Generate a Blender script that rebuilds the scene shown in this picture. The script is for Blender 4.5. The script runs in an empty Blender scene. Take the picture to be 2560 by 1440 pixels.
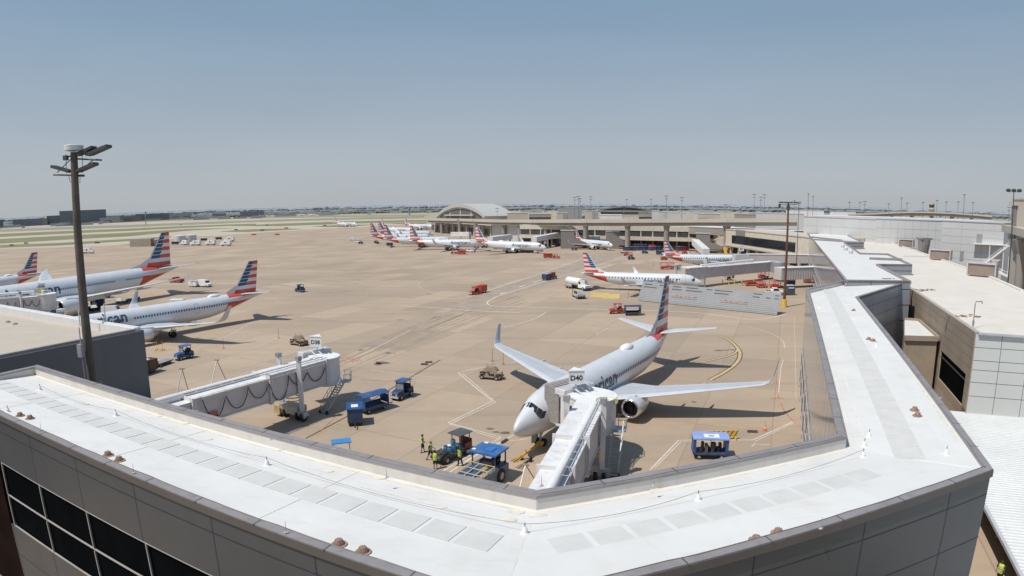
import bpy, bmesh, math, random
from math import sin, cos, pi, radians, sqrt, atan2, hypot
from mathutils import Vector, Matrix
random.seed(7)
SC = bpy.context.scene
COL = SC.collection

# ------------------------------------------------------------------ camera
CF, CB, PITCH, ROLL, EYE = 1522.92, .136465, .133528, -.005819, 21.988
_f = Vector((0, cos(PITCH), -sin(PITCH))); _r0 = Vector((1, 0, 0)); _u0 = _r0.cross(_f)
_r = cos(ROLL)*_r0 + sin(ROLL)*_u0; _u = -sin(ROLL)*_r0 + cos(ROLL)*_u0
def ray(px, py):
    X, Y = px-1280, 720-py; R = hypot(X, Y)+1e-9; th = R/CF
    for _ in range(12): th -= (CF*(th+CB*th**3)-R)/(CF*(1+3*CB*th*th))
    return _r*(sin(th)*X/R)+_u*(sin(th)*Y/R)+_f*cos(th)
def G(px, py, z=0.):
    """world point seen at photo pixel px,py lying at height z"""
    d = ray(px, py); t = (z-EYE)/d.z
    return Vector((d.x*t, d.y*t, z))
def D(px, py, dist):
    """world point seen at photo pixel at horizontal distance dist"""
    d = ray(px, py); t = dist/hypot(d.x, d.y)
    return Vector((d.x*t, d.y*t, EYE+d.z*t))
def gdist(px, py, z=0.):
    p = G(px, py, z); return hypot(p.x, p.y)
cd = bpy.data.cameras.new('camera'); cam = bpy.data.objects.new('camera', cd); COL.objects.link(cam)
cam.matrix_world = Matrix(((_r.x, _u.x, -_f.x, 0), (_r.y, _u.y, -_f.y, 0), (_r.z, _u.z, -_f.z, EYE), (0, 0, 0, 1)))
SC.camera = cam; cd.clip_end = 40000; cd.clip_start = .1
SC.render.engine = 'CYCLES'
cd.type = 'PANO'; cd.sensor_width = 36; cd.sensor_height = 20.25; cd.sensor_fit = 'HORIZONTAL'
cc = cd.cycles if hasattr(cd, 'cycles') else cd
cc.panorama_type = 'FISHEYE_LENS_POLYNOMIAL'
cc.fisheye_fov = radians(140)
cc.fisheye_polynomial_k0 = 0.
cc.fisheye_polynomial_k1 = -0.046746069
cc.fisheye_polynomial_k2 = 1.078946e-05
cc.fisheye_polynomial_k3 = 1.4486862e-05
cc.fisheye_polynomial_k4 = -2.2084e-07

# ------------------------------------------------------------------ materials
_M = {}
def S(c):
    return tuple(((v/255)/12.92 if v/255 <= .04045 else ((v/255+.055)/1.055)**2.4) for v in c)
def mat(name, color, rough=.6, metal=0., vary=.12, scale=.6, dirt=None, dirtscale=1.5, dirtamt=.5, bump=0., coat=0., detail=4, streak=0.):
    """principled material whose base colour is varied by object-space noise"""
    if name in _M: return _M[name]
    m = bpy.data.materials.new(name); m.use_nodes = True; nt = m.node_tree; N = nt.nodes; L = nt.links
    b = N['Principled BSDF']; b.inputs['Roughness'].default_value = rough; b.inputs['Metallic'].default_value = metal
    b.inputs['Coat Weight'].default_value = coat
    tc = N.new('ShaderNodeTexCoord'); n = N.new('ShaderNodeTexNoise'); n.inputs['Scale'].default_value = scale; n.inputs['Detail'].default_value = detail
    L.new(tc.outputs['Object'], n.inputs['Vector'])
    mx = N.new('ShaderNodeMix'); mx.data_type = 'RGBA'
    c = Vector(color)
    mx.inputs[6].default_value = (*(c*(1-vary)), 1); mx.inputs[7].default_value = (*[min(1, v*(1+vary)) for v in c], 1)
    rm = N.new('ShaderNodeMapRange'); rm.inputs[1].default_value = .3; rm.inputs[2].default_value = .7
    L.new(n.outputs[0], rm.inputs[0]); L.new(rm.outputs[0], mx.inputs[0])
    out = mx.outputs[2]
    if dirt:
        n2 = N.new('ShaderNodeTexNoise'); n2.inputs['Scale'].default_value = dirtscale; n2.inputs['Detail'].default_value = 8; n2.inputs['Roughness'].default_value = .7
        L.new(tc.outputs['Object'], n2.inputs['Vector'])
        r2 = N.new('ShaderNodeMapRange'); r2.inputs[1].default_value = .5; r2.inputs[2].default_value = .75; r2.inputs[4].default_value = dirtamt
        L.new(n2.outputs[0], r2.inputs[0])
        m2 = N.new('ShaderNodeMix'); m2.data_type = 'RGBA'; L.new(r2.outputs[0], m2.inputs[0]); L.new(out, m2.inputs[6]); m2.inputs[7].default_value = (*dirt, 1)
        out = m2.outputs[2]
    if streak:
        mp = N.new('ShaderNodeMapping'); mp.inputs['Scale'].default_value = (1.7, 1.7, .09); L.new(tc.outputs['Object'], mp.inputs[0])
        n3 = N.new('ShaderNodeTexNoise'); n3.inputs['Scale'].default_value = 1.; n3.inputs['Detail'].default_value = 7; n3.inputs['Roughness'].default_value = .62; L.new(mp.outputs[0], n3.inputs['Vector'])
        r3 = N.new('ShaderNodeMapRange'); r3.inputs[1].default_value = .48; r3.inputs[2].default_value = .78; r3.inputs[4].default_value = streak; L.new(n3.outputs[0], r3.inputs[0])
        m3 = N.new('ShaderNodeMix'); m3.data_type = 'RGBA'; L.new(r3.outputs[0], m3.inputs[0]); L.new(out, m3.inputs[6]); m3.inputs[7].default_value = (*(c*.55+Vector((.02, .015, .01))), 1); out = m3.outputs[2]
    L.new(out, b.inputs['Base Color'])
    if bump:
        bp = N.new('ShaderNodeBump'); bp.inputs['Strength'].default_value = bump; bp.inputs['Distance'].default_value = .02
        L.new(n.outputs[0], bp.inputs['Height']); L.new(bp.outputs[0], b.inputs['Normal'])
    _M[name] = m
    return m

# ------------------------------------------------------------------ mesh building
class MB:
    def __init__(s): s.v = []; s.f = []; s.m = []; s.cur = 0; s.cuts = []
    def add(s, vs, fs):
        o = len(s.v); s.cuts.append((o, len(s.f))); s.v += [tuple(v) for v in vs]; s.f += [tuple(i+o for i in f) for f in fs]; s.m += [s.cur]*len(fs); return s
    def box(s, c, d, rz=0., taper=1.):
        x, y, z = d[0]/2, d[1]/2, d[2]/2; a, b = cos(rz), sin(rz); vs = []
        for k, t in ((-z, 1.), (z, taper)):
            for i, j in ((-x, -y), (x, -y), (x, y), (-x, y)):
                i *= t; j *= t; vs.append((c[0]+i*a-j*b, c[1]+i*b+j*a, c[2]+k))
        return s.add(vs, [(3, 2, 1, 0), (4, 5, 6, 7), (0, 1, 5, 4), (1, 2, 6, 5), (2, 3, 7, 6), (3, 0, 4, 7)])
    def bar(s, p, q, w, h=None, up=(0, 0, 1)):
        p = Vector(p); q = Vector(q); h = h or w; d = (q-p)
        if d.length < 1e-6: return s
        d.normalize(); u = Vector(up)
        if abs(d.dot(u)) > .98: u = Vector((1, 0, 0))
        r = d.cross(u).normalized(); u = r.cross(d); vs = []
        for e in (p, q):
            for i, j in ((-1, -1), (1, -1), (1, 1), (-1, 1)): vs.append(e+r*(i*w/2)+u*(j*h/2))
        return s.add(vs, [(3, 2, 1, 0), (4, 5, 6, 7), (0, 1, 5, 4), (1, 2, 6, 5), (2, 3, 7, 6), (3, 0, 4, 7)])
    def tube(s, pts, r, n=8, cap=True):
        pts = [Vector(p) for p in pts]; rs = r if isinstance(r, (list, tuple)) else [r]*len(pts); rings = []
        for k, p in enumerate(pts):
            d = (pts[min(k+1, len(pts)-1)]-pts[max(k-1, 0)]).normalized()
            u = Vector((0, 0, 1)) if abs(d.z) < .95 else Vector((1, 0, 0))
            a = d.cross(u).normalized(); b = a.cross(d)
            rings.append([p+(a*cos(2*pi*i/n)+b*sin(2*pi*i/n))*rs[k] for i in range(n)])
        return s.loft(rings, cap)
    def loft(s, rings, cap=True, close=True):
        n = len(rings[0]); vs = [v for r in rings for v in r]; fs = []
        for k in range(len(rings)-1):
            for i in range(n if close else n-1):
                j = (i+1) % n; fs.append((k*n+i, k*n+j, (k+1)*n+j, (k+1)*n+i))
        if cap: fs += [tuple(range(n-1, -1, -1)), tuple((len(rings)-1)*n+i for i in range(n))]
        return s.add(vs, fs)
    def lathe(s, prof, c=(0, 0, 0), axis='z', n=20, cap=True, sy=1.):
        """prof: list of (along, radius)"""
        rings = []
        for t, r in prof:
            ring = []
            for i in range(n):
                a = 2*pi*i/n
                if axis == 'z': ring.append((c[0]+r*cos(a), c[1]+r*sin(a), c[2]+t))
                elif axis == 'x': ring.append((c[0]+t, c[1]+r*cos(a), c[2]+r*sin(a)*sy))
                else: ring.append((c[0]+r*cos(a), c[1]+t, c[2]+r*sin(a)))
            rings.append(ring)
        return s.loft(rings, cap)
    def prism(s, poly, z0, z1):
        n = len(poly)
        zz0 = z0 if isinstance(z0, (list, tuple)) else [z0]*n; zz1 = z1 if isinstance(z1, (list, tuple)) else [z1]*n
        ar = sum(poly[i][0]*poly[(i+1) % n][1]-poly[(i+1) % n][0]*poly[i][1] for i in range(n))
        if ar < 0: poly = poly[::-1]; zz0 = zz0[::-1]; zz1 = zz1[::-1]
        vs = [(p[0], p[1], z) for p, z in zip(poly, zz0)]+[(p[0], p[1], z) for p, z in zip(poly, zz1)]
        return s.add(vs, [tuple(range(n-1, -1, -1)), tuple(range(n, 2*n))]+[(i, (i+1) % n, n+(i+1) % n, n+i) for i in range(n)])
    def poly(s, pts): return s.add(pts, [tuple(range(len(pts)))])
    def strip(s, pts, w, z=None):
        """flat ribbon of width w along ground points"""
        pts = [Vector(p) for p in pts]; a = []
        for k, p in enumerate(pts):
            d = pts[min(k+1, len(pts)-1)]-pts[max(k-1, 0)]; d.z = 0; d.normalize(); nrm = Vector((-d.y, d.x, 0))*w/2
            zz = p.z if z is None else z
            a.append(((p+nrm).x, (p+nrm).y, zz)); a.append(((p-nrm).x, (p-nrm).y, zz))
        return s.add(a, [(2*k+1, 2*k+3, 2*k+2, 2*k) for k in range(len(pts)-1)])
    def build(s, name, m, parent=None, loc=None, rz=0., smooth=False, sharp=40):
        me = bpy.data.meshes.new(name); me.from_pydata(s.v, [], s.f)
        ms = m if isinstance(m, (list, tuple)) else [m]
        for x in ms: me.materials.append(x)
        if len(ms) > 1:
            for p, i in zip(me.polygons, s.m): p.material_index = i
        if smooth:
            me.polygons.foreach_set('use_smooth', [True]*len(me.polygons))
            me.set_sharp_from_angle(angle=radians(sharp))
        me.update()
        o = bpy.data.objects.new(name, me); COL.objects.link(o)
        if parent: o.parent = parent
        if loc is not None: o.location = loc
        if rz: o.rotation_euler = (0, 0, rz)
        return o
def each(mb, name, m, parent=None, smooth=False):
    """one object per piece added to the builder"""
    out = []; cs = mb.cuts+[(len(mb.v), len(mb.f))]
    for (v0, f0), (v1, f1) in zip(cs, cs[1:]):
        q = MB(); q.v = mb.v[v0:v1]; q.f = [tuple(i-v0 for i in f) for f in mb.f[f0:f1]]; q.m = [0]*len(q.f)
        out.append(q.build(name, m, parent, smooth=smooth))
    return out
def _each(mb, name, m, parent=None): return each(mb, name, m, parent)
MB.each_ = _each
def thing(name, label, cat, loc=(0, 0, 0), rz=0., group=None):
    o = bpy.data.objects.new(name, None); COL.objects.link(o); o.location = loc; o.rotation_euler = (0, 0, rz)
    o['label'] = label; o['category'] = cat
    if group: o['group'] = group
    return o
def tag(o, label, cat, group=None, kind=None):
    o['label'] = label; o['category'] = cat
    if group: o['group'] = group
    if kind: o['kind'] = kind
    return o
def struct(o): o['kind'] = 'structure'; return o
def dup(root, loc, rz, label=None, group=None, sc=None):
    def cp(o, par):
        c = o.copy(); COL.objects.link(c); c.parent = par
        for ch in KIDS.get(o.name, ()): cp(ch, c)
        return c
    KIDS = {}
    for o in COL.objects:
        if o.parent: KIDS.setdefault(o.parent.name, []).append(o)
    c = cp(root, None); c.location = loc; c.rotation_euler = (0, 0, rz)
    if sc: c.scale = (sc, sc, sc)
    if label: c['label'] = label
    if group: c['group'] = group
    return c
def heading(a, b): return atan2(b.y-a.y, b.x-a.x)
_font = {}
def text_mb(body, size, bold=.012, slices=0.):
    """flat lettering in x (right) / y (up), centred on x, standing on y=0 -> MB with z=0"""
    c = bpy.data.curves.new('t', 'FONT'); c.body = body; c.size = size; c.offset = bold*size; c.resolution_u = 3
    o = bpy.data.objects.new('t', c); me = bpy.data.meshes.new_from_object(o)
    bm = bmesh.new(); bm.from_mesh(me)
    if slices:
        y = -size*.4
        while y < size*1.1:
            bmesh.ops.bisect_plane(bm, geom=bm.verts[:]+bm.edges[:]+bm.faces[:], plane_co=(0, y, 0), plane_no=(0, 1, 0)); y += slices
    x0 = min(v.co.x for v in bm.verts); x1 = max(v.co.x for v in bm.verts); mb = MB()
    bm.verts.index_update()
    mb.add([(v.co.x-(x0+x1)/2, v.co.y, 0) for v in bm.verts], [tuple(v.index for v in f.verts) for f in bm.faces])
    bm.free(); bpy.data.objects.remove(o); bpy.data.curves.remove(c); bpy.data.meshes.remove(me)
    mb.width = x1-x0
    return mb
def place_text(mb, origin, right, up, off=.012):
    """map flat text mesh on a plane"""
    o = Vector(origin); r = Vector(right).normalized(); u = Vector(up).normalized(); n = r.cross(u).normalized()
    mb.v = [tuple(o+r*v[0]+u*v[1]+n*off) for v in mb.v]; return mb

# shared materials
WHITE = mat('white paint', (.74, .74, .73), .45, vary=.05, dirt=(.45, .42, .37), dirtamt=.35)
WHITE2 = mat('bridge white paint', (.70, .69, .68), .5, vary=.06, scale=.3, dirt=(.42, .39, .35), dirtscale=.8, dirtamt=.45, streak=.45)
GREY = mat('grey metal', (.35, .35, .36), .5, .3)
LGREY = mat('light grey metal', (.55, .55, .56), .45, .2)
DARK = mat('dark metal', (.05, .05, .055), .55)
BLACK = mat('black rubber', (.02, .02, .02), .8, vary=.3, scale=3)
GLASS = mat('dark glass', (.02, .025, .03), .08, vary=.2)
RED = mat('tug red', (.50, .055, .03), .5, vary=.15, scale=2, dirt=(.25, .1, .07), dirtamt=.4)
BLUE = mat('tug blue', (.03, .085, .235), .5, vary=.18, scale=2, dirt=(.2, .2, .22), dirtamt=.4)
BLUE2 = mat('canopy blue', (.035, .125, .33), .5, vary=.12, scale=2, dirt=(.3, .33, .38), dirtamt=.3)
NAVY = mat('cart navy', (.03, .05, .12), .55, vary=.2, scale=2, dirt=(.2, .19, .2), dirtamt=.45)
YEL = mat('safety yellow', (.72, .47, .07), .5, vary=.15, scale=2, dirt=(.35, .25, .12), dirtamt=.5)
TAN = mat('cream panel', (.62, .56, .46), .6, vary=.08, dirt=(.4, .33, .25))
TYRE = BLACK
HUB = mat('wheel hub', (.4, .4, .4), .5, .3)
INKD = mat('black lettering', (.02, .02, .022), .6, vary=.1)
# ------------------------------------------------------------------ sky and sun
SUN = Vector((-.50, -.31, 1)).normalized()
el = math.asin(SUN.z); az = atan2(SUN.x, SUN.y)
w = bpy.data.worlds.new('World'); SC.world = w; w.use_nodes = True
N = w.node_tree.nodes; L = w.node_tree.links; bg = N['Background']
sky = N.new('ShaderNodeTexSky'); sky.sky_type = 'NISHITA'; sky.sun_disc = False
sky.sun_elevation = el; sky.sun_rotation = az; sky.altitude = 200; sky.air_density = 1.; sky.dust_density = 2.6; sky.ozone_density = 1.3
# thick summer haze low in the sky: tone the bright horizon band down with elevation
tc = N.new('ShaderNodeTexCoord'); sp = N.new('ShaderNodeSeparateXYZ'); L.new(tc.outputs['Generated'], sp.inputs[0])
rmp = N.new('ShaderNodeValToRGB'); e = rmp.color_ramp.elements
def sk(c, k=1.): return (*[v*k/.1 for v in S(c)], 1)
e[0].position = 0.; e[0].color = sk((184, 189, 194)); e[1].position = .62; e[1].color = sk((98, 136, 176))
for p_, c_ in ((.05, (177, 184, 191)), (.14, (163, 175, 187)), (.28, (138, 162, 183)), (.42, (120, 152, 183))):
    x = e.new(p_); x.color = sk(c_)
L.new(sp.outputs[2], rmp.inputs[0])
mx = N.new('ShaderNodeMix'); mx.data_type = 'RGBA'; mx.inputs[0].default_value = .82
L.new(sky.outputs[0], mx.inputs[6]); L.new(rmp.outputs[0], mx.inputs[7]); hm = N.new('ShaderNodeMapping'); hm.inputs['Scale'].default_value = (1.3, 1.3, 7.); L.new(tc.outputs['Generated'], hm.inputs[0])
hn = N.new('ShaderNodeTexNoise'); hn.inputs['Scale'].default_value = 1.6; hn.inputs['Detail'].default_value = 5; L.new(hm.outputs[0], hn.inputs[0])
hr = N.new('ShaderNodeMapRange'); hr.inputs[1].default_value = .3; hr.inputs[2].default_value = .7; hr.inputs[3].default_value = .965; hr.inputs[4].default_value = 1.035; L.new(hn.outputs[0], hr.inputs[0])
hx_ = N.new('ShaderNodeVectorMath'); hx_.operation = 'SCALE'; L.new(mx.outputs[2], hx_.inputs[0]); L.new(hr.outputs[0], hx_.inputs['Scale']); L.new(hx_.outputs[0], bg.inputs['Color'])
bg.inputs['Strength'].default_value = .106
ld = bpy.data.lights.new('sun', 'SUN'); ld.energy = 4.1; ld.angle = radians(.53); ld.color = (1, .95, .87)
lo = bpy.data.objects.new('sun', ld); COL.objects.link(lo); lo.rotation_euler = SUN.to_track_quat('Z', 'Y').to_euler(); lo.location = (0, 0, 60)
SC.view_settings.view_transform = 'Standard'; SC.view_settings.look = 'None'; SC.view_settings.exposure = 0
SC.cycles.use_denoising = True
SC.cycles.max_bounces = 6

# ------------------------------------------------------------------ ground
def apron_mat():
    m = bpy.data.materials.new('apron concrete'); m.use_nodes = True; nt = m.node_tree; N = nt.nodes; L = nt.links; b = N['Principled BSDF']
    b.inputs['Roughness'].default_value = .85; b.inputs['Specular IOR Level'].default_value = .25
    tc = N.new('ShaderNodeTexCoord')
    mp = N.new('ShaderNodeMapping'); mp.inputs['Rotation'].default_value = (0, 0, -radians(65)); L.new(tc.outputs['Object'], mp.inputs['Vector'])
    def noise(scale, vec, det=6, rough=.55, dist=0.):
        n = N.new('ShaderNodeTexNoise'); n.inputs['Scale'].default_value = scale; n.inputs['Detail'].default_value = det; n.inputs['Roughness'].default_value = rough; n.inputs['Distortion'].default_value = dist
        L.new(vec, n.inputs['Vector']); return n.outputs[0]
    def rng(v, a, b_, c=0., d=1.):
        r = N.new('ShaderNodeMapRange'); r.inputs[1].default_value = a; r.inputs[2].default_value = b_; r.inputs[3].default_value = c; r.inputs[4].default_value = d; L.new(v, r.inputs[0]); return r.outputs[0]
    def mix(fac, a, b_, mode='MIX'):
        x = N.new('ShaderNodeMix'); x.data_type = 'RGBA'; x.blend_type = mode
        if isinstance(fac, float): x.inputs[0].default_value = fac
        else: L.new(fac, x.inputs[0])
        for i, v in ((6, a), (7, b_)):
            if isinstance(v, tuple): x.inputs[i].default_value = (*v, 1)
            else: L.new(v, x.inputs[i])
        return x.outputs[2]
    br = N.new('ShaderNodeTexBrick'); br.inputs['Scale'].default_value = 1; br.inputs['Brick Width'].default_value = 15.2; br.inputs['Row Height'].default_value = 7.6
    br.inputs['Mortar Size'].default_value = .08; br.inputs['Mortar Smooth'].default_value = .6; br.offset = 0.
    br.inputs['Color1'].default_value = (.0, .0, .0, 1); br.inputs['Color2'].default_value = (1, 1, 1, 1); br.inputs['Mortar'].default_value = (.5, .5, .5, 1)
    L.new(mp.outputs[0], br.inputs['Vector'])
    O = tc.outputs['Object']
    base = mix(rng(noise(.035, O, 8), .35, .65), (.374, .287, .207), (.43, .334, .246))
    base = mix(rng(noise(.45, O, 8, .7), .3, .72, 0., .55), base, (.46, .366, .276))
    slab = N.new('ShaderNodeMix'); slab.data_type = 'RGBA'; slab.blend_type = 'MULTIPLY'; slab.inputs[0].default_value = 1
    sl = mix(br.outputs['Color'], (.84, .845, .86), (1.09, 1.08, 1.065)); L.new(base, slab.inputs[6]); L.new(sl, slab.inputs[7])
    c = slab.outputs[2]
    # long bands of older paving
    st = N.new('ShaderNodeMapping'); st.inputs['Rotation'].default_value = (0, 0, -radians(65)); st.inputs['Scale'].default_value = (.012, .07, 1); L.new(O, st.inputs['Vector'])
    c = mix(rng(noise(1., st.outputs[0], 2, .4), .52, .62, 0., .35), c, (.30, .245, .185))
    # tyre-darkened sweep marks
    s2 = N.new('ShaderNodeMapping'); s2.inputs['Rotation'].default_value = (0, 0, -radians(28)); s2.inputs['Scale'].default_value = (.02, .35, 1); L.new(O, s2.inputs['Vector'])
    c = mix(rng(noise(1., s2.outputs[0], 7, .6, .4), .52, .8, 0., .55), c, (.22, .18, .145))
    # rust and oil stains
    c = mix(rng(noise(.22, O, 5, .55), .6, .76, 0., .55), c, (.42, .245, .12))
    c = mix(rng(noise(.9, O, 3, .5), .70, .76, 0., .55), c, (.14, .115, .095))
    # fine grain
    c = mix(rng(noise(9., O, 3, .7), .3, .7, 0., .22), c, (.25, .2, .15))
    c = mix(rng(br.outputs['Fac'], .2, 1., 0., .5), c, (.20, .16, .12))
    L.new(c, b.inputs['Base Color'])
    bp = N.new('ShaderNodeBump'); bp.inputs['Strength'].default_value = .25; bp.inputs['Distance'].default_value = .01; L.new(noise(14., O, 4), bp.inputs['Height']); L.new(bp.outputs[0], b.inputs['Normal'])
    return m
APRON = apron_mat()
def flat(name, m, polys, z, px=True):
    mb = MB()
    for p in polys:
        pts = [G(x, y, 0) for x, y in p] if px else [Vector((x, y, 0)) for x, y in p]
        mb.poly([(q.x, q.y, z) for q in pts][::-1])
    o = mb.build(name, m)
    for f in o.data.polygons:
        pass
    bm = bmesh.new(); bm.from_mesh(o.data); bmesh.ops.recalc_face_normals(bm, faces=bm.faces[:])
    for f in bm.faces:
        if f.normal.z < 0: f.normal_flip()
    bm.to_mesh(o.data); bm.free()
    return struct(o)
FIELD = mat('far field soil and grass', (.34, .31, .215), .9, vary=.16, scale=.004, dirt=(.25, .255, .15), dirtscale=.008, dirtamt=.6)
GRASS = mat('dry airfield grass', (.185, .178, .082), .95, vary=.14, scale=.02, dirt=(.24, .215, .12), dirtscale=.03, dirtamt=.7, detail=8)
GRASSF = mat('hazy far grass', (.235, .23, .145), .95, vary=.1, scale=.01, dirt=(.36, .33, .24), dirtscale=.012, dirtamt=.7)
TAXI = mat('pale taxiway concrete', (.44, .385, .30), .9, vary=.07, scale=.05)
R = 30000
g = MB().poly([(-R, -3000, -.30), (R, -3000, -.30), (R, R, -.30), (-R, R, -.30)]).build('ground', FIELD); struct(g)
flat('apron', APRON, [[(-1400, 1200), (-1200, 700), (-400, 634), (0, 622), (150, 618), (330, 612), (470, 592), (640, 585), (780, 573), (900, 568), (980, 562), (1060, 559), (1100, 548), (1700, 545), (2600, 560), (3200, 800), (3000, 2400), (-800, 2400)]], 0.)
flat('runway', TAXI, [[(-300, 586), (0, 567), (320, 556.5), (640, 546.5), (1060, 540.5), (1060, 542), (640, 549), (320, 559.5), (0, 571.5), (-300, 592)],
  [(-300, 640), (0, 560), (0, 625), (-300, 660)],
  [(0, 571), (330, 559), (1070, 541), (1070, 560), (780, 574), (470, 594), (330, 614), (0, 623)]], -.16)
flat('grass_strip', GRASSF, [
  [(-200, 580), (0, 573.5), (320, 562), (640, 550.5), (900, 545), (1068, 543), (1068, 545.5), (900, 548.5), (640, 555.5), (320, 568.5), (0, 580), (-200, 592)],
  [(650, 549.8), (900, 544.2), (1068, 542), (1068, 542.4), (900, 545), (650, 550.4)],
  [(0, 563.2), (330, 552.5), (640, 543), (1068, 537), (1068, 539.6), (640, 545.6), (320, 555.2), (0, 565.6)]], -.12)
flat('grass_strip', GRASS, [
  [(-200, 600), (0, 584.5), (320, 571.5), (500, 563.5), (640, 559), (640, 561.5), (500, 567.5), (320, 577), (0, 592), (-200, 612)],
  [(575, 564.5), (700, 559), (860, 553.5), (1068, 549.5), (1068, 553.5), (870, 559), (700, 565)],
  [(-200, 622), (0, 597.5), (320, 581.5), (470, 572), (585, 570), (480, 575.5), (320, 590.5), (0, 608.5), (-200, 640)],
  [(0, 612.5), (150, 607), (320, 597), (430, 590.5), (420, 594), (320, 602), (150, 613), (0, 619)],
  [(245, 619), (300, 612), (420, 602.5), (480, 592), (640, 586), (635, 589.5), (560, 592), (430, 616), (330, 620)],
  [(549, 578.8), (600, 574.5), (660, 572), (720, 571.2), (757, 572.2), (700, 575.5), (620, 579.5)],
  [(780, 566.3), (830, 563), (880, 561.6), (943, 561.4), (880, 565.5), (820, 567.3)],
  [(950, 557.5), (1068, 555), (1068, 558.5), (1000, 559.5)]], -.05)

# ------------------------------------------------------------------ service road and markings
ROAD = mat('worn service road concrete', (.34, .272, .206), .85, vary=.12, scale=.4, dirt=(.2, .165, .13), dirtscale=.25, dirtamt=.6)
flat('service_road', ROAD, [
  [(1200, 782), (1222, 752), (1385, 706), (1470, 669), (1560, 638), (1520, 630), (1470, 643), (1400, 668), (1330, 692), (1188, 738), (1120, 765), (1130, 778)]], .004)
TM_ = mat('tyre darkened streak', (.30, .24, .18), .85, vary=.14, scale=.3, dirt=(.42, .33, .245), dirtscale=.25, dirtamt=1.)
random.seed(31); TS_ = []
for i in range(16):
    o_ = random.uniform(-26, 30); k_ = random.uniform(.4, .95); ps = [(1300, 742), (1180, 782), (1060, 828), (940, 876), (820, 930), (700, 985)]
    a_ = random.randint(0, 2); ps = ps[a_:a_+random.randint(3, 6)]; TS_.append(([(x+o_*1.2, y+o_*k_) for x, y in ps], random.uniform(.15, .8), 1))
for i in range(9): y_ = random.uniform(640, 740); x_ = random.uniform(480, 1000); TS_.append(([(x_, y_), (x_+random.uniform(100, 220), y_+random.uniform(0, 14)), (x_+random.uniform(260, 420), y_+random.uniform(8, 34))], random.uniform(.3, 1.2), 1))
LINEW = mat('worn white line paint', (.60, .53, .45), .8, vary=.12, scale=1.5, dirt=(.41, .325, .24), dirtscale=.9, dirtamt=1.)
LINEY = mat('worn yellow line paint', (.52, .39, .20), .8, vary=.15, scale=1.5, dirt=(.38, .28, .17), dirtamt=.9)
LINEO = mat('dark outline paint', (.10, .075, .045), .8, vary=.3, scale=2)
LINER = mat('worn red line paint', (.50, .13, .08), .8, vary=.2, scale=1.5, dirt=(.36, .28, .2), dirtamt=.7)
def smooth(pts, k=4):
    out = []
    P = [Vector((*p, 0)) for p in pts]
    for i in range(len(P)-1):
        a, b, c, d = P[max(i-1, 0)], P[i], P[i+1], P[min(i+2, len(P)-1)]
        for j in range(k):
            t = j/k
            q = .5*((2*b)+(c-a)*t+(2*a-5*b+4*c-d)*t*t+(3*b-a-3*c+d)*t**3); out.append((q.x, q.y))
    out.append(pts[-1]); return out
def lines(name, m, items, z):
    mb = MB()
    for k, (pts, wd, *sm) in enumerate(items):
        if sm: pts = smooth(pts)
        mb.strip([G(x, y) for x, y in pts], wd, z+.00013*k)
    return struct(mb.build(name, m))
lines('white_lines', LINEW, [
  ([(1120, 1057), (1232, 1003), (1196, 975), (1145, 932), (1172, 925), (1290, 905)], .16),
  ([(1124, 1061), (1239, 1006), (1203, 974), (1156, 934)], .12),
  ([(1120, 1057), (1183, 1074), (1252, 1093), (1160, 1147), (1100, 1182)], .16), ([(1124, 1061), (1250, 1098), (1170, 1149), (1130, 1176)], .12),
  ([(1283, 1088), (1180, 1145), (1110, 1190)], .16), ([(1320, 1097), (1248, 1106), (1190, 1140)], .12),
  ([(1625, 1175), (1696, 1101), (1730, 1100), (1882, 1100), (1985, 1053)], .16), ([(1637, 1170), (1702, 1104), (1800, 1103)], .1), ([(1888, 1103), (1983, 1058)], .1),
  ([(1188, 738), (1160, 744), (1120, 747), (1085, 746)], .35, 1),
  ([(1222, 752), (1218, 757), (1228, 764), (1270, 766), (1450, 772), (1700, 779), (1800, 789), (1890, 799), (1965, 786)], .35, 1),
  ([(1222, 752), (1240, 742), (1330, 713), (1480, 668), (1660, 610)], .35), ([(1185, 738), (1355, 683), (1480, 640)], .35),
  ([(1000, 765), (1085, 769), (1170, 776), (1300, 782)], .35), ([(1260, 818), (1330, 800), (1365, 781)], .2, 1), ([(1490, 835), (1520, 820)], .12),
  ([(1250, 735), (1266, 730)], .5), ([(1298, 718), (1312, 713)], .5), ([(1335, 706), (1350, 701)], .5), ([(1490, 672), (1530, 662)], .6), ([(1405, 661), (1440, 660)], 1.),
  ([(680, 900), (880, 900), (1025, 826), (1065, 835)], .16), ([(640, 867), (705, 842), (735, 850)], .14), ([(355, 870), (540, 875), (705, 842)], .14),
  ([(1810, 810), (1870, 817), (1925, 833), (1955, 850), (1962, 870)], .14, 1), ([(1958, 900), (1952, 920), (1946, 985)], .12),
  ([(1985, 790), (1990, 1000)], .05),
  ([(1878, 1117), (1890, 1108), (1905, 1113), (1925, 1111)], .14), ([(370, 920), (560, 845), (640, 800), (720, 790)], .14),
  ([(430, 1022), (620, 930), (760, 905)], .12), ([(925, 925), (1050, 940), (1110, 945)], .1),
  ([(1145, 672), (1110, 685), (1068, 697), (1049, 706), (1047, 714), (1058, 724), (1105, 738)], .10, 1)], .009)
lines('lead_in_line_border', LINEO, [
  ([(1800, 842), (1822, 850), (1842, 868), (1850, 884), (1843, 905), (1815, 928), (1775, 950)], .78, 1), ([(1845, 868), (1838, 882), (1810, 893), (1765, 903), (1735, 907)], .62, 1),
  ([(880, 900), (960, 868), (1055, 830), (1180, 775)], .12), ([(765, 1096), (870, 1040), (930, 1000), (1100, 900)], .2)], .0125)
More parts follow.
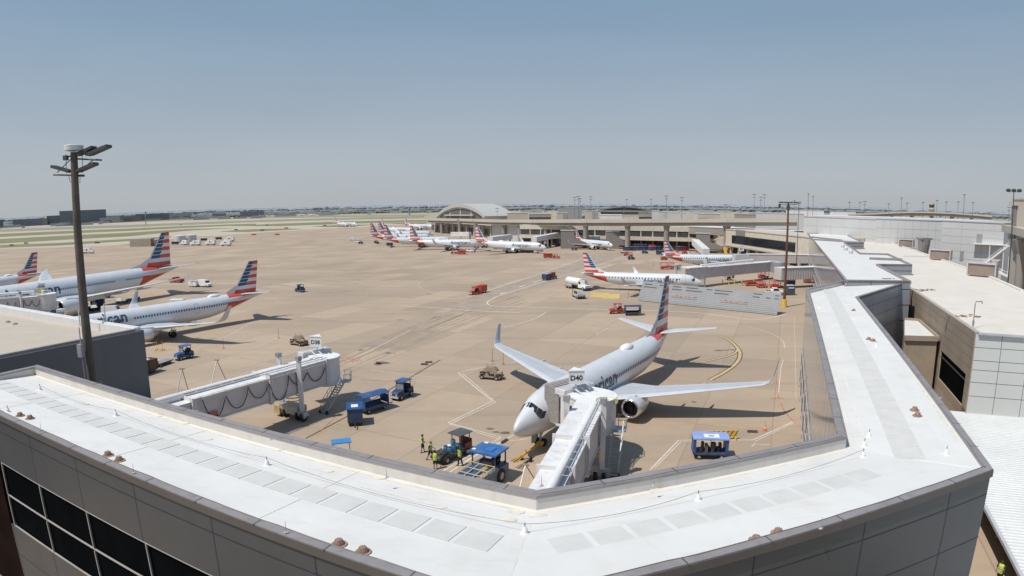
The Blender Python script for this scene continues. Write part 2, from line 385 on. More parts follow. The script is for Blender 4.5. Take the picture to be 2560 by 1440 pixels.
lines('yellow_lead_in_line', LINEY, [
  ([(1800, 842), (1822, 850), (1842, 868), (1850, 884), (1843, 905), (1815, 928), (1775, 950)], .46, 1), ([(1845, 868), (1838, 882), (1810, 893), (1765, 903), (1735, 907)], .34, 1),
  ([(775, 1094), (880, 1040), (1100, 905)], .1), ([(890, 895), (1010, 848), (1180, 780)], .08)], .016)
lines('red_lines', LINER, [([(1952, 1008), (1962, 1030), (1985, 1055)], .1), ([(1940, 940), (1944, 970), (1946, 995)], .08), ([(1925, 996), (1958, 996)], .1), ([(800, 1080), (860, 1020), (1000, 990), (1040, 955), (900, 950)], .06),
  ([(838, 898), (872, 893)], .12), ([(846, 903), (884, 897)], .12), ([(856, 907), (898, 900)], .12), ([(868, 893), (884, 907)], .1), ([(880, 895), (896, 907)], .1), ([(892, 895), (906, 904)], .1), ([(850, 892), (866, 905)], .1)], .019)
TS_ = lines('tyre_marks', TM_, TS_, .0055)
# faded stand names stencilled in the concrete beside the curved yellow lead-in line
tm = text_mb('DELTA 39', .8, .03); a = G(1803, 877); b = G(1824, 876)
place_text(tm, (*((a+b)/2).xy, 0), b-a, Vector((0, 0, 1)).cross(b-a), .02)
struct(tm.build('stand_lettering', LINEO))
STAIN = mat('oil stain', (.13, .10, .08), .6, vary=.4, scale=1.2)
STAIN2 = mat('rust stain', (.36, .20, .10), .85, vary=.25, scale=1.2)
def blob(x, y, rx, ry, m, z=.006):
    c = G(x, y); ph = random.random()*6; ph2 = random.random()*6; n = 22
    mb = MB().poly([(c.x+rx*cos(2*pi*i/n)*(1+.22*sin(3*2*pi*i/n+ph)+.12*sin(5*2*pi*i/n+ph2)), c.y+ry*sin(2*pi*i/n)*(1+.22*sin(2*2*pi*i/n+ph2)), z) for i in range(n)])
    return struct(mb.build('ground_stain', m))
for x, y, rx, ry in ((953, 907, 1.1, .8), (975, 883, .9, .3), (898, 875, .7, .35), (1262, 1082, .55, .3), (1225, 1072, .4, .25), (1240, 1080, .3, .2), (965, 881, .4, .5), (945, 910, .5, .9),
    (820, 1010, .6, .35), (1060, 912, .5, .2), (1072, 735, .9, .25), (1000, 800, .8, .3), (1092, 793, .9, .5), (1465, 760, 1., .3), (890, 700, 2, .4), (965, 700, 2, .4), (1230, 717, 1, .3), (1300, 745, .8, .3), (505, 735, 1.3, .5), (1735, 1005, .3, .25)):
    blob(x, y, rx, ry, STAIN)
MAN = mat('cast manhole', (.33, .29, .24), .7)
for x, y, r in ((1218, 971, .42), (1022, 863, .35), (1352, 793, .4), (1020, 889, .3)):
    c = G(x, y); mb = MB().lathe([(0, r), (.011, r*.98), (.011, r*.72), (.006, r*.7), (.006, r*.0)], (c.x, c.y, .001), n=24, cap=False)
    tag(mb.build('manhole_cover', MAN), {1218: 'round manhole cover in the concrete below the brown ground power unit', 1022: 'round manhole cover in the pale paving above the parked jet bridge sign', 1352: 'round manhole cover near the white curved line', 1020: 'small round cover among dark oil stains'}[x], 'manhole', 'manhole covers')
# ------------------------------------------------------------------ near concourse (the white roof below the camera)
def V2(x, y): return Vector((x, y, 0))
def isect(p, d, q, e):
    t = ((q.x-p.x)*e.y-(q.y-p.y)*e.x)/(d.x*e.y-d.y*e.x); return p+d*t
def roof_mat(name, ang, col=(.66, .65, .625), d=(.50, .465, .40)):
    m = mat(name, col, .75, vary=.035, scale=.35, dirt=d, dirtscale=.5, dirtamt=.32, detail=7)
    nt = m.node_tree; N = nt.nodes; L = nt.links; b = N['Principled BSDF']; src = b.inputs['Base Color'].links[0].from_socket
    tc = [x for x in N if x.type == 'TEX_COORD'][0]
    mp = N.new('ShaderNodeMapping'); mp.inputs['Rotation'].default_value = (0, 0, -ang); L.new(tc.outputs['Object'], mp.inputs[0])
    br = N.new('ShaderNodeTexBrick'); br.inputs['Scale'].default_value = 1; br.inputs['Brick Width'].default_value = 9.; br.inputs['Row Height'].default_value = 1.9; br.inputs['Mortar Size'].default_value = .012; br.inputs['Mortar Smooth'].default_value = 1.
    br.inputs['Color1'].default_value = (.97, .97, .97, 1); br.inputs['Color2'].default_value = (1., 1., 1., 1); br.inputs['Mortar'].default_value = (.86, .85, .83, 1); L.new(mp.outputs[0], br.inputs[0])
    x = N.new('ShaderNodeMix'); x.data_type = 'RGBA'; x.blend_type = 'MULTIPLY'; x.inputs[0].default_value = 1; L.new(src, x.inputs[6]); L.new(br.outputs[0], x.inputs[7])
    # streaky footprints and dust
    st = N.new('ShaderNodeMapping'); st.inputs['Rotation'].default_value = (0, 0, -ang); st.inputs['Scale'].default_value = (.25, 1.3, 1); L.new(tc.outputs['Object'], st.inputs[0])
    n = N.new('ShaderNodeTexNoise'); n.inputs['Scale'].default_value = 1.; n.inputs['Detail'].default_value = 8; n.inputs['Roughness'].default_value = .65; L.new(st.outputs[0], n.inputs[0])
    r = N.new('ShaderNodeMapRange'); r.inputs[1].default_value = .55; r.inputs[2].default_value = .8; r.inputs[4].default_value = .6; L.new(n.outputs[0], r.inputs[0])
    y = N.new('ShaderNodeMix'); y.data_type = 'RGBA'; L.new(r.outputs[0], y.inputs[0]); L.new(x.outputs[2], y.inputs[6]); y.inputs[7].default_value = (*d, 1)
    L.new(y.outputs[2], b.inputs['Base Color']); return m
I1, I2, I3, I4, I5 = V2(-32.87, 35.72), V2(.84, 20.03), V2(14.59, 24.29), V2(36.79, 72.0), V2(47.4, 80.83)
O0, O2 = V2(-35.57, 29.91), V2(19.09, 19.53)
O3 = V2(39.97, 64.98); O4 = V2(57.53, 79.64)
u1, u2, u3 = (I2-I1).normalized(), (I3-I2).normalized(), (I4-I3).normalized()
O1 = isect(O0, u1, O2, u2)
nb = thing('concourse_building', 'low concourse with a white membrane roof bending around the near side of the apron', 'building', (0, 20, 0))
def B(mb, name, m, par=None, smooth=False):
    par = par or nb
    o = mb.build(name, m, par, smooth=smooth); p = par; off = Vector((0, 0, 0))
    while p: off += p.location; p = p.parent
    o.location = -off; return o
PANEL = mat('grey facade panel', (.064, .067, .073), .42, vary=.08, scale=.2, dirt=(.05, .05, .053), dirtscale=.5, dirtamt=.6, streak=.25)
JOINT = mat('dark panel joint', (.02, .025, .045), .6)
COPING = mat('taupe coping metal', (.30, .275, .268), .45, .2, vary=.08, scale=.9, dirt=(.2, .18, .165), dirtscale=2.5, dirtamt=.7)
COPD = mat('taupe fascia metal', (.115, .10, .097), .5, .2, vary=.06)
PARW = mat('off-white parapet membrane', (.64, .60, .55), .7, vary=.05, dirt=(.55, .5, .42), dirtscale=.8, dirtamt=.5, streak=.35)
FACG = mat('reflective facade glass', (.34, .34, .355), .12, .2, vary=.06, scale=.1)
MULL = mat('pale window mullion', (.45, .43, .41), .4, .2)
ROOF1 = roof_mat('white roof membrane', atan2(u1.y, u1.x))
ROOF2 = roof_mat('white roof membrane east', atan2(u2.y, u2.x))
ROOF3 = roof_mat('white roof membrane north', atan2(u3.y, u3.x))
def P3(v, z): return (v.x, v.y, z)
# roof sheets, falling towards the apron side
def sheet(name, m, a, b, c, d, zi=11.42, zo=11.9): B(MB().poly([P3(a, zi), P3(b, zi), P3(c, zo), P3(d, zo)]), name, m)
def perp(u, inward): n = Vector((u.y, -u.x, 0)); return n if inward else -n
sheet('roof', ROOF1, I1, I2, O1, O0); sheet('roof', ROOF2, I2, I3, O2, O1); sheet('roof', ROOF3, I3, I4, O3, O2)
B(MB().poly([P3(I4, 11.42), P3(I5, 11.42), P3(O4, 11.9), P3(O3, 11.9)]), 'roof', ROOF3)
# walls
def wall(mb, a, b, z0, z1, joints=(), verts=(), out=1, eps=.004, jw=.05, t=.3):
    """wall slab from a to b, outside on the right hand (out=1); dark joints proud by eps as material 1"""
    d = (b-a).normalized(); n = Vector((d.y, -d.x, 0))*out; a2, b2 = a-n*t, b-n*t
    mb.cur = 0; mb.prism([(a.x, a.y), (b.x, b.y), (b2.x, b2.y), (a2.x, a2.y)], z0, z1)
    mb.cur = 1; L_ = (b-a).length
    for z in joints:
        p, q = a+n*eps, b+n*eps; mb.add([P3(p, z-jw/2), P3(q, z-jw/2), P3(q, z+jw/2), P3(p, z+jw/2)], [(0, 1, 2, 3)])
    for s in verts:
        if 0 < s < L_:
            p, q = a+d*(s-jw/2)+n*eps, a+d*(s+jw/2)+n*eps; mb.add([P3(p, z0), P3(q, z0), P3(q, z1), P3(p, z1)], [(0, 1, 2, 3)])
    mb.cur = 0
wb = V2(-26.82, 25.87); sO0 = (wb-O0).length
mb = MB()
WR = .06
oo0, oo1, oo2, oo3 = O0+V2(.422, .907)*WR, O1+(I2-O1).normalized()*WR, O2+(I3-O2).normalized()*WR, O3
j1 = [sO0+v for v in (-6.6, -1.7, 3.4, 8.25, 13.05, 17.94, 22.87, 27.8)]
# panels above the window band and everywhere else, with openings for the windows
s_w0, s_w1 = sO0-1.35, sO0+22.2
def seg(s): return oo0+u1*s
wall(mb, oo0, oo1, 9.0, 11.75, (10.92,), j1)
wall(mb, seg(s_w1), oo1, 0, 9., (8.9, 7., 5.1, 3.2, 1.3), [3.6, 8.5])
wall(mb, seg(s_w0-.5), seg(s_w1), 0, 5.1, (3.2, 1.3), [v-s_w0+.5 for v in j1])
wall(mb, oo1, oo2, 0, 11.75, (10.9, 8.95, 7., 5.05, 3.1, 1.2), (3.13, 8., 12.83, 17.6))
wall(mb, oo2, O3, 0, 11.75, (10.9, 8.95, 7., 5.05, 3.1), [4.9*k for k in range(1, 11)])
B(mb, 'panel_wall', [PANEL, JOINT]); PANELB = mat('blue-grey facade panel', (.27, .285, .315), .4, .1, vary=.06, scale=.15, streak=.25)
mb = MB(); wall(mb, O3, O4, 0, 11.75, (10.4, 8.95, 7., 5.05, 3.1), (5.6, 11.2, 16.8)); B(mb, 'jog_wall', [PANELB, JOINT])
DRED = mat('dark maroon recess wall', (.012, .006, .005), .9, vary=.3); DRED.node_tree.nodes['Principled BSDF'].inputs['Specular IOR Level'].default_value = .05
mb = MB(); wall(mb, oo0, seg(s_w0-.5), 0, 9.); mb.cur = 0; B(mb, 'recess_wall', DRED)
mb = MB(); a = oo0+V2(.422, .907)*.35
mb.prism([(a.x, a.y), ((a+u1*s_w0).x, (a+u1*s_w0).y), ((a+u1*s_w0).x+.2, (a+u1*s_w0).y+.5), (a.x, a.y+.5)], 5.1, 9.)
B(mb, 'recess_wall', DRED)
# window band: each pane between the mullions is one window
n1 = Vector((-.422, -.907, 0))
ms = [s_w0]+[sO0+v for v in (3.5, 8.35, 13.15, 17.3, 22.2)]
PANE = mat('black window glass', (.004, .005, .006), .25, vary=.2); PANE.node_tree.nodes['Principled BSDF'].inputs['Specular IOR Level'].default_value = .03; PANE.node_tree.nodes['Principled BSDF'].inputs['IOR'].default_value = 1.06
for k in range(len(ms)-1):
    for z0, z1 in ((5.1, 7.), (7., 9.)):
        p, q = seg(ms[k])-n1*.12, seg(ms[k+1])-n1*.12
        wn = B(MB().add([P3(p, z0), P3(q, z0), P3(q, z1), P3(p, z1)], [(0, 1, 2, 3)]), 'window', PANE)
        fr = MB(); p2, q2 = seg(ms[k])-n1*.03, seg(ms[k+1])-n1*.03
        fr.bar(P3(p2, z0+.04), P3(q2, z0+.04), .07, .05)
        if z1 == 9.: fr.bar(P3(p2, z1-.03), P3(q2, z1-.03), .07, .05)
        fr.bar(P3(p2+u1*.035, z0+.1), P3(p2+u1*.035, z1-.06), .10, .04); B(fr, 'frame', MULL, wn)
# apron-side walls: reflective glazing
mb = MB()
for a, b in ((I1, I2), (I2, I3), (I3, I4), (I4, I5)):
    wall(mb, a, b, 0, 11.7, (), [2.4*k for k in range(1, 30)], out=-1, jw=.05)
d = (O0-I1).normalized(); wall(mb, O0, I1, 0, 11.7, (10.9, 8.95, 7.), (3.2,), out=-1)
B(mb, 'glass_wall', [FACG, GREY])
n3 = Vector((-.9066, .4219, 0))
for z in (.9, 2.9, 4.9):
    B(MB().bar(P3(I3+n3*.12, z), P3(I4+n3*.12, z), .08, .10), 'facade_rail', MULL)
mb = MB(); s = 1.2
while s < (I4-I3).length-1:
    p = I3+u3*s+n3*.1; mb.bar(P3(p, .2), P3(p, 5.), .05, .05); s += 6.
for o_ in each(mb, 'facade_mullion', DARK, nb): o_.location = -nb.location
# parapets and copings (inner, apron side)
def ring_off(pts, w):
    """offset polyline to the right by w with mitres"""
    out = []
    for k, p in enumerate(pts):
        ds = []
        if k: ds.append((p-pts[k-1]).normalized())
        if k < len(pts)-1: ds.append((pts[k+1]-p).normalized())
        if len(ds) == 1: n = Vector((ds[0].y, -ds[0].x, 0)); out.append(p+n*w)
        else:
            na, nb_ = [Vector((x.y, -x.x, 0)) for x in ds]; h = (na+nb_).normalized(); out.append(p+h*(w/h.dot(na)))
    return out
def rail(name, pts, w, z0, z1, m, par=None):
    q = ring_off(pts, w); mb = MB()
    for k in range(len(pts)-1): mb.prism([(pts[k].x, pts[k].y), (pts[k+1].x, pts[k+1].y), (q[k+1].x, q[k+1].y), (q[k].x, q[k].y)], z0, z1)
    return B(mb, name, m, par)
inner = [O0+u1*.3, I1+u1*.0, I2, I3, I4, I5]
inn = [I1, I2, I3, I4, I5]
rail('parapet', ring_off(inn, .06), .3, 11.3, 11.9, PARW)
rail('coping', ring_off(inn, -.06), .45, 11.9, 12.02, COPING)
e0 = [O0, I1]
rail('parapet', ring_off(e0, .06), .3, 11.3, 11.9, PARW); rail('coping', [O0+(O0-I1).normalized()*.0, I1-(I1-O0).normalized()*.1], .42, 11.9, 12.018, COPING)
outp = [O0, O1, O2, O3, O4]
rail('coping', ring_off(outp, 0), -.36, 11.8, 12.0, COPING); rail('fascia', outp, .03, 11.66, 11.955, COPD)
rail('coping_return', ring_off([I5, O4], 0), .3, 11.5, 12.05, PARW)
# inner parapet base flashing, drains and seam strips
FLASH = mat('yellowed roof flashing', (.66, .62, .52), .7, vary=.12, scale=2, dirt=(.5, .45, .33), dirtscale=1.5, dirtamt=.5)
def onroof(px, py):
    """point on the sloping roof under photo pixel"""
    z = 11.65
    for _ in range(6):
        p = G(px, py, z); z = roofz(p)
    return Vector((p.x, p.y, z))
def roofz(p):
    P = V2(p.x, p.y); m1 = O1-I2; m2 = O2-I3
    s1 = m1.x*(P-I2).y-m1.y*(P-I2).x; s2 = m2.x*(P-I3).y-m2.y*(P-I3).x
    a, u, w_ = (I1, u1, 6.42) if s1 < 0 else ((I2, u2, 6.35) if s2 < 0 else (I3, u3, 6.1))
    dd = u.y*(P-a).x-u.x*(P-a).y
    return 11.42+.48*min(1, max(0, dd/w_))
def rstrip(pts, w, m, name, dz=.006):
    mb = MB(); mb.strip([onroof(*p) for p in pts], w)
    mb.v = [(x, y, roofz(Vector((x, y, 0)))+dz) for x, y, z in mb.v]; return B(mb, name, m)
def off_line(k, dist, s0, s1, w, m, name, dz=.006, n=24):
    a, u = ((I1, u1), (I2, u2), (I3, u3))[k]; pr = Vector((u.y, -u.x, 0)); mb = MB()
    pts = [a+u*(s0+(s1-s0)*t/n)+pr*dist for t in range(n+1)]; mb.strip(pts, w)
    mb.v = [(x, y, roofz(Vector((x, y, 0)))+dz) for x, y, z in mb.v]; return B(mb, name, m)
L1, L2, L3 = (I2-I1).length, (I3-I2).length, (I4-I3).length
SEAM = mat('roof seam strip', (.70, .66, .60), .7, vary=.1, scale=2, dirt=(.55, .5, .45), dirtamt=.5)
off_line(0, .62, .5, L1-.2, .10, FLASH, 'base_flashing'); off_line(1, .62, .2, L2-.2, .10, FLASH, 'base_flashing'); off_line(2, .55, .2, L3, .10, FLASH, 'base_flashing')
for k, dist in ((0, 1.72), (1, 1.55), (2, 1.3)):
    LL = (L1, L2, L3)[k]; s = 1.5
    while s < LL-3: off_line(k, dist, s, min(s+5.2, LL-1), .09, SEAM, 'cover_strip', .010); s += 7.3
off_line(2, 5.5, 1, L3, .10, FLASH, 'base_flashing')
for k, s in ((0, 8.), (0, 20.), (0, 29.6)):
    a, u = ((I1, u1), (I2, u2), (I3, u3))[k]; pr = Vector((u.y, -u.x, 0))
    p = a+u*s; mb = MB().strip([p+pr*(.5+.6*t) for t in range(10)], .05); mb.v = [(x, y, roofz(Vector((x, y, 0)))+.012) for x, y, z in mb.v]; B(mb, 'cover_strip', SEAM)
mb = MB().strip([I2.lerp(O1, t/8) for t in range(2, 8)], .07); mb.v = [(x, y, roofz(Vector((x, y, 0)))+.013) for x, y, z in mb.v]; B(mb, 'cover_strip', SEAM)
mb = MB().strip([I3.lerp(O2, t/8) for t in range(2, 8)], .07); mb.v = [(x, y, roofz(Vector((x, y, 0)))+.013) for x, y, z in mb.v]; B(mb, 'cover_strip', SEAM)
PAD = mat('grey walkway pad', (.565, .555, .53), .85, vary=.05, scale=1.2, dirt=(.52, .50, .46), dirtscale=2., dirtamt=.6)
def pads(k, dist, s0, s1, step, wd=1.2, ln=1.2):
    a, u = ((I1, u1), (I2, u2), (I3, u3))[k]; pr = Vector((u.y, -u.x, 0)); s = s0
    while s < s1:
        c = a+u*s+pr*dist; sk = random.uniform(-.012, .012); uu = (u+pr*sk).normalized(); pp = Vector((uu.y, -uu.x, 0)); vs = []
        for i, j in ((-1, -1), (1, -1), (1, 1), (-1, 1)):
            q = c+uu*(i*ln/2)+pp*(j*wd/2); vs.append(q)
        mb = MB(); top = [(q.x, q.y, roofz(q)+.022) for q in vs]; bot = [(q.x, q.y, roofz(q)+.001) for q in vs]
        mb.loft([bot[::-1], top[::-1]]); B(mb, 'walkway_pad', PAD); s += step
pads(0, 3.27, 1.2, L1-.3, 1.36); pads(1, 3.2, -.0, L2-.4, 1.4); pads(2, 3.0, -.6, L3+3, 1.4, 1.28, 1.3)
# coping seams: thin lap plates across the copings
mb = MB()
for pts, w_ in ((inn, .45), (outp, -.36)):
    q = ring_off(pts, w_)
    for k in range(len(pts)-1):
        LL = (pts[k+1]-pts[k]).length; d = (pts[k+1]-pts[k]).normalized(); n = Vector((d.y, -d.x, 0)); s = 2.5
        while s < LL-1:
            c = pts[k]+d*s+n*(w_*.36); mb.box((c.x, c.y, 12.024 if w_ > 0 else 12.003), (.05, .40, .006), atan2(d.y, d.x)); s += 3.05
for o_ in each(mb, 'coping_lap', COPD, nb): o_.location = -nb.location

# ---- things standing on the near roof
POSTW = mat('white post boot', (.78, .77, .75), .5, vary=.05, dirt=(.5, .45, .4))
CABLE = mat('steel lanyard cable', (.22, .21, .2), .5, .5)
posts = [((100, 975), 'white fall arrest post nearest the left end of the white roof'), ((290, 1040), 'white bottle-shaped fall arrest post beside the far grey walkway pads'),
 ((668, 1163), 'white bottle-shaped fall arrest post in the middle of the left roof section'), ((1312, 1333), 'large white fall arrest post at the bend of the roof'),
 ((1745, 1250), 'white fall arrest post alone halfway along the right roof section'), ((2157, 1142), 'white hooded fall arrest post at the end of the right roof seam'),
 ((2160, 1116), 'tall grey fall arrest post on a stained base at the right roof corner'), ((2172, 1092), 'small white fall arrest post just behind the tall one'),
 ((2365, 1136), 'fall arrest post next to the outer right roof corner'), ((2191, 866), 'white fall arrest post beside two brown drains on the long wing'),
 ((2049, 770), 'thin fall arrest post at the far left of the long wing'), ((20, 1030), 'slim grey fall arrest post at the left edge of the photo')]
PP = []
for (x, y), lab in posts:
    p = onroof(x, y); PP.append(p); t = thing('fall_arrest_post', lab, 'roof anchor', p, random.random()*3, 'fall arrest posts on the white roof')
    MB().lathe([(0, .15), (.02, .14), (.04, .10), (.20, .075), (.24, .035)], n=14).build('boot', POSTW, t, smooth=True)
    MB().lathe([(.24, .02), (.32, .02)], n=8).build('stem', GREY, t)
    m_ = MB().tube([(0, 0, .31), (.03, 0, .35), (0, 0, .39), (-.03, 0, .35), (0, 0, .31)], .01, 6); m_.build('eye_ring', DARK, t)
cb = MB()
for ia, ib in ((0, 1), (1, 2), (2, 3), (3, 4), (4, 5)):
    a, b = PP[ia], PP[ib]; pts = [a.lerp(b, t/12)+Vector((0, 0, .34-.24*(1-(2*t/12-1)**2))) for t in range(13)]; cb.tube(pts, .008, 5)
tag(cb.build('lanyard_cable', CABLE), 'thin steel cable strung between the white roof posts', 'cable')
cb = MB()
for pts, dist in (((O0, O1, O2, O3), .33),):
    for k in range(len(pts)-1):
        LL = (pts[k+1]-pts[k]).length; d = (pts[k+1]-pts[k]).normalized(); n = Vector((d.y, -d.x, 0)); m = int(LL/1.); P_ = []
        for i in range(m+1):
            c = pts[k]+d*(LL*i/m)-n*(dist+.05*sin(i*1.7)*random.random()); P_.append((c.x, c.y, 12.012))
        cb.tube(P_, .012, 5)
tag(cb.build('lightning_cable', CABLE), 'thin wavy lightning conductor lying along the outer roof coping', 'cable')
cb = MB()
for k in range(3):
    pts = inn; LL = (pts[k+1]-pts[k]).length; d = (pts[k+1]-pts[k]).normalized(); n = Vector((d.y, -d.x, 0)); m = int(LL/1.); P_ = []
    for i in range(m+1):
        c = pts[k]+d*(LL*i/m)+n*(.3+.03*sin(i*2.1)); P_.append((c.x, c.y, 12.032))
    cb.tube(P_, .010, 5)
tag(cb.build('lightning_cable', CABLE), 'lightning conductor clipped along the apron side coping', 'cable')
rods = [((255, 968), 'coping at the top left bend'), ((492, 1028), 'coping in front of the white jet bridge tunnel'), ((678, 1100), 'coping below the jet bridge wheels'), ((840, 1122), 'coping below the blue table canopy'), ((967, 1194), 'inner parapet below the four workers'), ((1354, 1215), 'inner corner of the coping'), ((1635, 1215), 'inner parapet of the right section'),
        ((103, 1076), 'outer coping above the first black window'), ((335, 1183), 'outer coping beside the left pair of drains'), ((716, 1332), 'outer coping at the middle of the photo'), ((2052, 1322), 'outer coping of the right section'), ((2273, 900), 'outer coping of the long wing'), ((2352, 995), 'outer coping above the ribbed roof')]
for (x, y), lab in rods:
    p = G(x, y, 12.02); t = thing('lightning_rod', 'thin lightning rod on the '+lab, 'lightning rod', p, 0, 'lightning rods along the copings')
    MB().lathe([(0, .012), (.42, .006)], n=6).build('rod', GREY, t); MB().box((0, 0, .015), (.14, .08, .03), .5).build('foot', LGREY, t)
DRN = mat('rusty brown drain dome', (.28, .18, .125), .6, vary=.25, scale=8, dirt=(.5, .33, .22), dirtscale=6.)
dr = [(50, 1049, 'nearest the left edge'), (75, 1056, 'second from the left edge'), (270, 1148, 'left one above the black windows'), (298, 1161, 'right one above the black windows'), (848, 1371, 'left one of the pair at the bottom centre'), (908, 1390, 'right one of the pair at the bottom centre'),
      (1890, 1362, 'left one of the pair at the bottom right'), (1945, 1344, 'right one of the pair at the bottom right'), (2287, 1026, 'upper one of the pair on the long wing'), (2294, 1040, 'lower one of the pair on the long wing'), (2172, 849, 'left one of the small pair beside a post'), (2183, 853, 'right one of the small pair beside a post'), (2134, 777, 'alone at the far end of the long wing')]
for x, y, lab in dr:
    p = onroof(x, y-(9 if x < 2000 else 0)); t = thing('roof_drain', 'brown cast roof drain dome, '+lab, 'roof drain', p, random.random()*3, 'brown roof drain domes')
    MB().lathe([(0, .26), (.035, .25), (.04, .17)], n=18).build('flange', DRN, t, smooth=True)
    ds = MB().lathe([(.04, .155), (.12, .15), (.19, .10), (.205, .03), (.206, 0)], n=16, cap=False)
    for i in range(10):
        a = 2*pi*i/10; ds.bar((.16*cos(a), .16*sin(a), .04), (.105*cos(a), .105*sin(a), .20), .018)
    ds.build('strainer', DRN, t, smooth=True)
for x, y in ((210, 1010), (392, 1040), (460, 1058), (518, 1098), (820, 1178), (833, 1150), (950, 1195), (1100, 1268), (1290, 1280), (1270, 1300), (1345, 1290), (1645, 1228), (2100, 1108)):
    p = onroof(x, y); rr = random.uniform(.16, .28)
    mb = MB().poly([(p.x+rr*1.3*cos(a), p.y+rr*.8*sin(a), roofz(p)+.017) for a in [2*pi*i/9+.2 for i in range(9)]]); B(mb, 'roof_patch', FLASH)

# ---- far wing, one step higher
FW = 12.4
far_px = [(2020, 723), (2113, 700), (2018, 582), (2110, 583), (2160, 606), (2112, 606), (2152, 632), (2221, 634), (2281, 661), (2195, 660), (2277, 702), (2253, 709), (2113, 701)]
fp = [G(x, y, FW) for x, y in far_px[1:11]]
fb = thing('far_wing_building', 'stepped far wing of the concourse with a white roof and blue-grey panelled jogs', 'building', (60, 120, 0))
mb = MB(); pts = [Vector((p.x, p.y, 0)) for p in fp]; n = len(pts)
c2 = [(p.x, p.y) for p in pts]
B(MB().poly([(x, y, FW-.35) for x, y in c2][::-1]), 'roof', ROOF3, fb)
PANELB = mat('blue-grey facade panel', (.20, .215, .25), .4, .2, vary=.05, scale=.1)
mb = MB(); mb2 = MB()
for k in range(n):
    a, b = pts[k], pts[(k+1) % n]
    ar = 1
    if k in (0,): continue
    wall(mb, a, b, 0, FW-.1, (FW-1.2, FW-3.4, FW-5.6), [6*i for i in range(1, 40)], out=-1, eps=.02, jw=.09, t=.25)
B(mb, 'panel_wall', [PANELB, JOINT], fb)
wall(mb2, pts[0], pts[1], 0, FW-.1, (3.2, 5.4, 7.5), [3.*i for i in range(1, 70)], out=-1, eps=.02, jw=.08, t=.25); B(mb2, 'glass_wall', [FACG, GREY], fb)
for z in (1., 3.2, 5.4):
    d = (pts[1]-pts[0]).normalized(); nn = Vector((-d.y, d.x, 0)); B(MB().bar(P3(pts[0]+nn*.2, z), P3(pts[1]+nn*.2, z), .2, .16), 'facade_rail', MULL, fb)
cl = pts+[pts[0]]
q = ring_off(cl, .32); mb = MB()
for k in range(n): mb.prism([(cl[k].x, cl[k].y), (cl[k+1].x, cl[k+1].y), (q[k+1].x, q[k+1].y), (q[k].x, q[k].y)], FW-.4+.004*k, FW+.004*k)
B(mb, 'coping', COPING, fb)
for x0, y0, x1, y1 in ((2030, 592, 2105, 600), (2035, 598, 2160, 606), (2174, 645, 2255, 648)):
    a, b = G(x0, y0, FW), G(x1, y1, FW); B(MB().bar(P3(a, FW-.1), P3(b, FW-.1), .3, .5), 'roof_upstand', COPING, fb)
for x, y, l in ((2107, 618, 'far'), (2115, 625, 'middle'), (2127, 633, 'near')):
    p = G(x, y, FW-.3); t = thing('roof_hatch', 'small grey roof hood on the far wing, the %s one of three' % l, 'roof hood', p, .4, 'roof hoods'); MB().lathe([(0, .5), (.5, .5), (.9, .1)], n=8).build('hood', LGREY, t)

# ------------------------------------------------------------------ left concourse finger with the tan roof
PANELL = mat('mid grey cladding panel', (.125, .128, .137), .45, vary=.07, scale=.2, dirt=(.10, .10, .105), dirtscale=.4, dirtamt=.5, streak=.2)
lf = thing('finger_building', 'grey panelled building with a flat tan roof and white parapet at the left edge', 'building', (-50, 50, 0))
a, b = V2(-33.0, 49.1), V2(-38.53, 38.08); dd = (b-a).normalized(); c = b+dd*16; e_ = V2(-61.3, 61.57); d2 = (e_-a).normalized(); f_ = a+d2*48; g_ = f_+dd*26
mb = MB(); wall(mb, a, c, 0, 11.78, (10.9, 9.45, 8., 6.5, 5.), (.9, 4.6, 9.8, 15, 20), out=1, jw=.085)
wall(mb, f_, a, 0, 11.78, (10.9, 9.4, 8.), (5, 10, 15, 20, 25, 30), out=1)
B(mb, 'panel_wall', [PANELL, JOINT], lf)
TANR = roof_mat('tan gravel roof', .6, (.47, .41, .335), (.40, .33, .25))
B(MB().poly([P3(a, 11.25), P3(f_, 11.25), P3(g_, 11.25), P3(c, 11.25)]), 'roof', TANR, lf)
rail('parapet', [a, f_], -.55, 11.2, 12.0, mat('white metal parapet', (.66, .65, .64), .45, .1, vary=.05), lf)
rail('coping', [a+d2*.0, f_], -.3, 12.0, 12.12, mat('bright coping', (.72, .72, .72), .4, .1, vary=.04), lf)
rail('coping', [c, a-dd*.0], -.34, 11.78, 12.0, COPING, lf)
for x, y, l in ((20, 806, 'left'), (38, 811, 'right')):
    p = G(x, y, 11.25); t = thing('roof_drain', 'small brown drain on the tan left roof, the %s one' % l, 'roof drain', p, 0, 'drains on the tan roof'); MB().lathe([(0, .3), (.1, .25), (.2, .05)], n=12).build('strainer', DRN, t)
for x, y, h, l in ((264, 805, 1.7, 'near the roof corner'), (200, 815, 1.4, 'beside the tall light pole')):
    p = G(x, y, 11.9); t = thing('roof_floodlight', 'white bent floodlight arm on the left roof '+l, 'floodlight', p, .5, 'floodlights on the left roof')
    MB().tube([(0, 0, 0), (0, 0, h), (.25, 0, h+.35), (1.2, 0, h+.45)], .06, 8).build('arm', LGREY, t); MB().box((1.45, 0, h+.35), (.6, .5, .2), 0, .7).build('lamp_head', WHITE, t)

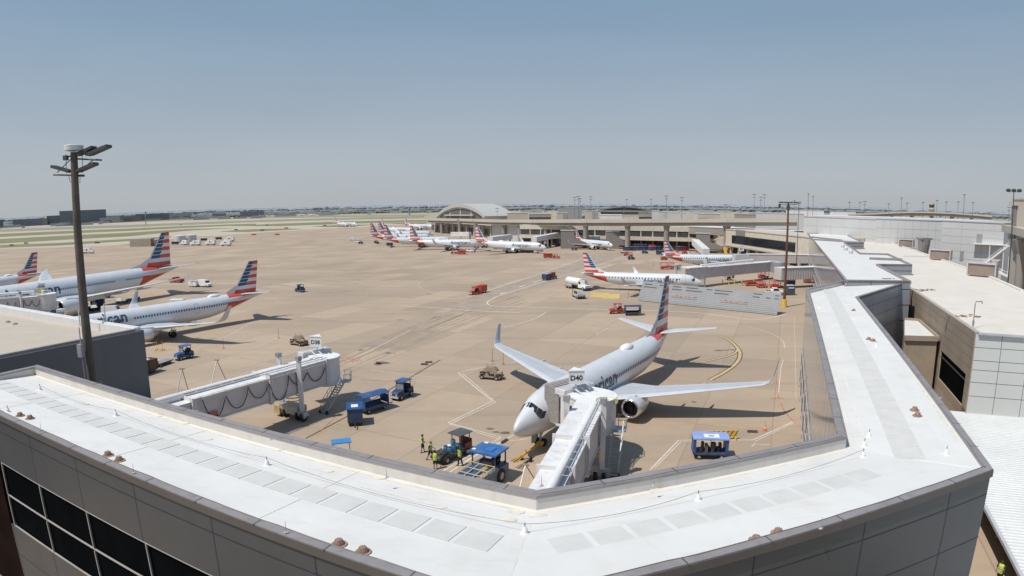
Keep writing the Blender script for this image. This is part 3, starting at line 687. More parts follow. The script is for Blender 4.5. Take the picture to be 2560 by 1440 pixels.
# ------------------------------------------------------------------ right: tan stone hall, annex and ribbed canopy roof
th_ = thing('stone_hall_building', 'tan stone clad hall with a wide pale flat roof and dark side window', 'building', (60, 60, 0))
STONE = mat('tan stone cladding', (.37, .30, .232), .8, vary=.12, scale=.3, dirt=(.27, .21, .155), dirtscale=.6, dirtamt=.7, streak=.3)
STONJ = mat('stone joint', (.22, .17, .125), .8)
LPAN = mat('pale metal panel', (.60, .605, .58), .45, .05, vary=.05, scale=.1)
HZ_ = 10.6; K = G(2438, 830, HZ_); kr = G(2560, 838, HZ_); kd = (kr-K).normalized(); kl = G(2277, 722, HZ_); ld_ = (kl-K).normalized()
K = V2(K.x, K.y); kd = V2(kd.x, kd.y).normalized(); ld_ = V2(ld_.x, ld_.y).normalized()
hall_px = [(2142, 596), (2195, 596), (2330, 640), (2357, 649), (2467, 687), (2560, 727)]
hp = [G(x, y, HZ_) for x, y in hall_px]
far = K+ld_*190; E_ = K+kd*30
poly = [K, far]+[V2(p.x, p.y) for p in hp[1:]]+[V2(hp[-1].x, hp[-1].y)+V2(20, -14), E_]
HROOF = roof_mat('warm white hall roof', 1.1, (.66, .61, .54), (.5, .43, .34))
B(MB().poly([(p.x, p.y, HZ_-.2) for p in poly][::-1]), 'roof', HROOF, th_)
# left stone wall with the window opening
w0, w1 = 1.5, 12.6
mb = MB(); jz = (10.2, 9.35, 8.2, 7.1, 6.1, 5., 3.9)
wall(mb, K, far, 6., HZ_-.1, (9.8, 8.9, 7.9, 6.9), [3.8*i for i in range(1, 45)], out=-1, jw=.05)
wall(mb, K, K+ld_*w0, 2.0, 6., (5.2, 4.1), (), out=-1); wall(mb, K+ld_*w1, far, 0, 6., (5.2, 4.1, 3., 1.9), [3.8*i for i in range(1, 45)], out=-1); wall(mb, K, K+ld_*w1, 0, 2.7, (1.9,), (), out=-1, t=.31)
B(mb, 'stone_wall', [STONE, STONJ], th_)
nrm = Vector((-ld_.y, ld_.x, 0)); p, q = K+ld_*w0-nrm*.15, K+ld_*w1-nrm*.15
wn = B(MB().add([P3(p, 2.7), P3(q, 2.7), P3(q, 6.), P3(p, 6.)], [(0, 1, 2, 3)]), 'window', PANE, th_)
B(MB().bar(P3(p+nrm*.05, 5.3), P3(q+nrm*.05, 5.3), .1, .12), 'frame', DARK, wn)
mb = MB(); wall(mb, K, K+kd*.12, 0, HZ_-.1, jz, (), out=1, eps=.006); B(mb, 'stone_quoin', [STONE, STONJ], th_)
mb = MB(); wall(mb, K+kd*.12, E_, 0, HZ_-.2, (9.1, 7.8, 6.85, 5.6, 4.2), (2.55, 5.2, 7.8), out=1, jw=.045); B(mb, 'metal_wall', [LPAN, JOINT], th_)
rail('coping', [far, K], -.5, HZ_-.1, HZ_+.02, mat('stone coping', (.42, .36, .30), .6, vary=.06), th_); rail('coping', [K+kd*.3, E_], .3, HZ_-.2, HZ_, LGREY, th_)
CRW = mat('white roof edge curb', (.72, .70, .66), .6, vary=.05)
ep = [V2(p.x, p.y) for p in hp]; rail('roof_curb', ep[1:], .5, HZ_-.3, HZ_+.15, CRW, th_)
B(MB().bar(P3(G(2257, 640, HZ_), HZ_), P3(G(2332, 641, HZ_), HZ_), .25, .3), 'roof_curb', CRW, th_)
for k, (x, y, h_, w_) in enumerate(((2218, 602, 2.2, 3.8), (2264, 617, 2.2, 4.2), (2349, 649, 2.2, 4.6), (2452, 690, 2.2, 4.9))):
    l = ('farthest', 'second farthest', 'second nearest', 'nearest')[k]
    p = G(x, y, HZ_); t = thing('roof_bulkhead', 'brown louvred rooftop box with a white frame, %s on the hall roof edge' % l, 'rooftop box', p, atan2(p.y, p.x)-pi/2-.25, 'rooftop boxes along the hall')
    MB().box((0, 1, h_/2), (w_, 1.6, h_)).build('louvre_box', mat('brown louvre', (.27, .21, .17), .7, vary=.1), t)
    f_m = MB().box((0, 1., h_+.08), (w_+.5, 2.1, .18)); f_m.box((w_/2+.12, 1, h_/2), (.22, 2.1, h_)).box((-w_/2-.12, 1, h_/2), (.22, 2.1, h_)); f_m.build('frame', LGREY, t)
DEB = mat('wind-blown dirt patch', (.20, .15, .095), .95, vary=.3, scale=4)
def scatter(cx, cy, z, r, name, lab, px=True, n=26):
    c = G(cx, cy, z); mb = MB()
    for i in range(n):
        a = random.random()*6.28; d = r*random.random()**.7; s = random.uniform(.12, .35)*r*.6
        x, y = c.x+d*1.6*cos(a), c.y+d*.7*sin(a); mb.lathe([(0, s), (.03+s*.1, s*.7), (.05+s*.14, 0)], (x, y, z+.002*i*.1), n=6, cap=False)
    return tag(mb.build(name, DEB), lab, 'debris pile', 'piles of wind-blown debris', 'stuff')
scatter(2305, 725, HZ_-.19, 1.9, 'roof_debris', 'brown weedy debris near the left edge of the pale hall roof'); scatter(2410, 790, HZ_-.19, 1.6, 'roof_debris', 'brown dirt patch near the front corner of the hall roof')
scatter(2222, 697, FW-.34, .9, 'roof_debris', 'brown debris clump on the far white wing')
p = G(2432, 822, HZ_-.2); t = thing('roof_davit', 'thin rusty hooked pipe standing at the front corner of the hall roof', 'pipe', p, kd.x*0+.3)
MB().tube([(0, 0, 0), (0, 0, 2.6), (.1, 0, 2.75), (1.2, 0, 2.75), (1.3, 0, 2.5)], .05, 8).build('pipe', mat('rusty pipe', (.32, .22, .18), .6), t); MB().box((0, 0, .6), (.18, .14, .5)).build('junction_box', GREY, t)
# annex
an = thing('annex_building', 'small annex with a white roof tucked between the wing and the stone hall', 'building', (50, 70, 0))
ap = [G(x, y, 7.6) for x, y in ((2262, 838), (2262, 795), (2295, 797), (2344, 840))]
ap2 = [(p.x, p.y) for p in ap]; B(MB().poly([(x, y, 7.3) for x, y in ap2]), 'roof', ROOF3, an); mb = MB().prism(ap2, 0, 7.25); B(mb, 'wall', STONE, an)
rail('parapet', [V2(*ap2[0]), V2(*ap2[3])], .25, 7., 7.6, STONE, an); rail('parapet', [V2(*ap2[3]), V2(*ap2[2])], .25, 7., 7.604, STONE, an); rail('parapet', [V2(*ap2[2]), V2(*ap2[1])], .25, 7., 7.608, STONE, an)
# ribbed canopy
rc = thing('ribbed_canopy', 'white standing-seam canopy roof with thin dark shadow lines below the stone hall', 'canopy', (40, 40, 0))
RZ = 2.4
RIBW = mat('white ribbed roofing', (.70, .71, .70), .45, vary=.04, scale=.3, dirt=(.5, .5, .47), dirtamt=.3)
ra, rb = G(2468, 1268, RZ), G(2560, 1440, RZ); ra = V2(ra.x, ra.y); rb = V2(rb.x, rb.y); rd = (ra-rb).normalized(); rn = Vector((rd.y, -rd.x, 0))
ra2 = ra+rd*22; rb2 = rb-rd*14; LL = (ra2-rb2).length
MBc = MB().prism([(rb2.x, rb2.y), (ra2.x, ra2.y), (ra2.x+rn.x*30, ra2.y+rn.y*30), (rb2.x+rn.x*30, rb2.y+rn.y*30)], RZ-.12, RZ); B(MBc, 'roof_deck', RIBW, rc)
mb = MB(); s = .3; kk = Vector((kd.x, kd.y, 0)); pn = Vector((-kk.y, kk.x, 0))
# ribs run parallel to the hall front
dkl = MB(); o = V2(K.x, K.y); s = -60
while s < 4:
    a = o+pn*s
    # clip the rib at the canopy edge line
    t0 = isect(a, kk, rb2, rd); p, q = t0+kk*.05, t0+kk*34
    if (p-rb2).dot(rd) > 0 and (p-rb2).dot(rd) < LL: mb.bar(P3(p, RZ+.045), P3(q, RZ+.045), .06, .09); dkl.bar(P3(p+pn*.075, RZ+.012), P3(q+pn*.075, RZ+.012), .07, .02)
    s += .42
B(mb, 'standing_seam', RIBW, rc); B(dkl, 'seam_shadow_strip', GREY, rc)  # grey strips beside the seams stand in for their shadow lines
B(MB().bar(P3(rb2-rn*.12, RZ-.08), P3(ra2-rn*.12, RZ-.08), .24, .22), 'gutter', LGREY, rc)
for k in range(7):
    p = rb2+rd*(3+5*k)+rn*1.2; B(MB().lathe([(0, .12), (RZ-.2, .12)], (p.x, p.y, 0), n=8), 'column', GREY, rc)
B(MB().prism([((rb2+rn*2).x, (rb2+rn*2).y), ((ra2+rn*2).x, (ra2+rn*2).y), ((ra2+rn*2.3).x, (ra2+rn*2.3).y), ((rb2+rn*2.3).x, (rb2+rn*2.3).y)], 0, RZ-.15), 'shade_backing', DRED, rc)  # near-black sheet set close in to stand for the shade under the canopy
# ------------------------------------------------------------------ airliners
def node_math(N, L, op, a, b=None, c=None):
    x = N.new('ShaderNodeMath'); x.operation = op
    for i, v in enumerate((a, b, c)):
        if v is None: continue
        if isinstance(v, (int, float)): x.inputs[i].default_value = v
        else: L.new(v, x.inputs[i])
    return x.outputs[0]
C_SILV = (.66, .67, .685); C_RED = (.62, .07, .035); C_BLUE = (.012, .075, .16); C_WH = (.66, .66, .68)
def skin_mat(name, base, rough=.32, metal=.05):
    m = mat(name, base, rough, metal, vary=.035, scale=.35, dirt=tuple(v*.82 for v in base), dirtscale=.5, dirtamt=.4, coat=.3); return m
def fin_mat(name, le0, le1, te0, te1, z0, z1, base):
    """striped tail: le/te x at heights z0 and z1 (object space), nine rows counted from the tip"""
    m = bpy.data.materials.new(name); m.use_nodes = True; N = m.node_tree.nodes; L = m.node_tree.links; b = N['Principled BSDF']; b.inputs['Roughness'].default_value = .35; b.inputs['Coat Weight'].default_value = .2
    tc = N.new('ShaderNodeTexCoord'); sp = N.new('ShaderNodeSeparateXYZ'); L.new(tc.outputs['Object'], sp.inputs[0]); x, z = sp.outputs[0], sp.outputs[2]
    M_ = lambda *a: node_math(N, L, *a)
    t = M_('DIVIDE', M_('SUBTRACT', z, z0), z1-z0)
    le = M_('MULTIPLY_ADD', t, le1-le0, le0); te = M_('MULTIPLY_ADD', t, te1-te0, te0)
    u = M_('DIVIDE', M_('SUBTRACT', x, le), M_('SUBTRACT', te, le))
    row = M_('MULTIPLY', M_('SUBTRACT', 1., t), 9.2)
    ri = M_('FLOOR', row); fr = M_('FRACT', row)
    half = M_('ADD', .50, M_('MULTIPLY', M_('SUBTRACT', fr, .5), -.10))
    low = M_('LESS_THAN', ri, 6.5)
    blue = M_('MULTIPLY', M_('MULTIPLY', M_('LESS_THAN', u, half), M_('GREATER_THAN', u, .07)), M_('MULTIPLY', low, M_('GREATER_THAN', fr, .14)))
    odd = M_('LESS_THAN', M_('MODULO', M_('ADD', ri, .1), 2.), 1.)
    red = M_('MULTIPLY', M_('MULTIPLY', M_('GREATER_THAN', u, half), low), odd)
    red = M_('MAXIMUM', red, M_('MULTIPLY', M_('GREATER_THAN', row, 8.05), M_('GREATER_THAN', u, .02)))
    def mx(f, a, bcol):
        q = N.new('ShaderNodeMix'); q.data_type = 'RGBA'; L.new(f, q.inputs[0])
        if isinstance(a, tuple): q.inputs[6].default_value = (*a, 1)
        else: L.new(a, q.inputs[6])
        q.inputs[7].default_value = (*bcol, 1); return q.outputs[2]
    c = mx(blue, base, C_BLUE); c = mx(red, c, C_RED); L.new(c, b.inputs['Base Color']); return m
def fuse_mat(name, base, xr, slope, zt0, zt1, zb0, zb1, xe, belly):
    """fuselage paint: red top stripe, pale gap and red lower stripe aft of a slanted edge"""
    m = skin_mat(name, base); N = m.node_tree.nodes; L = m.node_tree.links; b = N['Principled BSDF']; src = b.inputs['Base Color'].links[0].from_socket
    tc = N.new('ShaderNodeTexCoord'); sp = N.new('ShaderNodeSeparateXYZ'); L.new(tc.outputs['Object'], sp.inputs[0]); x, z = sp.outputs[0], sp.outputs[2]
    M_ = lambda *a: node_math(N, L, *a)
    edge = M_('MULTIPLY_ADD', z, slope, xr)
    aft = M_('MULTIPLY', M_('GREATER_THAN', x, edge), M_('LESS_THAN', x, xe))
    band = M_('MAXIMUM', M_('MULTIPLY', M_('GREATER_THAN', z, zt0), M_('LESS_THAN', z, zt1)), M_('MULTIPLY', M_('GREATER_THAN', z, zb0), M_('LESS_THAN', z, zb1)))
    f = M_('MULTIPLY', aft, band)
    def mx(f, a, bcol):
        q = N.new('ShaderNodeMix'); q.data_type = 'RGBA'; L.new(f, q.inputs[0]); L.new(a, q.inputs[6]); q.inputs[7].default_value = (*bcol, 1); return q.outputs[2]
    ln_ = M_('MULTIPLY', M_('LESS_THAN', M_('FRACT', M_('MULTIPLY', x, .37)), .016), .3)
    src = mx(ln_, src, (.25, .26, .28))
    c = mx(M_('LESS_THAN', z, belly), src, tuple(v*.9 for v in base)); c = mx(f, c, C_RED); L.new(c, b.inputs['Base Color']); return m
NOSE = [(0, .36, .36, 0), (.02, .425, .295, .075), (.07, .485, .245, .15), (.16, .555, .18, .24), (.3, .625, .125, .345), (.45, .685, .09, .435), (.56, .735, .07, .50), (.68, .80, .055, .565), (.82, .87, .035, .645), (1.0, .93, .02, .74), (1.3, .972, .005, .87), (1.65, .995, 0, .96), (2.05, 1, 0, 1)]
TAIL = [(3.9, 1, 0, 1), (3.3, 1, .03, .985), (2.7, 1, .12, .93), (2.1, .997, .27, .81), (1.5, .985, .43, .62), (1.0, .97, .56, .44), (.5, .955, .68, .26), (.15, .94, .76, .15), (0, .92, .80, .07)]
def prof(T, x):
    st = T['st']
    for (a, b) in zip(st, st[1:]):
        if a[0] <= x <= b[0]:
            t = (x-a[0])/(b[0]-a[0]+1e-9); return [a[i]*(1-t)+b[i]*t for i in range(1, 4)]
    return st[-1][1:]
def side_y(T, x, z, side, off=.015):
    zt, zb_, hw = prof(T, x); zc, hh = (zt+zb_)/2, (zt-zb_)/2; q = max(0., 1-((z-zc)/hh)**2)
    return side*(hw*sqrt(q)+off)
def patch(T, x0, x1, z0, z1, side, nx=2, nz=3, off=.02):
    """small panel wrapped onto the fuselage side"""
    mb = MB(); vs = []
    for i in range(nx+1):
        for j in range(nz+1):
            x = x0+(x1-x0)*i/nx; z = z0+(z1-z0)*j/nz; vs.append((x, side_y(T, x, z, side, off), z))
    fs = [(i*(nz+1)+j, (i+1)*(nz+1)+j, (i+1)*(nz+1)+j+1, i*(nz+1)+j+1) for i in range(nx) for j in range(nz)]
    if side > 0: fs = [f[::-1] for f in fs]
    return mb.add(vs, fs)
AIRF = [(0, 0), (.04, .42), (.15, .75), (.35, 1.), (.6, .8), (.85, .35), (1, .03), (1, -.03), (.85, -.15), (.6, -.4), (.35, -.6), (.15, -.5), (.04, -.3)]
def surf(secs, side):
    """lofted flying surface; secs (y, xle, chord, z, thickness, tilt)"""
    rings = []
    for y, xle, ch, z, th, tl in secs:
        rings.append([(xle+u*ch, side*(y-sin(tl)*v*th/2), z+cos(tl)*v*th/2) for u, v in AIRF])
    if side < 0: rings = [r[::-1] for r in rings]
    return MB().loft(rings)
WINDM = mat('cabin window', (.03, .04, .055), .2, vary=.2)
ENGM = mat('nacelle paint', (.70, .70, .70), .28, .3, vary=.04, scale=.8, dirt=(.4, .4, .4), dirtamt=.3, coat=.4)
LIPM = mat('polished intake lip', (.75, .75, .76), .15, .9, vary=.03)
FANM = mat('fan blades', (.03, .03, .034), .4, .5, vary=.4, scale=6)
WINGM = mat('wing grey paint', (.60, .615, .635), .38, .15, vary=.05, scale=.5, dirt=(.42, .44, .47), dirtscale=.8, dirtamt=.5)
CORM = mat('wing walkway grey', (.43, .45, .48), .5, vary=.05)
TXTM = mat('titles slate paint', (.055, .095, .14), .4, vary=.1)
DOORM = mat('door outline', (.30, .33, .36), .4, vary=.05)
PLANES = {}
def airliner(kind, label, loc, rz, detail=2, text=1, gear=True, sides=(1, -1), group='airliners parked around the terminal'):
    P = dict(
      b737=dict(L=39.47, W=3.76, H=4.05, zb=1.3, win=(6.3, 32.6, 3.72, .508), wz=(2.15, 3.9),
        wing=[(1.6, 13.2, 8.0, 2.05, .95, 0), (5.4, 15.2, 4.9, 2.5, .6, 0), (16.8, 21.0, 1.75, 3.95, .2, 0)],
        tipl=[(17.25, 21.45, 1.55, 4.15, .16, .6), (17.55, 21.9, 1.35, 4.7, .12, 1.25), (17.9, 23.35, .62, 6.5, .06, 1.38)],
        stab=[(.4, 34.7, 3.9, 5.15, .38, 0), (7.17, 38.0, 1.15, 5.95, .1, 0)], fin=[(33.2, 38.9, 5.1), (37.45, 39.05, 12.55)], dorsal=(29.6, 5.3), eng=(4.95, 13.8, 4.1, 1.03, 1.6), gears=((4.4, 0, .35), (19.6, 2.86, .55)), dome=(24.3, 5.35), txt=(8.3, 2.35, 3.0, 3.1), col=C_SILV),
      a321=dict(L=44.51, W=3.95, H=4.14, zb=1.65, win=(6.3, 37.6, 4.25, .533), wz=(2.6, 4.1),
        wing=[(1.6, 15.0, 8.0, 2.35, .95, 0), (6.2, 17.6, 4.9, 2.75, .6, 0), (16.6, 23.1, 1.75, 3.85, .2, 0)],
        tipl=[(17.1, 23.5, 1.5, 4.05, .16, .6), (17.45, 24.0, 1.3, 4.6, .12, 1.2), (17.9, 25.2, .7, 6.4, .06, 1.38)],
        stab=[(.4, 38.6, 3.8, 5.45, .38, 0), (6.22, 41.7, 1.3, 6.0, .1, 0)], fin=[(37.2, 42.9, 5.6), (41.6, 43.75, 11.9)], dorsal=(36., 5.78), eng=(5.75, 13.6, 4.6, 1.12, 1.75), gears=((5.07, 0, .36), (22., 3.6, .58)), dome=(33., 5.79), txt=(4.0, 2.75, 3.85, 3.2), col=C_SILV),
      b789=dict(L=62.81, W=5.77, H=5.97, zb=2.2, win=(9.5, 50.5, 5.9, .62), wz=(3.3, 6.8),
        wing=[(2.4, 19.5, 13.4, 3.4, 1.5, 0), (9.5, 24.8, 7.6, 4.1, .9, 0), (25.5, 36.0, 3., 6.9, .3, 0)],
        tipl=[(28.2, 38.2, 1.8, 7.5, .18, .1), (30.06, 41., .45, 8.1, .05, .15)],
        stab=[(.6, 54.5, 6., 7.3, .55, 0), (9.9, 60.1, 1.9, 8.4, .14, 0)], fin=[(51.5, 60.3, 8.), (57.7, 60.4, 17.02)], dorsal=(45.5, 8.15), eng=(9.8, 19.5, 6.6, 1.75, 2.55), gears=((6.0, 0, .5), (31.4, 4.9, .7)), dome=None, txt=(10.4, 3.6, 4.95, 5.1), col=C_SILV),
      e175=dict(L=31.68, W=3.01, H=3.35, zb=1.35, win=(5.6, 24.6, 3.45, .79), wz=(1.9, 2.95),
        wing=[(1.3, 10.6, 6.4, 2.0, .75, 0), (4.5, 12.4, 3.9, 2.25, .5, 0), (12.3, 17.0, 1.45, 3.0, .16, 0)],
        tipl=[(12.9, 17.4, 1.25, 3.2, .12, .6), (13.3, 17.9, 1.0, 3.7, .1, 1.2), (13.7, 18.9, .5, 4.9, .05, 1.3)],
        stab=[(.3, 28.0, 2.9, 4.45, .3, 0), (5.0, 30.1, 1.1, 4.9, .09, 0)], fin=[(26.5, 30.6, 4.5), (30.0, 31.3, 9.73)], dorsal=(24.6, 4.65), eng=(4.0, 9.5, 3.6, .86, 1.35), gears=((3.4, 0, .3), (14.8, 2.6, .42)), dome=None, txt=(7.2, 2.35, 1.02, 2.7), col=(.66, .68, .70)))[kind]
    L_, W, H, zb = P['L'], P['W'], P['H'], P['zb']
    T = P; T['st'] = [(x*W, zb+H*t, zb+H*b, W/2*max(h, .001)) for x, t, b, h in NOSE]+[(L_-e*W, zb+H*t, zb+H*b, W/2*h) for e, t, b, h in TAIL]
    t = thing('airliner', label, 'airplane', loc, rz, group)
    (lx0, tx0, fz0), (lx1, tx1, fz1) = P['fin']
    key = kind
    fm = _M.get('fus'+key) or fuse_mat('fus'+key, P['col'], lx0-1.2*W/3.76-(0)-.9*(zb+H)*.55+.0, .55*.9, zb+H*.86, 99, zb+H*.22, zb+H*.66 if kind != 'e175' else zb+H*.7, L_-2.*W/3.76, zb+H*.12)
    _M['fus'+key] = fm
    nseg = 32 if detail > 1 else 18; rings = []
    for x, zt, zb_, hw in T['st']:
        zc, hh = (zt+zb_)/2, max((zt-zb_)/2, .004); rings.append([(x, hw*sin(2*pi*i/nseg), zc+hh*cos(2*pi*i/nseg)) for i in range(nseg)])
    MB().loft(rings).build('fuselage', fm, t, smooth=True)
    WB = MB().lathe([(-W*1.35, .01), (-W*1.1, .55), (-W*.6, .9), (0, 1.), (W*.8, .95), (W*1.3, .5), (W*1.5, .01)], axis='x', n=18)
    wx = P['wing'][0][1]+P['wing'][0][2]*.5; WB.v = [(wx+a, b*W*.56, zb+H*.12+c*H*.2) for a, b, c in WB.v]; WB.build('wing_fairing', _M.get('belly') or mat('belly', (.52, .54, .56), .4), t, smooth=True)
    _M['belly'] = mat('belly', (.52, .54, .56), .4)
    def eng_z(y):
        s = P['wing']
        for a, b in zip(s, s[1:]):
            if a[0] <= y <= b[0]: k = (y-a[0])/(b[0]-a[0]); return [a[i]*(1-k)+b[i]*k for i in range(5)]
        return s[-1][:5]
    for sd in (1, -1):
        wg = surf(P['wing'], sd).build('wing', WINGM, t, smooth=True, sharp=30)
        surf([P['wing'][-1]]+P['tipl'], sd).build('winglet', mat('winglet grey', (.52, .545, .58), .35, .1, vary=.03), wg, smooth=True, sharp=30)
        if detail > 1:
            for fy in ((3.2, 7.3, 10.2) if W < 4 else (7., 13., 18.)) if kind != 'e175' else (3.6, 7., 9.5):
                y, xl, ch, z, th = eng_z(fy); k = W/3.76
                f_ = MB().lathe([(0, .02), (.7*k, .16*k), (1.7*k, .2*k), (2.9*k, .12*k), (3.5*k, .01)], (xl+ch*.52, sd*fy, z-.28*k), 'x', 10); f_.build('flap_fairing', WINGM, wg, smooth=True)
            # darker centre panel and slat line, 1 cm proud of the upper skin
            mb = MB(); pts = []
            for fy in [P['wing'][0][0]+.6+i*(P['wing'][-1][0]-P['wing'][0][0]-.8)/10 for i in range(11)]:
                y, xl, ch, z, th = eng_z(fy)
                for u, v in ((.17, .78), (.35, 1.), (.6, .8), (.68, .66)): pts.append((xl+u*ch, sd*fy, z+v*th/2+.012))
            fs = [(4*i+j, 4*i+j+1, 4*i+j+5, 4*i+j+4) for i in range(10) for j in range(3)]
            mb.add(pts, fs if sd < 0 else [f[::-1] for f in fs]); mb.build('wing_walkway', CORM, wg, smooth=True)
        surf(P['stab'], sd).build('horizontal_stabilizer', WINGM, t, smooth=True, sharp=30)
        ey, ex, el_, er, ez = P['eng']; y, xl, ch, wz, th = eng_z(ey)
        eg = MB().lathe([(0.08*er, er*.80), (0, er*.86), (.02*er, er*.93), (.25*er, er*1.0), (.9*er, er*1.05), (2.2*er, er*1.), (el_*.75, er*.86), (el_*.78, er*.70)], (ex, sd*ey, ez), 'x', 28, cap=False)
        eg = eg.build('engine', ENGM, t, smooth=True, sharp=60)
        MB().lathe([(.28*er, er*.77), (.03*er, er*.80), (0, er*.855), (.02*er, er*.925), (.09*er, er*.97)], (ex-.012, sd*ey, ez), 'x', 28, cap=False).build('intake_lip', LIPM, eg, smooth=True, sharp=80)
        fn = MB().lathe([(.75*er, er*.80), (.76*er, .01)], (ex, sd*ey, ez), 'x', 28, cap=False); fn.lathe([(.3*er, er*.78), (.76*er, er*.79)], (ex, sd*ey, ez), 'x', 28, cap=False); fn.lathe([(.4*er, .01), (.5*er, er*.12), (.75*er, er*.24)], (ex, sd*ey, ez), 'x', 12)
        if detail > 1:
            for i in range(22):
                a = 2*pi*i/22; fn.bar((ex+.72*er, sd*ey+.2*er*cos(a), ez+.2*er*sin(a)), (ex+.66*er, sd*ey+.77*er*cos(a+.3), ez+.77*er*sin(a+.3)), .02*er, .10*er)
        fn.build('fan', FANM, eg)
        MB().lathe([(el_*.70, er*.68), (el_*.95, er*.42), (el_*.96, er*.3), (el_*1.12, er*.02)], (ex, sd*ey, ez), 'x', 20).build('exhaust_cone', GREY, eg, smooth=True)
        py = MB().loft([[(ex+.5*er, sd*ey-.1*er, ez+er*.9), (ex+.5*er, sd*ey+.1*er, ez+er*.9), (ex+1.1*er, sd*ey+.1*er, ez+er*1.18), (ex+1.1*er, sd*ey-.1*er, ez+er*1.18)], [(ex+el_*.75, sd*ey-.18*er, ez+er*.3), (ex+el_*.75, sd*ey+.18*er, ez+er*.3), (xl+.12*ch, sd*ey+.18*er, wz+.12), (xl+.12*ch, sd*ey-.18*er, wz+.12)], [(xl+ch*.8, sd*ey-.05*er, wz-.5*er), (xl+ch*.8, sd*ey+.05*er, wz-.5*er), (xl+ch*.7, sd*ey+.05*er, wz), (xl+ch*.7, sd*ey-.05*er, wz)]])
        py.build('pylon', ENGM, eg)
    # fin
    dx, dz = P['dorsal']; fth = .34*W/3.76; base = P['col']
    FMt = _M.get('fin'+key) or fin_mat('fin'+key, lx0, lx1, tx0, tx1, fz0, fz1, C_WH); _M['fin'+key] = FMt
    rings = []
    for k in range(7):
        q = k/6; le = lx0+(lx1-lx0)*q; te = tx0+(tx1-tx0)*q; z = fz0+(fz1-fz0)*q; ch = te-le; th = fth*(1-q*.65)
        if k == 6: th *= .5
        rings.append([(le+u*ch, v*th/2, z) for u, v in ((0, 0), (.05, .6), (.3, 1), (.6, .8), (1, .06), (1, -.06), (.6, -.8), (.3, -1), (.05, -.6))][::-1])
    fin = MB().loft(rings); fin.build('vertical_stabilizer', FMt, t, smooth=True, sharp=35)
    q = .28; le = lx0+(lx1-lx0)*q; z = fz0+(fz1-fz0)*q
    MB().loft([[(dx, 0, dz-.12), (dx+.1, .03, dz-.15), (dx+.1, -.03, dz-.15)], [(lx0-1.1*W/3.76, 0, fz0+.62*W/3.76), (lx0-.6, .16, fz0+.05), (lx0-.6, -.16, fz0+.05)], [(le+.06, 0, z), (lx0+.4, .17, fz0+.05), (lx0+.4, -.17, fz0+.05)]]).build('dorsal_fin', skin_mat('dorsal'+key, base), t, smooth=True, sharp=30)
    # cockpit glass
    def ck(u0, z0f, u1, z1f, u2, z2f, u3, z3f, sd):
        vs = []
        for u, zf in ((u0, z0f), (u1, z1f), (u2, z2f), (u3, z3f)):
            x, a = u; x *= W; zt, zb_, hw = prof(T, x); zc, hh = (zt+zb_)/2, (zt-zb_)/2
            vs.append((x-.05, sd*(hw+.05)*sin(a), zc+(hh+.05)*cos(a)))
        MBw = MB().add(vs, [(0, 1, 2, 3)] if sd < 0 else [(3, 2, 1, 0)]); MBw.build('cockpit_window', GLASS, t)
    for sd in (1, -1):
        ck((.60, .05), 0, (.605, .86), 0, (.735, .68), 0, (.725, .05), 0, sd)
        ck((.61, .93), 0, (.665, 1.28), 0, (.81, 1.05), 0, (.745, .75), 0, sd)
        ck((.672, 1.33), 0, (.80, 1.46), 0, (.91, 1.2), 0, (.82, 1.09), 0, sd)
    if P['dome'] and detail:
        x, z = P['dome']; dm = MB().lathe([(-1.3, .01), (-1.2, .3), (-.6, .72), (.2, .8), (1.1, .55), (1.6, .2), (1.8, .01)], axis='x', n=18); dm.v = [(x+a, b*.85, z-.06+c*.62) for a, b, c in dm.v]; dm.build('satellite_dome', WHITE, t, smooth=True)
    # windows, doors, titles
    if detail > 1:
        x0, x1, wz_, st_ = P['win']; proto = {}
        for sd in sides:
            x = x0; first = None
            while x < x1:
                skip = (P['wing'][0][1]-.2 < x < P['wing'][0][1]+.5) or (kind == 'b789' and (abs(x-22) < 1 or abs(x-41) < 1.4))
                if not skip:
                    # cylinder part of the hull shares one mesh; tail windows follow the taper
                    if x < T['st'][12][0] or x > L_-3.3*W:
                        patch(T, x, x+(.25 if W < 5 else .3), wz_-.18, wz_+.18, sd, 1, 1).build('window', WINDM, t)
                    elif first is None: first = patch(T, 0+T['st'][12][0]+.1, T['st'][12][0]+.1+(.25 if W < 5 else .3), wz_-.18, wz_+.18, sd, 1, 1).build('window', WINDM, t); first.location.x = x-T['st'][12][0]-.1
                    else: c = first.copy(); COL.objects.link(c); c.location.x = x-T['st'][12][0]-.1
                x += st_
            for dxx in ((P['win'][0]-1.4, P['win'][1]+1.0) if kind != 'a321' else (4.9, 13.4, 27.8, 38.2)):
                zf = P['win'][2]-.95; dr_ = MB()
                for (a, b, c, d_) in ((dxx, dxx+.06, zf, zf+1.8), (dxx+.8, dxx+.86, zf, zf+1.8), (dxx, dxx+.86, zf, zf+.06), (dxx, dxx+.86, zf+1.74, zf+1.8)):
                    p_ = patch(T, a, b, c, d_, sd, 1, 5, .018); dr_.add(p_.v, p_.f)
                dr_.build('door', DOORM, t)
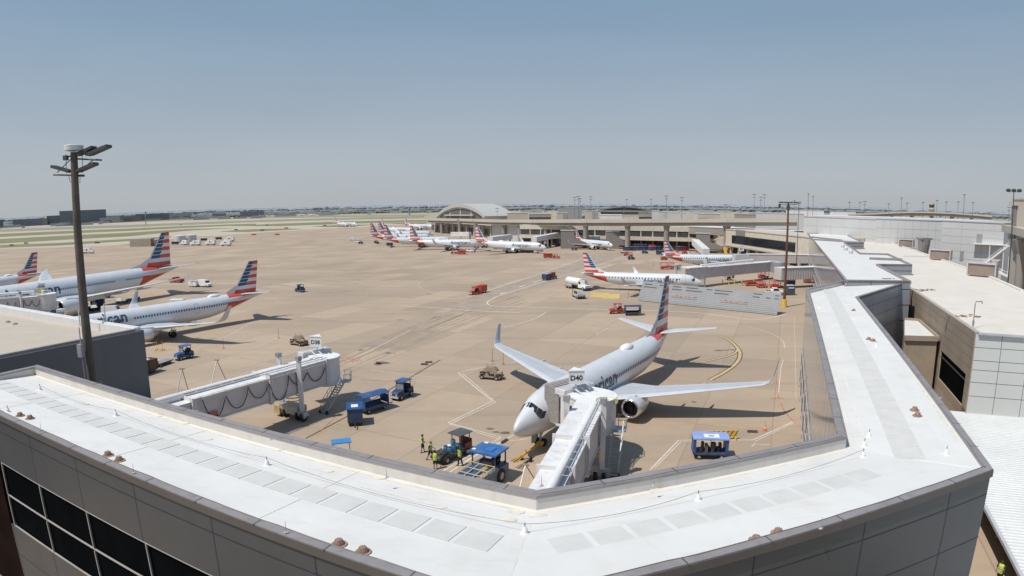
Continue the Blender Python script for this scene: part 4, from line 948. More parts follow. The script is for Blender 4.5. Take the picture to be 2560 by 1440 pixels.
    if text:
        x0, ts, tz, _e = P['txt'][0], P['txt'][1], P['txt'][2], 0
        for sd in sides:
            body = 'American' if kind != 'e175' else 'American Eagle'
            tmb = text_mb(body, ts if kind != 'e175' else 1.25, .014, .2); wd = tmb.width; zz = tz if kind != 'e175' else zb+H*.36
            cx = x0+wd/2
            tmb.v = [((cx+v[0] if sd < 0 else cx-v[0]), v[1]+zz, 0) for v in tmb.v]
            tmb.v = [(x, side_y(T, x, z, sd, .03), z) for x, z, _ in tmb.v]
            tmb.build('lettering', TXTM, t)
            ex0 = x0-1.7*ts/2.35-.2; em = MB(); emr = MB(); k = ts/2.35 if kind != 'e175' else .6
            if kind == 'e175': ex0 = x0-1.3
            p1_ = [(ex0, zz+1.7*k), (ex0+.75*k, zz+1.7*k), (ex0+1.35*k, zz+.75*k), (ex0+.75*k, zz+.85*k)]; p2_ = [(ex0+.8*k, zz+.75*k), (ex0+1.3*k, zz+.65*k), (ex0+1.35*k, zz-.15*k), (ex0+.95*k, zz+.2*k)]
            for mbx, pp, mm in ((em, p1_, mat('emblem blue', (.03, .25, .5), .4)), (emr, p2_, mat('emblem red', C_RED, .4))):
                vs = [(a, side_y(T, a, b, sd, .03), b) for a, b in pp]; mbx.add(vs, [(0, 1, 2, 3)]).build('tail_emblem', mm, t)
    if gear:
        for gi, (gx, gy, gr) in enumerate(P['gears']):
            for sd in ((1, -1) if gi else (1,)):
                gl = MB().tube([(gx, sd*gy, gr), (gx, sd*gy*.96, zb+.6)], .11*W/3.76, 8); gl.bar((gx+.1, sd*gy, gr+.5), (gx+1.0, sd*gy*.9, zb+.3), .1); gl = gl.build('landing_gear', LGREY, t)
                offs = (-.38, .38) if not gi else (-.42, .42)
                for o_ in offs:
                    for fx in ((0,) if kind != 'b789' or not gi else (-.75, .75)):
                        k = W/3.76 if W > 5 else 1
                        MB().lathe([(-.17*k, gr*.75), (-.16*k, gr*.95), (0, gr), (.16*k, gr*.95), (.17*k, gr*.75)], (gx+fx, sd*gy+o_*k, gr), 'y', 20).build('wheel', TYRE, gl, smooth=True)
                MB().box((gx-.5 if not gi else gx, sd*(gy+(.45 if gi else .3)), zb*.62), (1.2, .04, .8)).build('gear_door', _M['belly'], gl)
    return t, T
T737, d737 = airliner('b737', 'nearest airliner, grey with striped tail, nose toward the camera at gate D40', (.13, 50.02, 0), .9842)
T321, d321 = airliner('a321', 'grey airliner behind the D37 sign with upturned wingtips and a short striped tail', (-75.46, 83.24, 0), 1.0086, sides=(-1,))
T787, d787 = airliner('b789', 'largest airliner with a tall striped tail behind the light pole at the left', (-112.89, 99.62, 0), 1.2546, sides=(-1,))
Q4, dq4 = airliner('a321', 'airliner cut by the left photo edge with only its rear and striped tail in view', (-158.45, 123.0, 0), 1.3, 1, 0)
E1, de1 = airliner('e175', 'white regional jet behind the grey blast fence with round cabin windows', (48.79, 152.25, 0), 2.8413, sides=(1,))
E2, de2 = airliner('e175', 'white regional jet at the farther corrugated walkway, right of the bridge column', (86.43, 216.72, 0), 3.094, sides=(1,))
F0, _ = airliner('b737', 'third tail from the left in the far row of airliners, American titles', (-14., 313., 0), 3.08, 1, 1, sides=(1,))
FG = 'airliners lined up at the far concourse'; F0['group'] = FG
for x, y, h, lab in ((-33., 345, 3.3, 'second tail from the left in the far row of airliners'), (-50, 385, 3.38, 'leftmost tail in the far row of airliners'), (16., 283., 2.62, 'fourth tail from the left in the far row of airliners')):
    dup(F0, (x, y, 0), h, lab, FG)
F5, _ = airliner('e175', 'small far regional jet with both swept wings seen from ahead beside the grey gate blocks', (50, 300, 0), 2.1, 1, 1, sides=(1,)); F5['group'] = FG
dup(F0, (-81, 500, 0), 2.5, 'tiny white airliner behind the far row, left one of two', FG); dup(F0, (-74, 590, 0), 2.6, 'tiny white airliner behind the far row, near the arched terminal', FG)
dup(F0, (-55, 430, 0), 3.3, 'airliner mostly hidden behind the leftmost far tail', FG)
dup(F0, (-184, 719, 0), 2.6, 'small airliner taxiing alone on the field left of the far row', 'airliners out on the field')
for k, (x, y) in enumerate(((676, 538), (700, 538), (733, 537), (767, 537), (793, 535))):
    d = 2250; p = D(x, y, d); o = dup(F0, (p.x, p.y, 0), 3.6-.1*k, 'far white parked airliner below the skyline, %s of five' % ('leftmost', 'second from the left', 'middle one', 'second from the right', 'rightmost')[k], 'white airliners far across the field', 1.)
# ------------------------------------------------------------------ jet bridges
HOSE = mat('striped air hose', (.62, .60, .30), .6, vary=.2, scale=9)
CANO = mat('bellows canopy', (.42, .39, .37), .8, vary=.2, scale=5)
CORR = mat('bridge cladding', (.56, .53, .53), .5, .1, vary=.05, scale=.4, dirt=(.42, .38, .36), dirtamt=.4)
GALV = mat('galvanised steel', (.42, .44, .43), .5, .5, vary=.15, scale=3)
def sign_box(par, loc, rz, text, s=1.):
    g = MB().prism([(-.75*s, -.45*s), (.75*s, -.45*s), (0, .75*s)], 0, 1.25*s).build('gate_sign', WHITE, par, loc, rz)
    MB().prism([(-.82*s, -.5*s), (.82*s, -.5*s), (0, .84*s)], 1.25*s, 1.33*s).build('cap', WHITE, g)
    t = text_mb(text, .68*s, .03); place_text(t, (0, -.45*s, .36*s), (1, 0, 0), (0, 0, 1)); t.build('lettering', INKD, g)
    MB().lathe([(-.55*s, .09*s), (0, .09*s)], n=8).build('sign_post', WHITE, g)
    return g
def jet_bridge(label, A, Bp, zA, zB, cab_face, sign, wheels=.62, wid=(2.9, 2.7, 2.5), ht=(2.95, 2.75, 2.55), side=-1, stairs_dir=None, pipe_off=.75, text_rz=0., fest=True, canopy=16, cabr=2.0, guard=True, land=2.5, joints=(.34, .67)):
    """A: terminal end, Bp: cab centre, zA/zB floor heights, cab_face: direction the cab looks"""
    t = thing('jet_bridge', label, 'jet bridge', (Bp.x, Bp.y, 0), 0, 'passenger boarding bridges')
    o = Vector((Bp.x, Bp.y, 0)); a = Vector((A.x, A.y, zA))-o; b = Vector((0, 0, zB)); ax = (b-a).normalized(); LL = (b-a).length
    rt = ax.cross(Vector((0, 0, 1))).normalized(); up = rt.cross(ax)
    cuts = [0, joints[0], joints[1], 1.]
    for k in range(3):
        s0, s1 = LL*cuts[k]-(.0 if k == 0 else .3), LL*cuts[k+1]-(1.2 if k == 2 else 0)
        w_, h_ = wid[2-k] if False else wid[k], ht[k]
        c0, c1 = a+ax*s0, a+ax*s1; mb = MB()
        mb.cur = 0; mb.bar(c0+up*h_/2, c1+up*h_/2, w_, h_)
        mb.cur = 1
        mb.bar(c0+up*(h_+.03)+ax*.03, c1+up*(h_+.03)-ax*.03, w_+.06, .06)
        n = int((s1-s0)/2.4)
        for i in range(1, n): p = c0+ax*(s1-s0)*i/n; mb.bar(p+up*(h_+.075)-rt*w_*.5, p+up*(h_+.075)+rt*w_*.5, .05, .035)
        mb.cur = 2
        for sd in (1, -1): mb.bar(c0+rt*sd*(w_/2+.04)+up*(h_-.1), c1+rt*sd*(w_/2+.04)+up*(h_-.1), .07, .1); mb.bar(c0+rt*sd*(w_/2+.04)+up*.1, c1+rt*sd*(w_/2+.04)+up*.1, .08, .16)
        tn = mb.build('tunnel_section', [CORR, WHITE2, LGREY], t)
        for e in (c0, c1): MB().bar(e+up*h_/2-ax*.06, e+up*h_/2+ax*.06, w_+.34, h_+.34).build('end_frame', WHITE2, tn)
    # round cab with flat front
    cr = cabr; cw = cabr*.82; yaw = atan2(cab_face.y, cab_face.x); fc = Vector((cos(yaw), sin(yaw), 0)); fr = Vector((fc.y, -fc.x, 0))
    cpoly = [(fc*cr*.88+fr*cw), (fc*cr*.88-fr*cw)]+[(-fr*cos(th)*cr*.98-fc*sin(th)*cr) for th in [pi*i/14 for i in range(15)]]
    cab = MB().prism([(p.x, p.y) for p in cpoly], zB-.25, zB+2.75).build('cab', WHITE2, t)
    MB().prism([(p.x*1.04, p.y*1.04) for p in cpoly], zB+2.75, zB+2.9).build('cab_roof', WHITE, t)
    for sd in (1, -1):
        p = fr*sd*1.83+fc*1.0; MB().box((p.x, p.y, zB+1.55), (.9, .06, 1.0), yaw).build('cab_window', GLASS, cab)
    # boxy head over the aircraft door and folding bellows canopy
    hd = MB(); c = fc*2.3; hd.box((c.x, c.y, zB+2.95), (1.2, 3.7, .5), yaw); hd.box(((fc*1.95+fr*1.7).x, (fc*1.95+fr*1.7).y, zB+1.3), (.5, .25, 2.9), yaw); hd.box(((fc*1.95-fr*1.7).x, (fc*1.95-fr*1.7).y, zB+1.3), (.5, .25, 2.9), yaw); hd.box((c.x, c.y, zB-.15), (1.1, 3.6, .2), yaw)
    hd.build('cab_head', WHITE2, t)
    MB().box((c.x, c.y, zB+3.23), (1.0, 3.4, .05), yaw).build('head_louvre', LGREY, t)
    if canopy:
        cn = MB(); n = canopy
        for i in range(n):
            q = i/15; ex = 2.6+1.75*q; hh = 2.95+.35*sin(q*pi*.6)-.05*q; ww = 1.72; rr = .06
            p0, p1 = fc*ex+fr*ww, fc*ex-fr*ww
            off = .08*(i % 2)
            pts = [(p0.x, p0.y, zB+.1*q-.2), (p0.x, p0.y, zB+hh-off), (p1.x, p1.y, zB+hh-off), (p1.x, p1.y, zB+.1*q-.2)]
            for u_, v_ in zip(pts, pts[1:]): cn.bar(u_, v_, .13+.03*(i % 2), .09)
        cn.build('bellows_canopy', CANO, t)
    # roof gear
    rg = MB(); s0 = LL*cuts[2]
    rail_ = a+ax*(LL*.30)+rt*side*(wid[2]*.5-.45)+up*(ht[2]+.35); rail2 = a+ax*(LL-1.2)+rt*side*(wid[2]*.5-.45)+up*(ht[2]+.35)
    rg.bar(rail_, rail2, .06, .10); rg.bar(rail_+rt*side*.62, rail2+rt*side*.62, .05, .06)
    n = int((rail2-rail_).length/1.25)
    for i in range(n+1): p = rail_.lerp(rail2, i/n); rg.bar(p, p+rt*side*.62, .06, .03)
    rg.build('cable_tray', LGREY, t)
    mp = up*(ht[0]+.42)-rt*side*pipe_off
    MB().tube([a+mp, a.lerp(b, .45)+mp+up*.05, b-ax*2.2+mp], .30, 16).build('air_duct', WHITE, t, smooth=True)
    cl = MB()
    for q in (.15, .45, .72): cl.lathe([(-.05, .27), (.05, .27)], (0, 0, 0), 'x', 12); 
    ho = MB(); hp = b-ax*1.9+mp
    pts = [hp+Vector((0, 0, 0)), hp+ax*.7+up*.05, hp+ax*1.2+rt*side*.4, hp+ax*1.4+rt*side*1.1, hp+ax*1.1+rt*side*1.5]
    for i in range(22):
        q = i/21*(len(pts)-1.001); k = int(q); p = pts[k].lerp(pts[k+1], q-k); ho.lathe([(-.04, .25), (0, .3), (.04, .25)], (p.x, p.y, p.z), 'x' if k < 2 else 'y', 12)
    ho.build('air_hose', HOSE, t)
    # lift towers each side + wheel bogie
    s = LL*wheels; w0 = a+ax*s
    lt = MB()
    for sd in (1, -1):
        p = w0+rt*sd*(wid[2]/2+.30); lt.bar((p.x, p.y, .9), (p.x, p.y, w0.z+ht[2]+.9), .42, .42, (1, 0, 0))
    each(lt, 'lift_tower', WHITE2, t)
    ct = MB()
    for sd in (1, -1):
        p = w0+rt*sd*(wid[2]/2+.30); ct.box((p.x, p.y, w0.z+ht[2]+1.1), (.5, .5, .45), atan2(rt.y, rt.x))
    each(ct, 'tower_cap', GREY, t)
    bg_ = MB(); r2 = Vector((rt.x, rt.y, 0)).normalized(); a2 = Vector((ax.x, ax.y, 0)).normalized(); g0 = Vector((w0.x, w0.y, 0)); yw = atan2(r2.y, r2.x)
    bg_.box((g0.x, g0.y, .85), (4.3, .7, .5), yw).box((g0.x, g0.y, 1.35), (2.6, 1.3, .5), yw).box(((g0+a2*.9).x, (g0+a2*.9).y, 1.0), (1.6, .9, .6), yw)
    bg_.build('bogie_frame', GALV, t)
    for sd in (1, -1):
        for o_ in (-.35, .35):
            p = g0+r2*(sd*1.35+o_); wm = MB().lathe([(-.16, .38), (-.15, .5), (0, .54), (.15, .5), (.16, .38)], (0, 0, .54), 'x', 20).build('wheel', TYRE, t, (p.x, p.y, 0), yw, smooth=True)
            MB().lathe([(-.17, .27), (.17, .27)], (0, 0, .54), 'x', 12).build('hub', HUB, wm)
    p = g0-r2*1.9-a2*.3
    if guard: MB().box((p.x, p.y, .8), (.9, .5, .9), yw).build('tug_guard', mat('faded yellow guard', (.42, .33, .14), .6, vary=.2), t)
    cu = MB(); pts = []
    for i in range(26): q = i/25; pp = w0*(1)-up*.25+rt*(1.3*sin(q*9))+ax*(.9*cos(q*9))-Vector((0, 0, .5*q)); pts.append(pp)
    cu.tube(pts, .06, 6); cu.build('coiled_cable', YEL, t)
    # service stairs
    sdv = stairs_dir or rt*side; sdv = Vector((sdv.x, sdv.y, 0)).normalized()
    pl = sdv*land; pv = Vector((-sdv.y, sdv.x, 0)); ys = atan2(sdv.y, sdv.x)
    MB().box((pl.x, pl.y, zB-.05), (1.3, 1.3, .08), ys).build('landing', GALV, t)
    down = -a2; e0 = pl+down*.65; run = (zB)*1.05; e1 = e0+down*run
    st = MB()
    for sd in (1, -1):
        q = Vector((-down.y, down.x, 0))*.42*sd
        st.bar((e0.x+q.x, e0.y+q.y, zB-.05), (e1.x+q.x, e1.y+q.y, .12), .06, .22)
        for h_ in (.55, 1.0): st.bar((e0.x+q.x, e0.y+q.y, zB-.05+h_), (e1.x+q.x, e1.y+q.y, .12+h_), .045)
        for i in range(6):
            k = i/5; c = e0.lerp(e1, k); z = (zB-.05)*(1-k)+.12*k; st.bar((c.x+q.x, c.y+q.y, z), (c.x+q.x, c.y+q.y, z+1.), .04)
    n = 13; yd = atan2(down.y, down.x)
    for i in range(n):
        k = (i+.5)/n; c = e0.lerp(e1, k); st.box((c.x, c.y, zB*(1-k)+.05), (.24, .82, .04), yd)
    st.build('stairs', GALV, t)
    for sd in (1, -1):
        q = Vector((-down.y, down.x, 0))*.5*sd; c = e1+q; MB().lathe([(-.06, .2), (.06, .2)], (0, 0, .2), 'y', 12).build('stair_wheel', TYRE, t, (c.x, c.y, 0), yd)
    ra = MB()
    for x_, y_ in ((.62, .62), (.62, -.62), (-.1, .62), (.62, 0)):
        c = pl+sdv*x_+pv*y_; ra.bar((c.x, c.y, zB), (c.x, c.y, zB+1.05), .045)
    for h_ in (.5, 1.05):
        c0 = pl+sdv*.62+pv*.62; c1 = pl+sdv*.62-pv*.62; c2 = pl-sdv*.3+pv*.62; ra.bar((c0.x, c0.y, zB+h_), (c1.x, c1.y, zB+h_), .045); ra.bar((c0.x, c0.y, zB+h_), (c2.x, c2.y, zB+h_), .045)
    ra.build('landing_railing', GALV, t)
    # festoon cable on the tunnel flank
    if fest:
        fe = MB(); s0, s1 = LL*cuts[1]+.6, LL-1.5; loops = 6; pts = []; amp = [2.1, 1.6, 1.5, 2.2, 1.3, 1.3]
        for i in range(loops*12+1):
            q = i/(loops*12); k = min(int(q*loops), loops-1); f_ = q*loops-k
            w_ = wid[2]/2+.14; pts.append(a+ax*(s0+(s1-s0)*q)+rt*side*w_+up*(ht[2]-.45-.25*(k % 2)-amp[k]*(1-abs(2*f_-1)**2.4)*.92))
        fe.tube(pts, .05, 6); fe.build('festoon_cable', DARK, t)
        MB().bar(a+ax*s0+rt*side*(wid[2]/2+.12)+up*(ht[2]-.25), a+ax*s1+rt*side*(wid[2]/2+.12)+up*(ht[2]-.25), .08, .1).build('cable_rail', WHITE2, t)
        c = a+ax*(s0+.6)+rt*side*(wid[2]/2+.05)+up*.65; MB().bar(c, c+ax*1., .01, .5).build('warning_label', LINER, t)
    if sign:
        sp_ = fc*1.6+fr*(0 if sign != 'D40' else -.6); sign_box(t, (sp_.x, sp_.y, zB+3.75), text_rz, sign, .92)
        lm = MB()
        for sd in (-1, 0, 1):
            q = fc*.4+fr*sd*.8; lm.bar((q.x, q.y, zB+2.9), (q.x+fc.x*1.4, q.y+fc.y*1.4, zB+3.35), .1)
        lm.build('roof_brace', WHITE2, t)
    return t
ax7 = Vector((cos(.9842), sin(.9842), 0)); po7 = Vector((ax7.y, -ax7.x, 0))
door = Vector((.13, 50.02, 0))+ax7*5.3+po7*1.9
cabc = Vector((7.0, 50.5, 0))
jet_bridge('white jet bridge with D40 sign docked at the nearest airliner, striped hose coils on top', Vector((-.1, 26, 0)), cabc, 3.6, 2.95, (door-cabc), 'D40', wheels=.82, wid=(1.95, 2.15, 2.35), ht=(2.25, 2.45, 2.7), side=1, stairs_dir=Vector((1, -.25, 0)), pipe_off=-.45, text_rz=.08, fest=False, joints=(.40, .60), guard=False, land=2.3)
cab38 = Vector((-20.9, 65.0, 0))
jet_bridge('white jet bridge with D38 sign, parked empty with looping black cables on its flank', Vector((-33.5, 41.5, 0)), cab38, 3.3, 2.85, Vector((-.75, .65, 0)), 'D38', wheels=.80, wid=(2.0, 2.25, 2.5), ht=(2.2, 2.45, 2.75), side=1, stairs_dir=Vector((1, .1, 0)), pipe_off=.45, text_rz=-.1, canopy=4, cabr=1.6, land=2.1)
# far left bridge D36 at the large airliner
jet_bridge('white jet bridge with D36 sign at the largest airliner on the left', Vector((-104, 93, 0)), Vector((-93., 106., 0)), 4.6, 4.3, Vector((-.8, .4, 0)), 'D36', wheels=.7, side=1, stairs_dir=Vector((1, -.3, 0)), text_rz=.6)
jet_bridge('white jet bridge mostly hidden behind the left building with D37 sign', Vector((-62, 62, 0)), Vector((-69.5, 82.5, 0)), 3.4, 2.9, Vector((-.8, .7, 0)), 'D37', wheels=.7, side=1, text_rz=.75, fest=False)
# commuter-gate bridges on the right: long clad tunnels seen from the side
def clad_walkway(label, pts, z0, z1, wd, sign=None):
    c = Vector((*pts[0][:2], 0)); t = thing('boarding_walkway', label, 'walkway', c, 0, 'clad boarding walkways')
    for k in range(len(pts)-1):
        p, q = Vector(pts[k]), Vector(pts[k+1]); p = Vector((p.x, p.y, 0))-c; q = Vector((q.x, q.y, 0))-c; d = (q-p).normalized(); mb = MB(); n = Vector((-d.y, d.x, 0)); LL = (q-p).length
        mb.bar((p.x, p.y, (z0+z1)/2), (q.x, q.y, (z0+z1)/2), wd, z1-z0)
        i = .4
        while i < LL:
            for sd in (1, -1): r_ = p+d*i+n*sd*(wd/2+.03); mb.bar((r_.x, r_.y, z0+.05), (r_.x, r_.y, z1-.1), .35, .08, (n.x, n.y, 0))
            i += .9
        mb.build('corrugated_wall', CORR, t); MB().bar((p.x, p.y, z1+.08), (q.x, q.y, z1+.08), wd+.3, .16).build('roof', WHITE2, t)
    return t
b1a, b1b = G(1752, 668, 5.4), G(1945, 652, 5.4)
w1 = clad_walkway('long grey clad boarding bridge with B1 sign reaching the nearer regional jet', [b1a, b1b], 2.5, 5.3, 2.8)
o1 = Vector((*b1a.xy, 0))
rd = (b1a-b1b).normalized(); rd.z = 0
hd1 = Vector((0, 0, 0))
MB().box((rd.x*2.2, rd.y*2.2, 3.9), (4.2, 3.6, 3.2), atan2(rd.y, rd.x)).build('cab', LGREY, w1); MB().box((rd.x*3.4, rd.y*3.4, 5.62), (7.5, 4., .2), atan2(rd.y, rd.x)).build('cab_roof', WHITE2, w1)
MB().bar((-rd.x*1.2+.3*rd.y, -rd.y*1.2-1.9, 0), (-rd.x*1.2+.3*rd.y, -rd.y*1.2-1.9, 7.4), .35).build('lift_tower', WHITE2, w1)
sp_ = G(1692, 668, 7)-o1; sign_box(w1, (sp_.x, sp_.y, 6.1), .35, 'B1', 1.25); 
MB().tube([(0, 0, 5.9), (-rd.x*10, -rd.y*10, 6.1), (-rd.x*24, -rd.y*24, 6.3)], .28, 10).build('air_duct', WHITE, w1, smooth=True)
q1 = G(1822, 700)-o1
for s_ in (-1.3, 1.3): MB().lathe([(-.25, .62), (.25, .62)], (0, 0, .62), 'y', 16).build('wheel', TYRE, w1, (q1.x+s_*.4, q1.y+s_, 0), atan2(rd.y, rd.x))
MB().box((q1.x, q1.y, 1.6), (1.2, 3.2, 1.8), atan2(rd.y, rd.x)).build('bogie_frame', GREY, w1)
cq = G(1945, 700)-o1; MB().lathe([(0, 1.2), (2.4, 1.2), (2.4, 2.6), (5.6, 2.6), (5.8, 2.4)], (cq.x, cq.y, 0), n=18).build('rotunda', GREY, w1)
w2 = clad_walkway('white corrugated fixed walkway running from the glass wing to the bridge rotunda', [G(1945, 672, 5.4), G(2058, 668, 5.4)], 2.4, 5.6, 3.)
w3 = clad_walkway('pale corrugated walkway at the farther regional jet', [G(1868, 634, 5.6), G(2050, 636, 5.6)], 2.4, 5.4, 3.)
p = G(1858, 636, 5.6)-Vector((*G(1868, 634, 5.6).xy, 0)); MB().box((p.x-1, p.y, 4.2), (5., 3.6, 3.), 0).build('cab', LGREY, w3); sign_box(w3, (p.x-1, p.y, 6.8), 0, 'B3', 1.3)
# grey gate blocks and bridges of the far concourse
GB = mat('grey gate block', (.23, .21, .20), .7, vary=.06, scale=.2)
for k, (xa, xb, yt, dd_, lab) in enumerate(((1402, 1436, 577, 318, 'left grey gate block under the elevated guideway'), (1515, 1548, 579, 318, 'middle grey gate block under the elevated guideway'), (1740, 1775, 584, 300, 'grey gate block behind the white rising stair bridge'))):
    a, b = D(xa, 600, dd_), D(xb, 600, dd_); h = D(xa, yt, dd_).z; c = (a+b)/2; ya = heading(a, b); wdt = (Vector((a.x, a.y, 0))-Vector((b.x, b.y, 0))).length
    t = thing('gate_block', lab, 'gate building', (c.x, c.y, 0), ya, 'grey gate blocks'); MB().box((0, 3, h/2), (wdt, 6, h)).build('wall', GB, t); MB().box((0, 3, h+.15), (wdt+.5, 6.4, .3)).build('roof', LGREY, t)
    MB().loft([[(wdt/2, 0, 1.8), (wdt/2, 0, 5.4), (wdt/2, 4, 5.4), (wdt/2, 4, 1.8)], [(wdt/2+6, 0, 1.8), (wdt/2+6, 0, 3.2), (wdt/2+6, 4, 3.2), (wdt/2+6, 4, 1.8)]]).build('ramp_housing', GB, t)
for (xa, ya_, za, xb, yb, zb_, lab) in ((1738, 598, 7.5, 1765, 622, 5., 'white rising enclosed stair bridge beside the column with yellow base'), (1335, 592, 6.5, 1400, 580, 7.5, 'white angled bridge at the far fourth airliner'), (1225, 592, 6.5, 1275, 586, 6.5, 'white trussed bridge between two far airliners'), (1130, 580, 6, 1175, 580, 6.2, 'pale bridge left of the far concourse corner'), (1480, 592, 5.6, 1512, 585, 6.5, 'white bridge above the small far regional jet')):
    a, b = G(xa, ya_, za), G(xb, yb, zb_); t = thing('far_boarding_bridge', lab, 'jet bridge', (a.x, a.y, 0), 0, 'far boarding bridges'); o = Vector((a.x, a.y, 0))
    MB().bar(a-o-Vector((0, 0, 1.3)), b-o-Vector((0, 0, 1.3)), 3., 2.6).build('tunnel_section', WHITE2, t); q = (b-o); MB().lathe([(0, .5), (q.z-2, .5)], (q.x, q.y, 0), n=8).build('support_column', GREY, t)
    m_ = ((a+b)/2)-o; MB().bar((m_.x, m_.y, 0), (m_.x, m_.y, m_.z-2), .8).build('lift_tower', WHITE2, t)

# A-frame pipe stands near the bridges
def aframe(xa, xb, ya_, yb, xt, yt, lab):
    a, b = G(xa, ya_), G(xb, yb); m_ = (a+b)/2; dist = m_.xy.length; top = D(xt, yt, dist); t = thing('a_frame_stand', lab, 'pipe stand', (m_.x, m_.y, 0), 0, 'tall A-shaped pipe stands')
    o = Vector((m_.x, m_.y, 0)); MB().tube([a-o, (top.x-o.x, top.y-o.y, top.z)], .07, 8).build('leg', WHITE, t); MB().tube([b-o, (top.x-o.x, top.y-o.y, top.z)], .05, 8).build('leg', GREY, t)
    MB().box((top.x-o.x, top.y-o.y, top.z), (.6, .18, .14)).build('clamp', mat('brass clamp', (.35, .28, .15), .5), t)
aframe(436, 478, 1015, 1000, 455, 922, 'white A-shaped pipe stand left of the jet bridge tunnel')
aframe(524, 572, 985, 965, 542, 900, 'taller white A-shaped pipe stand behind the jet bridge tunnel')
aframe(1296, 1338, 1235, 1200, 1314, 1162, 'short white A-shaped stand between the pushback tug and the D40 bridge')
# ------------------------------------------------------------------ light masts
MASTC = mat('weathered concrete mast', (.105, .085, .068), .85, vary=.25, scale=.8, dirt=(.17, .11, .075), dirtscale=.5, dirtamt=.7)
LAMP = mat('dark floodlight housing', (.07, .075, .075), .5, .3, vary=.2)
base = D(209, 760, 47.5); mp_ = Vector((base.x, base.y, 0)); topz = D(180, 362, 47.5).z
t = thing('light_mast', 'tall weathered light mast with five angled floodlights and a round white cap at the left', 'light mast', mp_)
MB().lathe([(0, .37), (topz*.5, .31), (topz-.5, .235)], n=18).build('mast', MASTC, t, smooth=True)
MB().lathe([(topz-.42, .4), (topz-.38, .64), (topz-.06, .66), (topz-.02, .6), (topz, .0)], n=24, cap=False).build('cap_ring', mat('white radome', (.62, .62, .62), .4, vary=.04), t, smooth=True)
T0 = topz
fr_ = MB(); fr_.tube([(-1.6, -.25, T0-1.95), (.6, .1, T0-2.1)], .05).tube([(-.45, .3, T0-2.05), (.55, .3, T0-2.1)], .08).tube([(.1, 0, T0-.95), (2.1, .2, T0-1.15)], .055).tube([(-.75, 0, T0-.75), (.7, 0, T0-.75)], .05).tube([(.25, 0, T0-1.95), (1.4, .2, T0-1.1)], .035).tube([(-.2, 0, T0-.9), (-1.3, -.2, T0-1.8)], .035).tube([(-.6, -.1, T0-.6), (-.6, -.1, T0-1.9)], .02).tube([(.6, .1, T0-.6), (.6, .1, T0-1.9)], .02)
fr_.box((-.62, -.1, T0-.85), (.3, .25, .32)); fr_.tube([(-.5, 0, T0-2.1), (-.4, 0, T0-2.5), (0, 0, T0-2.5)], .02).tube([(.45, 0, T0-2.1), (.4, 0, T0-2.6)], .02).build('crossarm_frame', LAMP, t)
for k, (x, y, z, dx, dz, sy) in enumerate(((.87, .3, -.42, 1.15, .35, 0), (1.6, .35, -.5, 1.45, .42, 0), (2.25, -.2, -.52, 1.5, .45, 0), (1.0, .05, -1.58, 1.45, .42, 0), (-1.0, -.05, -1.58, -1.45, .42, 0))):
    p0 = Vector((x-dx*.5, y, T0+z-dz*.5)); p1 = Vector((x+dx*.5, y, T0+z+dz*.5)); m_ = MB(); d_ = (p1-p0)
    for r_ in (-.2, -.1, 0, .1, .2): m_.bar(p0+Vector((0, r_*1.3, 0)), p1+Vector((0, r_*1.3, 0)), .09, .19)
    m_.bar(p0, p1, .5, .05); m_.bar(p1-d_*.02, p1+d_*.03, .54, .16); m_.build('floodlight', LAMP, t)
MB().box((-.2, -.62, 12.9), (.34, .3, .9)).build('junction_box', GREY, t); MB().tube([(-.2, -.55, 0), (-.2, -.5, 14.5)], .04).build('conduit', GREY, t)
def mast(px, yt, dist, lab, group, name='light_mast', r=.16, head=1, base_yel=False, col=None):
    p = D(px, yt, dist); t = thing(name, lab, 'light mast', (p.x, p.y, 0), atan2(p.y, p.x)-pi/2, group); h = p.z
    MB().lathe([(0, r*1.3), (h, r*.7)], n=8).build('mast', col or MASTC, t, smooth=True)
    lm = MB(); s = max(.8, dist/430)
    if head == 1: lm.lathe([(h-.1*s, .8*s), (h+.12*s, .95*s), (h+.25*s, .3*s)], n=10)
    elif head == 2: lm.box((0, 0, h), (2.6*s, .4, .3*s)).box((0, 0, h-2.*s), (2.*s, .4, .25*s))
    elif head == 3:
        for a_ in (-1.6, -.55, .55, 1.6): lm.box((a_, .2*a_, h-.1), (.85, .6, .28), .5*a_)
        lm.tube([(-2.1, 0, h-.5), (2.1, .3, h-.5)], .06); lm.box((-1.9, .3, h-.9), (.4, .4, .8), .3).box((0, 0, h-1.2), (.8, .8, 1.))
    elif head == 4:
        for a_ in (-1.1, 0, 1.1): lm.lathe([(-.35, .25), (-.1, .5), (.15, .5), (.35, .2)], (a_, 0, h), n=10)
        lm.bar((-1.2, 0, h-.3), (1.2, 0, h-.3), .1)
    (each if head == 2 else MB.build)(lm, 'lamp_head', LAMP, t)
    if base_yel: MB().lathe([(0, .62), (1.7, .58), (1.75, .3)], n=12).build('base', YEL, t)
    return t
b = G(1963, 768); mast(1971, 505, b.xy.length, 'rusty light mast with a yellow concrete base beside the blast fence', None, r=.26, head=3, base_yel=True, col=mat('rusty mast', (.13, .06, .035), .8, vary=.2))
mast(1997, 508, 205, 'slim rusty light mast standing behind the yellow-based one', None, r=.10, head=1, col=_M['rusty mast'])
FM = 'slim light masts on the horizon'
